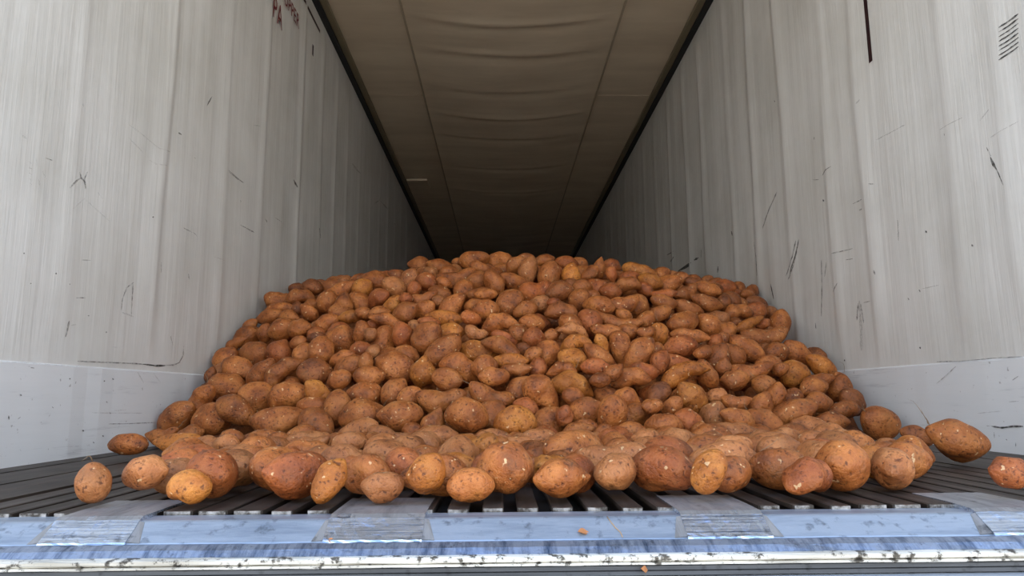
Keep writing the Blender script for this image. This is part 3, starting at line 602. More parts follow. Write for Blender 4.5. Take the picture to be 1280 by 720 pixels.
R d 1.757 1.055 1.745 1.054 1.734 1.053 1.723 1.053 1.711 1.054 1.698 1.054 1.687 1.056 1.758 1.056 1.747 1.057 1.736 1.057 1.725 1.057 1.712 1.057 1.701 1.058 1.688 1.058
R d 1.759 1.042 1.747 1.04 1.736 1.041 1.725 1.041 1.712 1.041 1.7 1.042 1.689 1.044 1.76 1.044 1.749 1.045 1.738 1.044 1.726 1.044 1.715 1.046 1.703 1.046 1.69 1.046
R d 1.761 1.03 1.749 1.029 1.737 1.029 1.726 1.029 1.714 1.03 1.702 1.031 1.691 1.033 1.762 1.032 1.751 1.034 1.74 1.034 1.728 1.034 1.716 1.034 1.704 1.035 1.692 1.035"""
for ln in MARKS.split('\n'):
    side, sh, dat = ln.split(' ', 2)
    s = -1 if side == 'L' else 1
    p = np.array([float(q) for q in dat.split()]).reshape(-1, 2)
    n = len(p) // 2
    base = bulge(s, p[:, 0], p[:, 1])
    base = np.where(p[:, 1] < 0.2465, np.maximum(base, 0.0058), base) + 0.0011
    V = np.stack([s * (HW - base), p[:, 0], p[:, 1]], -1)
    F = [(i, i + 1, n + i + 1, n + i) for i in range(n - 1)]
    link('scuff_mark', mesh_np('scuff_mark', V, F, [SCUFF[sh]], smooth=True), walls[s])

# dark load lines and red stencil on the walls
def wall_strip(s, pts, w, vertical, name, mt):
    P = []
    for (y0, z0), (y1, z1) in zip(pts[:-1], pts[1:]):
        for i in range(24):
            P.append((y0 + (y1 - y0) * i / 24, z0 + (z1 - z0) * i / 24))
    P.append(pts[-1])
    V, F = [], []
    for (y, z) in P:
        for q in (-0.5, 0.5):
            yy, zz = (y + q * w, z) if vertical else (y, z + q * w)
            V.append((s * (HW - float(bulge(s, yy, zz)) - 0.0012), yy, zz))
    for i in range(len(P) - 1):
        F.append((2 * i, 2 * i + 1, 2 * i + 3, 2 * i + 2))
    return link(name, mesh_np(name, V, F, [mt]), walls[s])

wall_strip(-1, [(2.6, 2.475), (4.30, 2.478)], 0.022, False, 'load_line', m_line)
wall_strip(-1, [(4.15, 2.31), (4.15, 2.24)], 0.03, True, 'load_line', m_line)
wall_strip(1, [(2.38, 2.35), (2.38, 1.33)], 0.024, True, 'load_line', m_line)


def stencil(txt, y, z, size, squeeze):
    cu = bpy.data.curves.new('stencil_lettering', 'FONT')
    cu.body = txt
    cu.size = size
    cu.extrude = 0.0004
    cu.space_character = 1.12
    cu.materials.append(m_red)
    o = bpy.data.objects.new('stencil_lettering', cu)
    C.objects.link(o)
    x = -HW + 0.0135
    o.matrix_world = Matrix(((0, 0, 1, x), (squeeze, 0, 0, y), (0, 1, 0, z), (0, 0, 0, 1)))
    o.parent = walls[-1]
    return o

stencil('UPPER', 3.535, 2.232, 0.115, 0.80)
stencil('PA', 3.365, 2.062, 0.175, 0.72)

# ceiling with the sagging air duct cloth
nx, nyc = 2, 2
ceil = struct(box('ceiling', -HW - 0.07, HW + 0.07, Y0, Y1, ZC + 0.012, ZC + 0.09, m_shell))
YJ = [Y0, 2.9, 5.6, 8.7, 11.6, Y1]
for s in (-1, 1):
    for a, b_ in zip(YJ[:-1], YJ[1:]):
        xa, xb = sorted((s * 0.70, s * 1.165))
        me = mesh_np('ceiling_panel', *box_v(xa, xb, a + 0.006, b_ - 0.006, ZC, ZC + 0.02), [m_ceil], smooth=False)
        link('ceiling_panel', me, ceil)
link('ceiling_patch', mesh_np('ceiling_patch', *box_v(-1.15, -0.92, 7.9, 8.25, ZC - 0.02, ZC + 0.005), [m_ceil], smooth=False), ceil)

xs = np.linspace(-0.712, 0.712, 33)
ysd = np.concatenate([np.arange(Y0, 9.0, 0.035), np.linspace(9.0, Y1, 60)])
XX, YY = np.meshgrid(xs, ysd, indexing='ij')
SEAMS = [1.9, 2.75, 3.5, 4.30, 4.72, 5.35, 5.9, 6.4, 7.3, 8.2, 9.4, 10.6, 12.0]
sag = 0.055 * (1 - (XX / 0.712) ** 2)
puff = np.zeros_like(XX)
for i, yb in enumerate(SEAMS):
    u = YY - yb - 0.10 * (1 - (XX / 0.712) ** 2) * 0.6
    puff += 0.016 * np.exp(-(u / 0.035) ** 2) * (0.6 + 0.4 * np.sin(i * 2.3)) * (1 - (XX / 0.712) ** 2)
    puff -= 0.010 * np.exp(-((u - 0.07) / 0.05) ** 2) * (1 - (XX / 0.712) ** 2)
rip = 0.004 * np.sin(YY * 7.1 + 2 * np.sin(XX * 3)) * (1 - (XX / 0.712) ** 2)
ZZ = ZC - 0.004 - sag - puff + rip
V = np.stack([XX, YY, ZZ], -1).reshape(-1, 3)
nyd = len(ysd)
ii, jj = np.meshgrid(np.arange(len(xs) - 1), np.arange(nyd - 1), indexing='ij')
a = (ii * nyd + jj).ravel()
duct = link('air_duct', mesh_np('air_duct', V, np.stack([a, a + 1, a + nyd + 1, a + nyd], -1), [m_ceil]))
duct['label'] = 'beige cloth air duct sagging along the middle of the trailer ceiling'
duct['category'] = 'air duct'
for s in (-1, 1):
    x = s * 0.712
    me = mesh_np('seam', *box_v(x - 0.006, x + 0.006, Y0, Y1, ZC - 0.012, ZC + 0.001), [m_seam], smooth=False)
    link('seam', me, duct)

# cove trims between wall and ceiling
for k, s in enumerate((-1, 1)):
    tr = struct(box('trim_%d' % (k + 1), *sorted((s * 1.235, s * 1.165)), Y0, Y1, ZC - 0.026, ZC + 0.012, m_cove))
    link('rubber_gap_strip', mesh_np('rubber_gap_strip', *box_v(*sorted((s * (HW + 0.05), s * 1.205)), Y0, Y1, ZW - 0.001, ZW + 0.032), [m_black], smooth=False), tr)
struct(box('wall_front', -HW - 0.07, HW + 0.07, Y1, Y1 + 0.08, -0.10, ZC + 0.09, m_wall))

# ---------------------------------------------------------------- floor
floor = struct(box('floor', -HW, HW, 1.03, Y1, -0.10, -0.030, m_under))


def rail(x, w, y0, y1, z0, ztop, mt=None, name='floor_rail'):
    """T shaped rail: a stem and a head with a shallow groove on top"""
    h = w / 2
    pr = [(-h * .35, z0), (h * .35, z0), (h * .35, ztop - .008), (h, ztop - .007), (h, ztop - .001), (h * .8, ztop), (h * .15, ztop - .0012),
          (-h * .15, ztop - .0012), (-h * .8, ztop), (-h, ztop - .001), (-h, ztop - .007), (-h * .35, ztop - .008)]
    V = [(x + px, y, pz) for y in (y0, y1) for (px, pz) in pr]
    k = len(pr)
    F = [(j, (j + 1) % k, (j + 1) % k + k, j + k) for j in range(k)]
    F += [tuple(range(k - 1, -1, -1)), tuple(k + j for j in range(k))]
    o = link(name, mesh_np(name, V, F, [m_floor], smooth=False), floor)
    # bare end cap that catches the light
    V2 = [(x + px, y, pz) for y in (y0 - .003, y0) for (px, pz) in ((-h * .9, -.022), (h * .9, -.022), (h * .9, ztop - .001), (-h * .9, ztop - .001))]
    F2 = [(0, 1, 2, 3), (4, 7, 6, 5), (0, 4, 5, 1), (1, 5, 6, 2), (2, 6, 7, 3), (3, 7, 4, 0)]
    link('rail_end', mesh_np('rail_end', V2, F2, [m_cap], smooth=False), o)
    return o

rr = random.Random(4)
x = -0.846
while x < 0.89:
    rail(x, 0.030 if -0.45 < x < 0.42 else 0.041, 1.046 + rr.uniform(-.004, .006), Y1, -0.030, -0.0005)
    x += 0.0495
# wide flat edge boards beside the walls
for s in (-1, 1):
    xa, xb = (-HW, -0.885) if s < 0 else (0.915, HW)
    n = 5 if s < 0 else 4
    for i in range(n):
        q0 = xa + (xb - xa) * i / n
        q1 = xa + (xb - xa) * (i + 1) / n
        link('floor_board', mesh_np('floor_board', *box_v(q0 + .0025, q1 - .0025, 1.045, Y1, -0.03, -0.001 - 0.0008 * (i % 2)), [m_floor], smooth=False), floor)

# ---------------------------------------------------------------- rear sill
SILL = [(1.044, -0.006), (1.004, -0.006), (1.000, -0.0075), (0.968, -0.0285), (0.966, -0.031), (0.966, -0.062), (1.044, -0.062)]
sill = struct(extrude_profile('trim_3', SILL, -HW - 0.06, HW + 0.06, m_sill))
sill['label'] = 'aluminium sill coloured with sky blue reflection across the rear edge of the trailer floor'
PL = [(1.150, 0.0005), (1.060, 0.0005), (1.008, -0.0005), (0.998, -0.0040), (0.984, -0.0135), (0.968, -0.0235), (0.9625, -0.0265), (0.9610, -0.0290), (0.9640, -0.0305),
      (0.970, -0.0285), (1.004, -0.0062), (1.046, -0.0062), (1.046, -0.003), (1.150, -0.003)]
for q in (-1.055, -0.632, -0.259, 0.2075, 0.612, 1.040):
    w = 0.056 if q not in (-0.259,) else 0.064
    if q in (-1.055, 1.040):
        w = 0.06
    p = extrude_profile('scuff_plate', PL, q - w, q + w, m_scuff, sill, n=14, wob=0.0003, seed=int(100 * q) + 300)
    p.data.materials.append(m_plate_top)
    for f in p.data.polygons:
        if f.normal.z > 0.93:
            f.material_index = 1
    # ground bevel either side of the plate
    for s in (-1, 1):
        xa = q + s * w
        V = [(xa, 0.9985, -0.0055), (xa, 0.967, -0.0265), (xa + s * 0.016, 0.9672, -0.0284), (xa + s * 0.006, 0.9990, -0.0077),
             (xa, 1.003, -0.0085), (xa, 0.970, -0.031), (xa + s * 0.016, 0.970, -0.031), (xa + s * 0.006, 1.003, -0.0085)]
        F = [(0, 1, 2, 3), (4, 7, 6, 5), (0, 4, 5, 1), (1, 5, 6, 2), (2, 6, 7, 3), (3, 7, 4, 0)]
        if s < 0:
            F = [f[::-1] for f in F]
        link('plate_bevel', mesh_np('plate_bevel', V, F, [m_plate_top], smooth=False), sill)
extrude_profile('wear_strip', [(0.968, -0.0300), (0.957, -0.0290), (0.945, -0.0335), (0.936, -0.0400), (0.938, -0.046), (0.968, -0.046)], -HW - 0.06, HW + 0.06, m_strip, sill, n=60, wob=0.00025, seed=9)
rub = struct(extrude_profile('trim_4', [(0.964, -0.0405), (0.936, -0.0405), (0.929, -0.0412), (0.926, -0.0430), (0.9265, -0.0470), (0.930, -0.0492), (0.964, -0.0492)], -HW - 0.06, HW + 0.06, m_rub, n=80, wob=0.0003, seed=12))
extrude_profile('lower_lip', [(0.960, -0.0500), (0.929, -0.0500), (0.9268, -0.0508), (0.9268, -0.0525), (0.929, -0.0535), (0.960, -0.0535)], -HW - 0.06, HW + 0.06, m_rub, rub, n=80, wob=0.00025, seed=13)
bum = struct(extrude_profile('trim_5', [(0.980, -0.0536), (0.934, -0.0540), (0.931, -0.0550), (0.930, -0.0595), (0.933, -0.0605), (0.931, -0.0615), (0.930, -0.0660), (0.935, -0.0668), (0.980, -0.0668)], -HW - 0.06, HW + 0.06, m_bump))
struct(extrude_profile('trim_6', [(0.980, -0.0669), (0.905, -0.0685), (0.895, -0.072), (0.895, -0.15), (0.980, -0.15)], -HW - 0.06, HW + 0.06, m_step))


# ---------------------------------------------------------------- sweet potatoes
FV = np.array(fw)


def prof(u, sh):
    r = (1 - np.abs(u) ** 2.3) ** 0.55
    if sh == 't':
        r = r * (1 - .42 * (u + 1) / 2) * 1.12
    if sh == 'k':
        r = r * (1 - .22 * np.exp(-((u - .15) / .3) ** 2)) * 1.05
    return r


def potato_verts(ax, L, W, bs, sh, seed, nu, nv, lump=1.0):
    """swept bent body of an individual sweet potato, centred on the origin"""
    rg = np.random.default_rng(seed)
    th = np.linspace(-math.pi / 2, math.pi / 2, nu + 2)[1:-1]
    u = np.sin(th)
    ph = np.linspace(0, 2 * math.pi, nv, endpoint=False)
    bd = np.cross(ax, FV)
    bd = bd / (np.linalg.norm(bd) + 1e-9)
    b2 = np.cross(ax, bd)
    r = prof(u, sh) * W / 2 * 0.965
    for sg in (-1, 1):
        e0 = np.clip((sg * u - .25) / .75, 0, 1)
        r = r * (1 - rg.uniform(.0, .42) * e0 * e0 * (3 - 2 * e0) * (1 if rg.random() < .7 else .2))
    cen = ax[None] * (u * L / 2)[:, None] + bd[None] * (bs * L * (.45 - u ** 2) * 1.6)[:, None]
    d = np.cos(ph)[None, :, None] * bd + np.sin(ph)[None, :, None] * b2
    # lumps, grooves and eyes
    q = cen[:, None] / max(W, .04) + d * 0.5
    h = np.zeros(q.shape[:2])
    for i in range(7):
        k = rg.normal(size=3) * (1.6 + 0.75 * i)
        h += math.sin(1) * np.sin(q @ k + rg.uniform(0, 6.28)) * (0.092 / (1 + .20 * i))
    for i in range(rg.integers(3, 8)):
        uu, pp = rg.uniform(-.8, .8), rg.uniform(0, 6.28)
        dp = np.angle(np.exp(1j * (ph - pp)))[None, :]
        h -= rg.uniform(.03, .09) * np.exp(-((u[:, None] - uu) / .07) ** 2 - (dp / .42) ** 2)
    if sh == 'k' or rg.random() < .25:
        for i in range(2):
            pp = rg.uniform(0, 6.28)
            dp = np.angle(np.exp(1j * (ph - pp)))[None, :]
            h -= .05 * np.exp(-(dp / .28) ** 2) * (1 - u[:, None] ** 2)
    flat = rg.uniform(-.06, .04)
    h += flat * np.cos(2 * (ph + rg.uniform(0, 3)))[None, :]
    h = np.minimum(h * lump, 0.055)
    V = cen[:, None] + d * (r[:, None] * (1 + h))[..., None]
    tip = rg.uniform(.01, .05)
    p0 = ax * (-L / 2 * (1 + rg.uniform(-.01, .02))) + bd * (bs * L * (-.55) * 1.6)
    p1 = ax * (L / 2 * (1 + (tip if sh == 't' else .01))) + bd * (bs * L * (-.55) * 1.6)
    return np.vstack([V.reshape(-1, 3), p0, p1])


def potato_faces(nu, nv):
    i, j = np.meshgrid(np.arange(nu - 1), np.arange(nv), indexing='ij')
    a = (i * nv + j).ravel()
    b_ = (i * nv + (j + 1) % nv).ravel()
    tri = np.vstack([np.stack([a, b_, b_ + nv], -1), np.stack([a, b_ + nv, a + nv], -1)])
    k = np.arange(nv)
    n0 = nu * nv
    c0 = np.stack([np.full(nv, n0), (k + 1) % nv, k], -1)
    e = (nu - 1) * nv
    c1 = np.stack([np.full(nv, n0 + 1), e + k, e + (k + 1) % nv], -1)
    return np.vstack([tri, c0, c1])


FACES = {}


def faces(nu, nv):
    if (nu, nv) not in FACES:
        FACES[(nu, nv)] = potato_faces(nu, nv)
    return FACES[(nu, nv)]


# x y z  axis  length width bend shape skin seed  root  | label   (one line per sweet potato, metres)
POTATOES = """-0.9881 3.3729 0.6733 0.982 0.084 -0.167 0.1108 0.0808 0.014 o d 830682 0 S|only dark brown oval sweet potato just under heap crest
-1.1384 3.3782 0.6097 0.903 0.386 -0.189 0.1541 0.1053 -0.032 o n 711135 0 S|first large orange brown oval sweet potato from left wall high on slope
-1.0896 3.2125 0.5445 0.969 -0.202 0.138 0.1541 0.0704 0.023 o n 186958 0 S|only orange brown long sweet potato high on slope
-1.1141 3.1529 0.5082 0.958 -0.172 0.230 0.1407 0.0692 0.009 o n 502544 0 S|only orange brown long sweet potato above middle of slope
-1.0174 3.2832 0.6105 0.976 0.188 0.110 0.1414 0.0783 0.100 k n 983487 0 S|first orange brown knobbly sweet potato from left wall just under heap crest
-0.8604 3.1348 0.5672 0.478 -0.413 0.775 0.1295 0.0978 -0.025 o n 731359 0 S|second large orange brown oval sweet potato from left wall high on slope
-0.9121 3.0581 0.5191 0.694 0.279 -0.663 0.0946 0.0728 0.016 o n 360568 0 S|only orange brown round sweet potato high on slope
-0.8141 3.2291 0.6387 0.908 -0.097 0.409 0.1897 0.0892 0.002 t n 435420 1 S|only large orange brown tapered sweet potato just under heap crest
-0.7109 3.1674 0.6375 0.844 -0.301 0.445 0.1093 0.0881 -0.018 o y 274861 0 S|only large golden round sweet potato just under heap crest
-0.7679 3.0086 0.5289 0.503 -0.170 0.847 0.1462 0.1002 -0.100 k n 969235 0 S|only large orange brown knobbly sweet potato high on slope
-0.6951 3.0930 0.5557 0.704 0.099 -0.703 0.1393 0.1056 0.023 o n 560871 0 S|third large orange brown oval sweet potato from left wall high on slope
-0.6950 2.8886 0.4762 0.963 0.266 0.036 0.1085 0.0578 0.029 o y 900665 0 S|only small golden oval sweet potato above middle of slope
-0.6612 3.2487 0.6831 0.953 0.193 -0.233 0.1405 0.1018 0.028 o n 207176 0 S|first large orange brown oval sweet potato from left wall along heap crest
-0.5594 3.1094 0.6352 0.863 0.133 -0.488 0.1190 0.0865 0.005 o p 811922 0 S|only large dusty tan oval sweet potato just under heap crest
-0.4994 3.5804 0.8080 0.905 0.313 -0.289 0.1360 0.1054 0.030 o n 233647 0 S|first large orange brown round sweet potato from left wall along heap crest
-0.5005 3.1771 0.6757 0.494 -0.302 0.816 0.1152 0.0877 -0.029 o p 405138 0 S|first large dusty tan oval sweet potato from left wall along heap crest
-0.3920 3.5164 0.8005 0.983 0.076 -0.168 0.1414 0.0852 -0.036 o n 932566 0 S|second large orange brown oval sweet potato from left wall along heap crest
-0.4140 3.1025 0.6533 0.846 -0.378 -0.376 0.1144 0.0980 0.032 o r 558500 0 S|only large reddish round sweet potato along heap crest
-0.2178 3.4663 0.8223 0.984 -0.076 0.160 0.1584 0.1173 -0.009 r n 102065 0 S|third large orange brown oval sweet potato from left wall along heap crest
-0.2863 3.1499 0.6840 0.986 -0.034 0.166 0.1792 0.0868 -0.100 k n 439603 0 S|only large orange brown knobbly sweet potato along heap crest
-0.1921 3.0733 0.6520 0.985 -0.045 0.164 0.1233 0.0967 0.037 o n 542478 0 S|second large orange brown round sweet potato from left wall along heap crest
-0.4609 3.0336 0.6128 0.152 -0.569 0.808 0.0744 0.0616 -0.027 r r 105216 0 S|only reddish round sweet potato just under heap crest
-0.3320 3.0545 0.6435 0.860 0.173 -0.480 0.0794 0.0564 0.012 o n 850849 0 S|first small orange brown oval sweet potato from left wall just under heap crest
-0.3503 3.0114 0.5904 0.919 -0.262 -0.294 0.1100 0.0823 -0.040 o n 501300 0 S|first large orange brown oval sweet potato from left wall just under heap crest
-0.6064 3.0112 0.5658 0.728 -0.528 0.437 0.1202 0.0887 0.013 o r 678064 0 S|only large reddish oval sweet potato high on slope
-0.5380 2.9452 0.5331 0.666 -0.434 0.607 0.1064 0.0866 -0.035 o y 23629 0 S|only large golden round sweet potato high on slope
-0.4145 2.9458 0.5626 0.967 -0.049 0.250 0.1426 0.0705 -0.100 k n 149765 0 S|second orange brown knobbly sweet potato from left wall just under heap crest
-0.2457 2.9954 0.5948 0.333 0.186 0.924 0.1093 0.0934 -0.008 r n 35088 0 S|first large orange brown round sweet potato from left wall just under heap crest
-0.3997 2.8616 0.5016 0.797 -0.456 0.396 0.1134 0.0887 -0.015 o n 969880 0 S|first large orange brown round sweet potato from left wall high on slope
-0.2819 2.8539 0.5136 0.646 -0.120 0.754 0.1424 0.0942 0.038 t n 993837 0 S|only large orange brown tapered sweet potato high on slope
-0.4676 2.7922 0.4807 0.857 -0.224 0.463 0.1200 0.0885 -0.025 o n 434019 0 S|fourth large orange brown oval sweet potato from left wall high on slope
-0.0919 3.5342 0.8232 0.992 -0.121 -0.023 0.1464 0.1105 0.008 o n 923279 0 S|fourth large orange brown oval sweet potato from left wall along heap crest
-0.0215 3.2285 0.7472 0.629 -0.325 0.706 0.1181 0.0779 0.035 o n 939317 0 S|first orange brown oval sweet potato from left wall along heap crest
0.0369 3.1509 0.7059 0.261 -0.220 0.940 0.1427 0.0935 0.004 o p 532360 0 S|second large dusty tan oval sweet potato from left wall along heap crest
-0.0281 3.0635 0.6472 0.874 0.319 -0.366 0.1425 0.0844 -0.023 o n 365169 0 S|third large orange brown oval sweet potato from left wall just under heap crest
0.1260 3.1160 0.6857 0.346 -0.084 0.934 0.1362 0.0987 -0.017 o n 169064 0 S|fifth large orange brown oval sweet potato from left wall along heap crest
0.2274 3.1392 0.6930 0.178 0.024 0.984 0.1127 0.0995 -0.015 t y 669883 0 S|only large golden tapered sweet potato along heap crest
0.3120 3.1773 0.6991 0.809 -0.251 0.532 0.1096 0.0701 -0.037 o n 917511 0 S|second orange brown oval sweet potato from left wall along heap crest
0.0643 3.0089 0.5985 0.953 0.227 0.199 0.1545 0.1043 -0.100 k r 107357 1 S|only large reddish knobbly sweet potato just under heap crest
-0.1167 2.9953 0.6347 0.486 -0.047 -0.873 0.1271 0.0903 0.006 o n 79975 0 S|second large orange brown oval sweet potato from left wall just under heap crest
-0.0589 2.8374 0.5174 0.708 -0.015 0.706 0.1480 0.1104 -0.011 o n 408611 0 S|fifth large orange brown oval sweet potato from left wall high on slope
-0.1508 2.8606 0.5645 0.991 -0.134 -0.025 0.1005 0.0589 0.012 o n 768455 0 S|second small orange brown oval sweet potato from left wall just under heap crest
-0.1466 2.7435 0.4862 0.943 0.331 0.046 0.1136 0.0819 0.006 o n 121625 0 S|first orange brown oval sweet potato from left wall high on slope
0.0059 2.7607 0.4870 0.914 0.191 0.359 0.1050 0.0712 0.022 o n 907619 0 S|second orange brown oval sweet potato from left wall high on slope
0.1567 2.9369 0.5830 0.962 0.192 0.195 0.1234 0.0986 0.006 o d 220913 0 S|only large dark brown round sweet potato just under heap crest
0.2338 2.8784 0.5365 0.469 -0.460 0.754 0.1089 0.0959 0.007 r n 894844 0 S|second large orange brown round sweet potato from left wall just under heap crest
0.2986 2.7906 0.5054 0.943 -0.304 -0.134 0.1331 0.0893 0.029 o n 528710 0 S|sixth large orange brown oval sweet potato from left wall high on slope
0.1517 2.7455 0.4716 0.982 0.093 -0.165 0.1431 0.0864 0.100 k d 72365 0 S|only large dark brown knobbly sweet potato high on slope
0.4129 3.1508 0.6902 0.168 0.091 -0.982 0.0825 0.0586 -0.034 t r 375879 0 S|only small reddish tapered sweet potato along heap crest
0.3725 2.9564 0.5890 0.969 -0.143 -0.199 0.0988 0.0720 0.018 o r 63424 0 S|only reddish oval sweet potato just under heap crest
0.5609 3.2617 0.7275 0.925 -0.242 -0.293 0.1726 0.0797 0.012 t y 682369 0 S|only golden tapered sweet potato along heap crest
0.5815 3.1353 0.6563 0.921 -0.138 -0.366 0.1193 0.0824 -0.030 o y 346197 0 S|only large golden oval sweet potato just under heap crest
0.6676 3.1996 0.6462 0.830 -0.356 0.429 0.1551 0.1004 0.012 o n 198999 0 S|fourth large orange brown oval sweet potato from left wall just under heap crest
0.4567 3.0348 0.6224 0.981 -0.118 0.153 0.1275 0.0736 0.100 k n 350999 0 S|third orange brown knobbly sweet potato from left wall just under heap crest
0.6158 3.0262 0.5848 0.968 -0.247 0.044 0.1160 0.0506 -0.034 o r 776994 0 S|only small reddish long sweet potato just under heap crest
0.7396 3.1338 0.6092 0.879 0.192 0.437 0.1313 0.0816 -0.100 k n 86629 0 S|fourth orange brown knobbly sweet potato from left wall just under heap crest
0.8687 3.2322 0.6363 0.936 -0.007 -0.351 0.1303 0.0724 -0.013 o n 911732 0 S|only orange brown oval sweet potato just under heap crest
0.4071 2.8404 0.5217 0.986 -0.028 0.167 0.1401 0.0800 -0.100 k n 517215 0 S|first orange brown knobbly sweet potato from left wall high on slope
0.4700 2.9324 0.5140 0.819 0.262 0.510 0.1302 0.1132 -0.036 r n 9717 0 S|second large orange brown round sweet potato from left wall high on slope
0.5948 2.9412 0.5374 0.964 0.076 -0.254 0.1223 0.0706 -0.032 o n 150179 0 S|fourth orange brown oval sweet potato from left wall high on slope
0.7080 3.0001 0.5190 0.934 0.144 -0.326 0.1490 0.0821 -0.024 o n 970895 0 S|seventh large orange brown oval sweet potato from left wall high on slope
0.8045 3.0475 0.5512 0.933 -0.050 -0.356 0.1491 0.0794 -0.039 o n 618810 0 S|fifth orange brown oval sweet potato from left wall high on slope
0.5494 2.8407 0.4796 0.932 0.090 0.351 0.1126 0.0678 -0.038 o n 574613 0 S|third orange brown oval sweet potato from left wall high on slope
1.0645 3.1769 0.5271 0.868 0.426 -0.257 0.1099 0.0879 0.013 o r 669174 0 S|only large reddish round sweet potato high on slope
0.9416 3.0679 0.5034 0.977 0.107 0.185 0.1480 0.0789 0.100 k n 431676 0 S|second orange brown knobbly sweet potato from left wall high on slope
0.9414 2.9290 0.4445 0.896 0.104 0.432 0.1467 0.0539 -0.003 t y 505707 0 S|only small golden tapered sweet potato above middle of slope
1.1358 3.0975 0.4593 0.170 -0.357 0.918 0.1393 0.0914 -0.025 o n 305624 0 S|third large orange brown oval sweet potato from left wall above middle of slope
-1.0010 3.0643 0.4973 0.951 -0.280 -0.131 0.1050 0.0615 0.036 o n 207944 0 S|first orange brown oval sweet potato from left wall above middle of slope
-0.9893 2.9472 0.4268 0.980 0.084 0.183 0.1286 0.1026 0.025 r n 21840 0 S|first large orange brown round sweet potato from left wall above middle of slope
-1.1643 3.0389 0.4109 0.902 0.055 0.428 0.1389 0.0932 0.009 o n 242855 1 S|first large orange brown oval sweet potato from left wall on middle of slope
-0.8991 2.8770 0.4284 0.951 -0.214 0.222 0.1044 0.0848 0.020 o n 94148 0 S|second large orange brown round sweet potato from left wall above middle of slope
-1.0498 2.8058 0.3245 0.988 -0.150 -0.027 0.1345 0.1066 -0.021 r n 268205 0 S|second large orange brown round sweet potato from left wall on middle of slope
-1.1748 2.8426 0.3003 0.500 -0.228 0.835 0.1245 0.0969 0.024 o n 717327 0 S|first large orange brown round sweet potato from left wall on middle of slope
-0.9374 2.7463 0.3231 0.323 0.271 0.907 0.1191 0.0991 0.012 o r 654149 0 S|first large reddish round sweet potato from left wall on middle of slope
-0.8575 2.7193 0.3616 0.935 -0.161 0.316 0.0700 0.0547 -0.018 o n 96313 0 S|only small orange brown round sweet potato on middle of slope
-1.0725 2.6956 0.2625 0.911 -0.185 -0.369 0.1363 0.1025 -0.017 o n 551601 0 S|first large orange brown oval sweet potato from left wall below middle of slope
-0.9475 2.5840 0.2443 0.709 -0.150 0.689 0.1318 0.0936 -0.026 o n 616210 0 S|second large orange brown oval sweet potato from left wall below middle of slope
-0.8560 2.5239 0.2406 0.743 0.169 0.647 0.1673 0.0777 0.100 k n 567497 0 S|first orange brown knobbly sweet potato from left wall below middle of slope
-0.7982 2.9212 0.4514 0.868 -0.068 0.491 0.1276 0.0896 0.037 r n 528889 0 S|first large orange brown oval sweet potato from left wall above middle of slope
-0.6995 2.7419 0.3750 0.984 0.037 0.176 0.1378 0.1144 -0.027 r n 945678 0 S|fifth large orange brown round sweet potato from left wall on middle of slope
-0.7458 2.6116 0.3223 0.173 0.209 0.962 0.1178 0.0964 -0.030 o n 699459 0 S|fourth large orange brown round sweet potato from left wall on middle of slope
-0.8197 2.6711 0.3150 0.715 0.285 0.639 0.0960 0.0865 -0.017 o n 850203 0 S|third large orange brown round sweet potato from left wall on middle of slope
-0.6146 2.6767 0.3966 0.176 -0.219 0.960 0.0911 0.0742 -0.027 o n 389635 0 S|first orange brown round sweet potato from left wall above middle of slope
-0.5696 2.6236 0.3820 0.636 -0.270 0.723 0.0600 0.0500 0.019 o p 890775 0 S|only small dusty tan round sweet potato on middle of slope
-0.5215 2.7305 0.4325 0.853 0.238 -0.465 0.1551 0.0601 0.100 k n 556811 0 S|first orange brown knobbly sweet potato from left wall above middle of slope
-0.4523 2.6313 0.3793 0.170 0.248 -0.954 0.1084 0.0818 0.005 o r 986221 0 S|only reddish oval sweet potato above middle of slope
-0.5325 2.6878 0.3573 0.342 0.067 0.937 0.1372 0.1004 -0.015 o n 968877 0 S|second large orange brown oval sweet potato from left wall on middle of slope
-0.5909 2.5705 0.3229 0.979 -0.141 0.149 0.0875 0.0653 0.007 o r 267593 0 S|only reddish oval sweet potato on middle of slope
-0.4529 2.4519 0.2542 0.931 -0.065 -0.358 0.1502 0.1156 -0.029 o n 209834 0 S|first large orange brown round sweet potato from left wall below middle of slope
-0.6524 2.5331 0.2900 0.872 -0.333 0.359 0.1114 0.0548 0.022 o n 701281 0 S|first small orange brown long sweet potato from left wall below middle of slope
-0.6104 2.4675 0.2581 0.924 -0.233 0.302 0.1175 0.0850 -0.017 o n 69317 0 S|third large orange brown oval sweet potato from left wall below middle of slope
-0.7316 2.4871 0.2412 0.974 0.223 0.029 0.1270 0.0993 -0.004 o d 647710 0 S|only large dark brown round sweet potato below middle of slope
-0.5217 2.3673 0.2236 0.983 0.182 0.023 0.1090 0.0774 -0.017 o n 297407 0 S|second orange brown oval sweet potato from left wall low on slope
-0.6245 2.3797 0.2118 0.913 -0.289 0.289 0.0927 0.0687 -0.001 o n 669502 0 S|first orange brown oval sweet potato from left wall low on slope
-0.4199 2.5243 0.3040 0.904 0.110 -0.414 0.0930 0.0676 -0.015 o n 299660 0 S|first orange brown oval sweet potato from left wall on middle of slope
-0.5445 2.4141 0.2715 0.178 -0.171 0.969 0.0701 0.0500 -0.014 r n 556369 0 S|first small orange brown oval sweet potato from left wall below middle of slope
-0.3571 2.5786 0.3640 0.491 -0.323 0.809 0.1389 0.1096 0.037 r n 740678 0 S|sixth large orange brown round sweet potato from left wall on middle of slope
-0.3471 2.3721 0.2360 0.177 -0.184 0.967 0.1138 0.0945 -0.023 r y 109129 0 S|first large golden round sweet potato from left wall below middle of slope
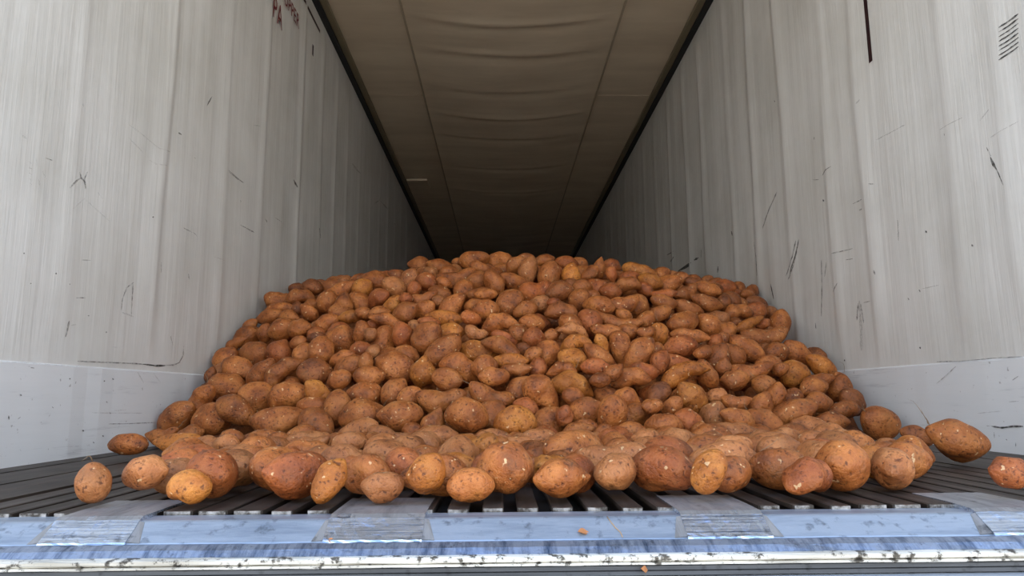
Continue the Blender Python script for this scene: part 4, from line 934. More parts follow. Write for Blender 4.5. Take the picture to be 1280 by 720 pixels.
-0.3049 2.7354 0.4544 0.975 -0.188 -0.119 0.1642 0.0650 -0.007 o y 535767 0 S|only golden long sweet potato above middle of slope
-0.2778 2.6416 0.3884 0.896 -0.435 0.091 0.1117 0.0812 -0.031 o y 936903 0 S|only golden oval sweet potato above middle of slope
-0.2911 2.4651 0.3115 0.762 0.047 0.646 0.1619 0.0908 -0.022 o n 532392 1 S|third large orange brown oval sweet potato from left wall on middle of slope
-0.2015 2.6832 0.4477 0.925 0.219 -0.311 0.0839 0.0646 -0.007 o r 567189 0 S|only reddish round sweet potato above middle of slope
-0.1791 2.5697 0.3817 0.932 0.170 -0.321 0.0885 0.0566 -0.100 k p 320152 0 S|only small dusty tan knobbly sweet potato on middle of slope
-0.0955 2.6508 0.4178 0.938 -0.277 0.209 0.1506 0.0827 0.100 k n 338113 0 S|first large orange brown knobbly sweet potato from left wall above middle of slope
0.0287 2.6717 0.4274 0.959 0.247 -0.137 0.1055 0.0782 0.003 o n 451959 0 S|second orange brown oval sweet potato from left wall above middle of slope
-0.0761 2.5168 0.3546 0.893 0.224 -0.391 0.1035 0.0597 -0.011 o r 638918 0 S|only small reddish oval sweet potato on middle of slope
-0.0276 2.5811 0.3751 0.477 0.221 0.851 0.0866 0.0752 0.014 r n 752300 0 S|second orange brown round sweet potato from left wall above middle of slope
0.0276 2.5224 0.3552 0.930 0.364 0.051 0.0879 0.0837 0.020 r r 685388 0 S|second large reddish round sweet potato from left wall on middle of slope
-0.1719 2.5174 0.3139 0.954 -0.271 -0.130 0.1530 0.0860 -0.019 o y 229091 0 S|only large golden oval sweet potato on middle of slope
-0.0819 2.4353 0.3099 0.825 -0.215 -0.522 0.1677 0.0670 0.100 k n 919315 0 S|only orange brown knobbly sweet potato on middle of slope
-0.0573 2.3702 0.2704 0.986 -0.161 -0.029 0.1217 0.0562 -0.021 o y 682464 0 S|only small golden long sweet potato below middle of slope
-0.1431 2.3298 0.2502 0.984 0.024 0.175 0.0936 0.0815 -0.007 r n 854480 0 S|only orange brown round sweet potato below middle of slope
-0.2252 2.3976 0.2456 0.863 0.114 -0.492 0.1453 0.0989 0.100 k n 522497 0 S|only large orange brown knobbly sweet potato below middle of slope
-0.0401 2.3154 0.2400 0.974 -0.223 0.048 0.1098 0.0500 -0.039 o n 837185 0 S|second small orange brown long sweet potato from left wall below middle of slope
0.0309 2.3482 0.2448 0.178 0.025 0.984 0.0756 0.0637 0.003 o r 353057 0 S|first reddish round sweet potato from left wall below middle of slope
-0.2622 2.2971 0.2108 0.976 -0.102 -0.194 0.1053 0.0748 -0.012 o n 957489 0 S|third orange brown oval sweet potato from left wall low on slope
-0.1124 2.2640 0.2158 0.971 0.236 0.031 0.1048 0.0703 -0.023 r n 425554 0 S|fourth orange brown oval sweet potato from left wall low on slope
0.0187 2.3989 0.2928 0.868 -0.051 0.494 0.0727 0.0500 0.029 o n 651318 0 S|only small orange brown oval sweet potato on middle of slope
0.0689 2.4619 0.2943 0.500 0.018 0.866 0.1126 0.0979 -0.023 r n 286520 0 S|seventh large orange brown round sweet potato from left wall on middle of slope
0.1725 2.6313 0.4144 0.724 -0.212 -0.656 0.1069 0.0880 0.023 o n 624977 0 S|third large orange brown round sweet potato from left wall above middle of slope
0.2501 2.6870 0.4265 0.443 -0.303 -0.843 0.1236 0.0940 0.028 o r 620203 0 S|only large reddish oval sweet potato above middle of slope
0.1734 2.5536 0.3833 0.934 0.285 -0.213 0.1242 0.0520 0.100 k p 119623 0 S|only small dusty tan knobbly sweet potato above middle of slope
0.1706 2.4948 0.3345 0.929 -0.310 0.202 0.1203 0.0686 0.100 k y 757901 0 S|only golden knobbly sweet potato on middle of slope
0.1499 2.3959 0.2739 0.923 -0.122 -0.364 0.1055 0.0878 -0.028 r y 592781 0 S|second large golden round sweet potato from left wall below middle of slope
0.3660 2.7219 0.4373 0.948 -0.209 -0.241 0.1874 0.0699 -0.100 k n 708033 0 S|second orange brown knobbly sweet potato from left wall above middle of slope
0.2985 2.6098 0.3909 0.994 0.072 -0.081 0.1216 0.0624 -0.033 o n 202997 0 S|third orange brown oval sweet potato from left wall above middle of slope
0.2690 2.5165 0.3334 0.491 0.293 -0.820 0.0858 0.0549 -0.014 t y 710831 0 S|only small golden tapered sweet potato on middle of slope
0.3435 2.5545 0.3192 0.166 0.034 -0.985 0.1380 0.0965 0.033 t n 36390 0 S|only large orange brown tapered sweet potato on middle of slope
0.3882 2.4715 0.2980 0.698 0.096 0.710 0.1538 0.0956 0.011 o n 202420 0 S|fourth large orange brown oval sweet potato from left wall on middle of slope
0.4731 2.7536 0.4446 0.747 -0.321 0.583 0.0904 0.0710 -0.032 o n 990587 0 S|third orange brown round sweet potato from left wall above middle of slope
0.4434 2.6058 0.3845 0.976 0.115 0.186 0.0725 0.0500 -0.100 k n 295228 0 S|only small orange brown knobbly sweet potato above middle of slope
0.5035 2.6531 0.3811 0.169 0.362 -0.917 0.0912 0.0729 0.010 o y 758400 1 S|only golden round sweet potato above middle of slope
0.2410 2.4255 0.2917 0.800 -0.106 -0.590 0.1210 0.0667 -0.040 o n 688823 0 S|second orange brown oval sweet potato from left wall on middle of slope
0.2206 2.3356 0.2450 0.995 0.040 -0.086 0.1043 0.0641 0.007 o r 764553 0 S|first reddish oval sweet potato from left wall below middle of slope
0.1079 2.3178 0.2348 0.998 0.066 0.005 0.1028 0.0590 0.100 k n 945462 1 S|only small orange brown knobbly sweet potato below middle of slope
0.3852 2.3640 0.2349 0.983 0.074 -0.168 0.1044 0.0642 -0.025 o r 307636 0 S|second reddish oval sweet potato from left wall below middle of slope
0.3274 2.3125 0.2068 0.954 -0.274 0.125 0.1337 0.0712 0.100 k n 939926 0 S|second orange brown knobbly sweet potato from left wall low on slope
0.2679 2.2615 0.2262 0.767 -0.013 0.642 0.0789 0.0589 -0.032 o n 539883 0 S|second small orange brown oval sweet potato from left wall below middle of slope
0.4502 2.4140 0.2663 0.345 -0.015 0.938 0.0911 0.0710 0.039 r r 554818 0 S|second reddish round sweet potato from left wall below middle of slope
0.2178 2.2204 0.2013 0.993 0.114 0.013 0.0695 0.0500 0.009 o n 913161 0 S|only small orange brown oval sweet potato low on slope
0.6327 2.8018 0.4391 0.966 0.172 0.193 0.1365 0.0987 -0.024 o n 942883 0 S|second large orange brown oval sweet potato from left wall above middle of slope
0.7819 2.8572 0.4251 0.917 0.262 -0.301 0.1779 0.1158 -0.100 k n 402703 0 S|second large orange brown knobbly sweet potato from left wall above middle of slope
0.9797 2.8692 0.3885 0.973 -0.226 0.048 0.1884 0.0898 -0.100 k n 136284 0 S|only large orange brown knobbly sweet potato on middle of slope
0.6183 2.6520 0.3732 0.953 -0.273 -0.130 0.1561 0.0587 0.012 o n 940578 0 S|only small orange brown long sweet potato on middle of slope
0.5606 2.5759 0.3270 0.983 0.047 0.178 0.1330 0.0851 0.020 o r 138957 0 S|only large reddish oval sweet potato on middle of slope
0.6235 2.5115 0.3020 0.972 -0.187 0.141 0.0696 0.0510 -0.021 o n 80385 0 S|third small orange brown oval sweet potato from left wall below middle of slope
0.6892 2.5472 0.2878 0.502 -0.180 0.846 0.1140 0.0841 -0.008 o d 968474 0 S|only large dark brown oval sweet potato on middle of slope
0.8329 2.6583 0.3268 0.790 -0.160 -0.592 0.1527 0.0838 -0.015 o n 812152 0 S|fifth large orange brown oval sweet potato from left wall on middle of slope
0.7628 2.6060 0.2948 0.494 0.050 -0.868 0.1069 0.0854 0.026 o n 338621 0 S|second large orange brown round sweet potato from left wall below middle of slope
0.7776 2.4904 0.2361 0.959 -0.253 0.129 0.1706 0.0773 -0.100 k n 160656 0 S|second orange brown knobbly sweet potato from left wall below middle of slope
0.8752 2.5673 0.2576 0.975 0.117 0.187 0.1073 0.0799 -0.010 o n 606459 0 S|only orange brown oval sweet potato below middle of slope
0.5078 2.4787 0.2671 0.996 -0.089 -0.018 0.1383 0.0759 -0.010 t r 997071 0 S|only reddish tapered sweet potato below middle of slope
0.5121 2.3559 0.2190 0.904 -0.154 0.399 0.1821 0.0690 0.100 k y 269662 0 S|only golden knobbly sweet potato below middle of slope
0.6042 2.4032 0.2248 0.496 0.145 -0.856 0.1109 0.0700 0.005 o n 49409 0 S|fifth orange brown oval sweet potato from left wall low on slope
0.6785 2.4652 0.2504 0.166 -0.415 0.894 0.0695 0.0584 -0.012 r d 154237 0 S|only small dark brown round sweet potato below middle of slope
0.7001 2.4139 0.2043 0.969 -0.207 0.137 0.1027 0.0741 -0.039 r n 757017 0 S|sixth orange brown oval sweet potato from left wall low on slope
0.9575 2.7083 0.3107 0.908 -0.305 0.285 0.1076 0.0847 0.019 o n 927269 0 S|eighth large orange brown round sweet potato from left wall on middle of slope
1.0850 2.7946 0.3074 0.757 0.231 -0.611 0.1630 0.0971 -0.031 o n 152508 0 S|sixth large orange brown oval sweet potato from left wall on middle of slope
1.1365 2.7125 0.2526 0.763 0.130 -0.633 0.1539 0.0944 0.028 o y 13847 0 S|only large golden oval sweet potato below middle of slope
0.9807 2.6088 0.2280 0.929 -0.083 -0.360 0.1282 0.1037 -0.020 o y 540090 0 S|only large golden round sweet potato low on slope
0.8930 2.5011 0.2419 0.844 -0.301 0.445 0.0654 0.0511 0.033 o n 196113 0 S|only small orange brown round sweet potato below middle of slope
-1.1625 2.4133 0.0892 0.747 -0.319 0.583 0.1623 0.0994 -0.010 o n 875272 0 S|first large orange brown oval sweet potato from left wall at foot of slope
-1.1065 2.4853 0.1459 0.334 -0.356 0.873 0.1295 0.0846 0.100 k n 835244 1 S|first large orange brown knobbly sweet potato from left wall just above foot of slope
-1.0277 2.3573 0.0806 0.902 -0.421 0.094 0.1450 0.1213 -0.002 r n 273903 0 S|first large orange brown round sweet potato from left wall at foot of slope
-1.1428 2.2715 0.0434 0.974 -0.177 0.143 0.1136 0.0565 -0.100 k n 207938 1 F|only small orange brown knobbly sweet potato in third row on floor
-0.8980 1.8245 0.0484 0.988 -0.143 0.062 0.1306 0.0500 -0.031 o y 720080 0 F|only small golden long sweet potato in third row on floor
-1.0350 2.2275 0.0479 0.940 0.272 0.204 0.0829 0.0594 -0.017 o n 413584 0 S|only small orange brown oval sweet potato at foot of slope
-1.0476 1.8816 0.0410 0.998 -0.055 -0.013 0.1063 0.0600 0.033 o n 868999 0 F|first small orange brown oval sweet potato from left wall in third row on floor
-1.0743 2.5984 0.1924 0.974 0.219 -0.057 0.1475 0.1063 0.035 o n 64161 0 S|first large orange brown oval sweet potato from left wall low on slope
-0.9167 2.4322 0.1516 0.932 -0.188 0.311 0.1455 0.1171 -0.020 r n 286164 0 S|first large orange brown round sweet potato from left wall just above foot of slope
-0.7857 2.3632 0.1571 0.936 -0.286 0.207 0.1472 0.1017 0.034 o n 714072 0 S|first large orange brown oval sweet potato from left wall just above foot of slope
-0.7639 2.1995 0.0857 0.990 0.104 0.099 0.1672 0.0950 -0.039 o n 55160 0 S|second large orange brown oval sweet potato from left wall at foot of slope
-0.9242 2.2946 0.1140 0.808 0.233 -0.541 0.1415 0.0963 0.017 t n 83882 0 S|only large orange brown tapered sweet potato just above foot of slope
-0.6745 2.3187 0.1712 0.731 0.386 -0.563 0.1117 0.0795 -0.038 t y 258449 0 S|only golden tapered sweet potato low on slope
-0.6791 2.2599 0.1279 0.996 -0.093 -0.018 0.1015 0.0641 -0.006 o n 778814 0 S|first orange brown oval sweet potato from left wall just above foot of slope
-0.6347 2.1449 0.0759 0.785 -0.340 -0.518 0.1285 0.0919 -0.007 o n 972156 0 S|third large orange brown oval sweet potato from left wall at foot of slope
-0.8014 1.9197 0.0498 0.966 -0.222 0.135 0.0742 0.0500 0.035 o n 231773 0 F|second small orange brown oval sweet potato from left wall in third row on floor
-0.5940 2.2235 0.1198 0.177 0.093 0.980 0.1236 0.0873 -0.031 o n 884226 0 S|second large orange brown oval sweet potato from left wall just above foot of slope
-0.7236 1.6839 0.0491 0.972 -0.233 -0.039 0.0701 0.0500 0.020 o p 696438 0 F|first small dusty tan oval sweet potato from left wall in third row on floor
-0.5276 1.6839 0.0499 0.965 -0.225 0.134 0.0927 0.0500 -0.100 k p 438192 0 F|only small dusty tan knobbly sweet potato in third row on floor
-0.5262 2.3056 0.1650 0.987 0.159 0.020 0.1155 0.0861 -0.035 r n 543214 0 S|second large orange brown oval sweet potato from left wall low on slope
-0.4250 2.2742 0.1701 0.642 0.018 0.767 0.1048 0.0853 -0.024 o n 308426 0 S|only large orange brown round sweet potato low on slope
-0.3624 2.2183 0.1546 0.963 0.267 0.036 0.0967 0.0634 0.038 o n 722736 0 S|second orange brown oval sweet potato from left wall just above foot of slope
-0.5019 2.1590 0.0993 0.957 0.211 0.197 0.1456 0.1125 -0.004 o n 965535 1 S|second large orange brown round sweet potato from left wall just above foot of slope
-0.3832 2.1044 0.1010 0.983 0.183 0.023 0.1360 0.0915 -0.028 o n 649567 0 S|fourth large orange brown oval sweet potato from left wall at foot of slope
-0.2697 2.1672 0.1487 0.989 0.146 0.018 0.1554 0.0907 -0.100 k n 384222 0 S|second large orange brown knobbly sweet potato from left wall just above foot of slope
-0.4974 2.0622 0.0590 0.938 -0.129 0.322 0.1305 0.0732 0.013 o p 283876 0 S|first dusty tan oval sweet potato from left wall at foot of slope
-0.3851 1.9711 0.0462 0.982 0.093 -0.165 0.1403 0.0712 -0.100 k p 209750 0 S|only dusty tan knobbly sweet potato at foot of slope
-0.2825 2.0786 0.0707 0.263 0.005 0.965 0.1144 0.0887 0.040 t n 329721 0 S|only large orange brown tapered sweet potato at foot of slope
-0.2488 1.7991 0.0534 0.991 0.135 0.016 0.1262 0.0640 0.016 o p 462684 0 S|first dusty tan long sweet potato from left wall at foot of slope
-0.4267 1.6248 0.0553 0.993 0.114 0.013 0.0818 0.0500 0.003 o p 904782 0 F|second small dusty tan oval sweet potato from left wall in third row on floor
-0.1866 2.0464 0.1008 0.981 -0.045 -0.186 0.1293 0.1039 0.040 o n 953471 0 S|second large orange brown round sweet potato from left wall at foot of slope
-0.1092 2.1357 0.0930 0.700 0.015 -0.714 0.1131 0.1103 0.000 o n 984103 0 S|third large orange brown round sweet potato from left wall just above foot of slope
-0.1213 2.2078 0.1568 0.922 0.235 -0.307 0.1544 0.0744 -0.100 k n 9186 1 S|first orange brown knobbly sweet potato from left wall low on slope
-0.0307 2.2758 0.1713 0.646 -0.083 0.759 0.1142 0.0839 -0.004 o n 455094 0 S|third large orange brown oval sweet potato from left wall low on slope
-0.0509 2.0184 0.0807 1.000 0.031 0.000 0.1235 0.0955 0.028 r y 391843 0 S|only large golden round sweet potato at foot of slope
-0.0146 2.1356 0.1180 0.860 -0.010 -0.510 0.0886 0.0680 0.037 o r 493767 0 S|only reddish oval sweet potato just above foot of slope
0.0373 2.1992 0.1567 0.630 0.294 -0.718 0.1495 0.1075 0.018 t n 514133 0 S|only large orange brown tapered sweet potato low on slope
0.0490 2.0827 0.0804 0.915 0.344 0.210 0.1172 0.0886 -0.011 r n 598097 0 S|fifth large orange brown oval sweet potato from left wall at foot of slope
0.0869 2.0170 0.0989 0.170 -0.357 0.919 0.0693 0.0517 -0.008 o r 594465 0 S|only small reddish oval sweet potato at foot of slope
0.1333 2.2619 0.1851 0.956 0.175 -0.236 0.1524 0.0893 0.100 k y 839610 0 S|only large golden knobbly sweet potato low on slope
0.1291 2.1832 0.1537 0.948 0.290 -0.129 0.0732 0.0585 -0.021 o n 642492 0 S|only small orange brown round sweet potato just above foot of slope
-0.0051 1.7939 0.0508 0.991 0.096 0.098 0.1053 0.0500 -0.001 o p 301672 0 F|only small dusty tan long sweet potato in third row on floor
0.1140 1.9529 0.0598 0.952 0.136 0.273 0.0993 0.0500 0.029 o n 795658 0 S|only small orange brown long sweet potato at foot of slope
0.1597 2.1252 0.1082 0.939 -0.271 0.210 0.1141 0.0836 0.014 o n 972532 0 S|third large orange brown oval sweet potato from left wall just above foot of slope
0.2233 2.0440 0.1049 0.158 -0.513 0.844 0.1154 0.0872 0.005 o n 546427 0 S|fourth large orange brown oval sweet potato from left wall just above foot of slope
0.2970 2.2060 0.1457 0.910 -0.187 -0.369 0.0846 0.0666 0.024 o n 405368 0 S|first orange brown round sweet potato from left wall just above foot of slope
0.3080 2.1424 0.0935 0.849 -0.276 0.451 0.1072 0.0875 -0.000 o n 983117 0 S|third large orange brown round sweet potato from left wall at foot of slope
0.5029 2.2421 0.1405 0.496 0.165 -0.852 0.1289 0.0970 0.013 o y 437792 0 S|only large golden oval sweet potato just above foot of slope
0.3940 2.2125 0.1525 0.502 -0.190 0.844 0.0994 0.0803 -0.001 r d 157553 0 S|only dark brown round sweet potato low on slope
0.4205 2.1472 0.1229 0.729 -0.396 0.558 0.0764 0.0544 -0.012 o n 957745 0 S|second small orange brown oval sweet potato from left wall just above foot of slope
0.3683 2.0394 0.0690 0.983 -0.182 -0.032 0.1114 0.0742 0.021 o n 402687 0 S|second orange brown oval sweet potato from left wall at foot of slope
0.4498 2.0921 0.0779 0.839 0.315 -0.444 0.0940 0.0829 -0.034 o r 406887 0 S|only large reddish round sweet potato at foot of slope
0.2684 1.9935 0.0515 0.999 -0.032 -0.009 0.1071 0.0606 0.038 o n 761308 0 S|first orange brown oval sweet potato from left wall at foot of slope
0.2469 1.6835 0.0544 0.962 -0.270 -0.045 0.0723 0.0500 -0.003 o p 79096 0 F|third small dusty tan oval sweet potato from left wall in third row on floor
0.3468 2.0793 0.1243 0.904 0.424 0.060 0.0737 0.0500 -0.022 o n 646976 0 S|first small orange brown oval sweet potato from left wall just above foot of slope
0.7974 2.3966 0.1811 0.833 -0.184 -0.522 0.0968 0.0740 0.030 o n 286379 1 S|seventh orange brown oval sweet potato from left wall low on slope
0.7984 2.3059 0.1500 0.088 -0.308 0.947 0.0955 0.0678 0.000 o n 24697 0 S|eighth orange brown oval sweet potato from left wall low on slope
0.5962 2.2709 0.1486 0.930 -0.363 -0.059 0.0687 0.0652 0.028 r p 680079 0 S|only dusty tan round sweet potato low on slope
0.7206 2.2348 0.1243 0.504 -0.134 0.853 0.0908 0.0819 -0.017 t n 55705 0 S|only orange brown tapered sweet potato just above foot of slope
0.6347 2.2079 0.1350 0.978 -0.205 -0.035 0.0950 0.0567 -0.100 k n 367892 0 S|only small orange brown knobbly sweet potato just above foot of slope
0.8657 2.3417 0.1454 0.933 0.296 0.206 0.0777 0.0595 0.038 r n 519279 0 S|third small orange brown oval sweet potato from left wall just above foot of slope
0.8185 2.2482 0.0961 0.889 -0.261 0.377 0.1715 0.0771 0.014 o n 783530 0 S|only orange brown long sweet potato just above foot of slope
0.9914 2.4649 0.1784 0.964 0.046 0.263 0.1064 0.0771 0.037 o n 324349 0 S|ninth orange brown oval sweet potato from left wall low on slope
0.6986 2.1534 0.0679 0.853 -0.078 -0.516 0.1379 0.0812 0.018 o n 492536 1 S|fifth orange brown oval sweet potato from left wall at foot of slope
0.5954 2.0898 0.0870 0.938 0.052 -0.342 0.1084 0.0654 0.015 o n 774716 0 S|fourth orange brown oval sweet potato from left wall at foot of slope
0.5430 2.1664 0.0812 0.335 -0.352 0.874 0.1250 0.0924 -0.002 o p 919355 0 S|only large dusty tan oval sweet potato just above foot of slope
0.5417 1.9712 0.0469 0.994 0.073 -0.081 0.1602 0.0782 -0.035 o p 833790 0 S|second dusty tan long sweet potato from left wall at foot of slope
0.8436 2.1694 0.0541 0.965 0.044 -0.259 0.1286 0.0744 -0.030 o p 547444 0 S|second dusty tan oval sweet potato from left wall at foot of slope
0.9505 2.3528 0.1257 0.978 -0.145 0.148 0.0971 0.0771 0.026 o n 168121 0 S|second orange brown round sweet potato from left wall just above foot of slope
0.6123 1.6211 0.0495 0.973 -0.227 -0.039 0.0764 0.0500 0.015 o p 440441 0 F|fourth small dusty tan oval sweet potato from left wall in third row on floor
1.1181 2.5480 0.1750 0.252 -0.368 0.895 0.1090 0.0837 -0.027 o n 712308 1 S|fourth large orange brown oval sweet potato from left wall low on slope
1.1168 2.4594 0.1277 0.619 0.373 -0.691 0.1171 0.0802 0.020 o d 669294 0 S|only dark brown oval sweet potato just above foot of slope
1.0507 2.3886 0.1024 0.971 0.237 0.032 0.1242 0.0683 0.036 o n 145559 0 S|third orange brown oval sweet potato from left wall just above foot of slope
0.9368 2.2358 0.0714 0.984 -0.174 -0.031 0.1138 0.0606 0.009 o n 267052 0 S|seventh orange brown oval sweet potato from left wall at foot of slope
1.1313 2.3172 0.0633 0.908 0.303 -0.291 0.1391 0.1066 -0.037 o n 859490 2 S|sixth large orange brown oval sweet potato from left wall at foot of slope
1.0011 1.8885 0.0447 0.921 -0.136 -0.365 0.0866 0.0513 0.019 o d 586320 0 S|only small dark brown oval sweet potato at foot of slope
0.6450 1.3126 0.0491 0.504 -0.131 0.854 0.0690 0.0500 -0.002 r y 63100 0 F|only small golden oval sweet potato in third row on floor
0.8319 2.0253 0.0441 0.974 0.223 0.029 0.1204 0.0587 0.029 o p 663018 0 S|only small dusty tan long sweet potato at foot of slope
-0.6856 1.0804 0.0355 0.154 -0.549 0.821 0.0694 0.0518 -0.028 o p 380647 1 F|only small dusty tan oval sweet potato in front row on floor edge
-0.2655 1.0761 0.0284 0.997 0.082 0.008 0.0638 0.0500 -0.018 r p 190947 0 F|only small dusty tan round sweet potato in front row on floor edge
-0.2006 1.0815 0.0448 0.330 -0.393 0.858 0.0686 0.0564 0.034 o y 154788 0 F|only small golden round sweet potato in front row on floor edge
-0.3430 1.0773 0.0365 0.477 0.223 0.850 0.0721 0.0500 0.027 r y 543801 0 F|second small golden oval sweet potato from left wall in front row on floor edge
0.2151 1.0781 0.0453 0.484 0.178 0.857 0.0721 0.0520 0.033 o y 312318 0 F|only small golden oval sweet potato in second row on floor
-0.7649 1.5680 0.0398 0.982 0.185 0.024 0.0960 0.0740 0.002 r n 921691 0 F|first orange brown round sweet potato from left wall in third row on floor
-0.1362 1.0769 0.0271 0.987 0.160 0.020 0.0718 0.0500 0.014 o n 300654 0 F|only small orange brown oval sweet potato in front row on floor edge
-0.6377 1.1329 0.0448 0.976 -0.159 0.146 0.0736 0.0556 0.035 o p 201763 0 F|only small dusty tan oval sweet potato in second row on floor
-0.5466 1.0783 0.0279 0.930 -0.352 0.109 0.0721 0.0500 0.013 o y 71419 0 F|first small golden oval sweet potato from left wall in front row on floor edge
0.9077 1.5752 0.0549 0.942 -0.172 -0.287 0.1344 0.0910 -0.033 o n 488253 2 L|big brown sweet potato lying loose on the bare floor by the right wall
0.6629 1.0771 0.0401 0.970 0.238 -0.054 0.0694 0.0500 -0.028 o r 227301 0 L|reddish sweet potato lying alone nearest the end of the floor by the right wall
-0.2867 1.5487 0.0436 0.218 0.976 0.000 0.1209 0.0753 -0.038 o p 426071 0 F|fifth dusty tan oval sweet potato from left wall in third row on floor
0.4665 1.2704 0.0395 -0.163 0.987 0.000 0.1131 0.0743 -0.009 o p 965266 0 F|eleventh dusty tan oval sweet potato from left wall in third row on floor
-0.3694 1.2754 0.0392 0.999 0.045 0.000 0.0977 0.0720 0.009 o p 29909 0 F|second dusty tan oval sweet potato from left wall in third row on floor
0.3607 1.1841 0.0375 -0.968 0.250 0.000 0.0979 0.0706 -0.007 o n 525466 0 F|second orange brown oval sweet potato from left wall in second row on floor
-0.2612 1.2671 0.0351 -0.729 0.685 0.000 0.0883 0.0658 -0.027 o r 151047 0 F|third reddish oval sweet potato from left wall in second row on floor
0.7546 1.5115 0.0315 -0.968 0.252 0.000 0.1122 0.0623 -0.100 k n 46210 1 F|only orange brown knobbly sweet potato in third row on floor
-0.5429 1.2520 0.0404 -0.555 0.832 0.000 0.1051 0.0699 0.038 o p 927690 0 F|first dusty tan oval sweet potato from left wall in second row on floor
-0.5807 1.8664 0.0390 0.832 0.555 0.000 0.1337 0.0718 0.007 r p 663931 0 F|first dusty tan oval sweet potato from left wall in third row on floor
-0.0533 1.7073 0.0370 0.997 0.079 0.000 0.0873 0.0643 -0.025 r p 303478 0 F|seventh dusty tan oval sweet potato from left wall in third row on floor
0.2085 1.3123 0.0404 0.779 0.627 0.000 0.1425 0.0812 0.034 o r 368023 0 F|second reddish oval sweet potato from left wall in third row on floor
0.6072 1.5063 0.0402 -0.185 0.983 0.000 0.1203 0.0797 -0.037 o p 896287 0 F|twelfth dusty tan oval sweet potato from left wall in third row on floor
0.4626 1.4397 0.0422 0.921 0.389 0.000 0.1106 0.0766 -0.012 o p 329284 0 F|tenth dusty tan oval sweet potato from left wall in third row on floor
-0.1684 1.3702 0.0482 0.103 0.995 0.000 0.1470 0.0794 -0.030 o p 904518 0 F|sixth dusty tan oval sweet potato from left wall in third row on floor
0.1424 1.3895 0.0411 -0.979 0.203 0.000 0.0878 0.0732 0.031 r n 496461 0 F|second orange brown round sweet potato from left wall in third row on floor
-0.5190 1.6131 0.0350 0.870 0.493 0.000 0.1127 0.0627 -0.013 o n 650191 0 F|second orange brown oval sweet potato from left wall in third row on floor
0.7069 1.9679 0.0375 0.996 0.084 0.000 0.1377 0.0745 0.031 o n 971160 0 S|sixth orange brown oval sweet potato from left wall at foot of slope
-0.3047 1.1357 0.0364 -0.926 0.376 0.000 0.0905 0.0697 -0.017 t n 513104 0 F|first orange brown tapered sweet potato from left wall in second row on floor
0.4538 1.1579 0.0470 0.641 0.768 0.000 0.1142 0.0803 -0.040 r n 260962 0 F|third orange brown oval sweet potato from left wall in second row on floor
0.0997 1.2453 0.0476 -0.987 0.163 0.000 0.1214 0.0745 0.100 k p 533414 0 F|only dusty tan knobbly sweet potato in third row on floor
0.5431 1.1795 0.0351 0.467 0.884 0.000 0.1048 0.0671 0.018 o p 295301 0 F|second dusty tan oval sweet potato from left wall in second row on floor
0.0531 1.4517 0.0490 0.803 0.595 0.000 0.1497 0.0809 -0.024 o n 360768 0 F|fourth orange brown oval sweet potato from left wall in third row on floor
0.0276 1.1697 0.0339 -0.072 0.997 0.000 0.0779 0.0610 0.028 r r 431247 0 F|second reddish round sweet potato from left wall in second row on floor
-0.2669 1.6541 0.0431 -0.617 0.787 0.000 0.0910 0.0781 0.008 o p 729960 0 F|first dusty tan round sweet potato from left wall in third row on floor
-0.0885 1.1311 0.0472 -0.815 0.580 0.000 0.1002 0.0814 -0.024 o n 398001 0 F|only orange brown round sweet potato in second row on floor
0.3378 1.4644 0.0440 0.987 0.162 0.000 0.1358 0.0769 -0.019 o n 117829 0 F|fifth orange brown oval sweet potato from left wall in third row on floor
-0.1464 1.4863 0.0557 -0.794 0.608 0.000 0.1157 0.0791 0.100 k y 650292 0 F|only golden knobbly sweet potato in third row on floor
-0.6369 1.6336 0.0367 0.648 0.762 0.000 0.1042 0.0680 0.017 o n 148130 0 F|first orange brown oval sweet potato from left wall in third row on floor
-0.4091 1.1337 0.0436 0.732 0.681 0.000 0.1087 0.0770 -0.034 o r 177930 0 F|second reddish oval sweet potato from left wall in second row on floor
-0.1961 1.1451 0.0334 -1.000 0.026 0.000 0.1132 0.0703 -0.039 t n 930599 0 F|second orange brown tapered sweet potato from left wall in second row on floor
-0.6381 1.2606 0.0392 0.937 0.350 0.000 0.0815 0.0693 -0.025 o r 859921 0 F|first reddish round sweet potato from left wall in second row on floor
-0.3152 1.4246 0.0409 -0.997 0.082 0.000 0.0987 0.0716 0.001 o p 943715 0 F|fourth dusty tan oval sweet potato from left wall in third row on floor
0.1636 1.1565 0.0382 -0.720 0.694 0.000 0.1174 0.0725 -0.026 o r 39301 0 F|fourth reddish oval sweet potato from left wall in second row on floor
0.6810 1.5752 0.0406 -0.923 0.384 0.000 0.0862 0.0741 0.015 r n 285285 0 F|third orange brown round sweet potato from left wall in third row on floor
0.2706 1.1397 0.0343 0.739 0.674 0.000 0.1089 0.0674 -0.002 t n 550792 0 F|second orange brown tapered sweet potato from left wall in front row on floor edge
0.0864 1.1233 0.0373 0.411 0.912 0.000 0.0824 0.0706 0.021 r p 66325 0 F|only dusty tan round sweet potato in front row on floor edge
-0.0212 1.5007 0.0335 -0.451 0.892 0.000 0.0864 0.0653 -0.035 o n 101584 0 F|third orange brown oval sweet potato from left wall in third row on floor
0.2934 1.2483 0.0404 0.981 0.192 0.000 0.1424 0.0761 0.011 r p 753632 1 F|ninth dusty tan oval sweet potato from left wall in third row on floor
0.3045 1.6232 0.0442 0.227 0.974 0.000 0.1187 0.0802 0.009 o p 609988 0 F|eighth dusty tan oval sweet potato from left wall in third row on floor
0.6132 1.2547 0.0384 0.970 0.242 0.000 0.1009 0.0757 -0.004 t n 715190 0 F|third orange brown tapered sweet potato from left wall in second row on floor
0.4623 1.8927 0.0434 0.979 0.204 0.000 0.1208 0.0792 -0.013 o n 566608 0 S|third orange brown oval sweet potato from left wall at foot of slope
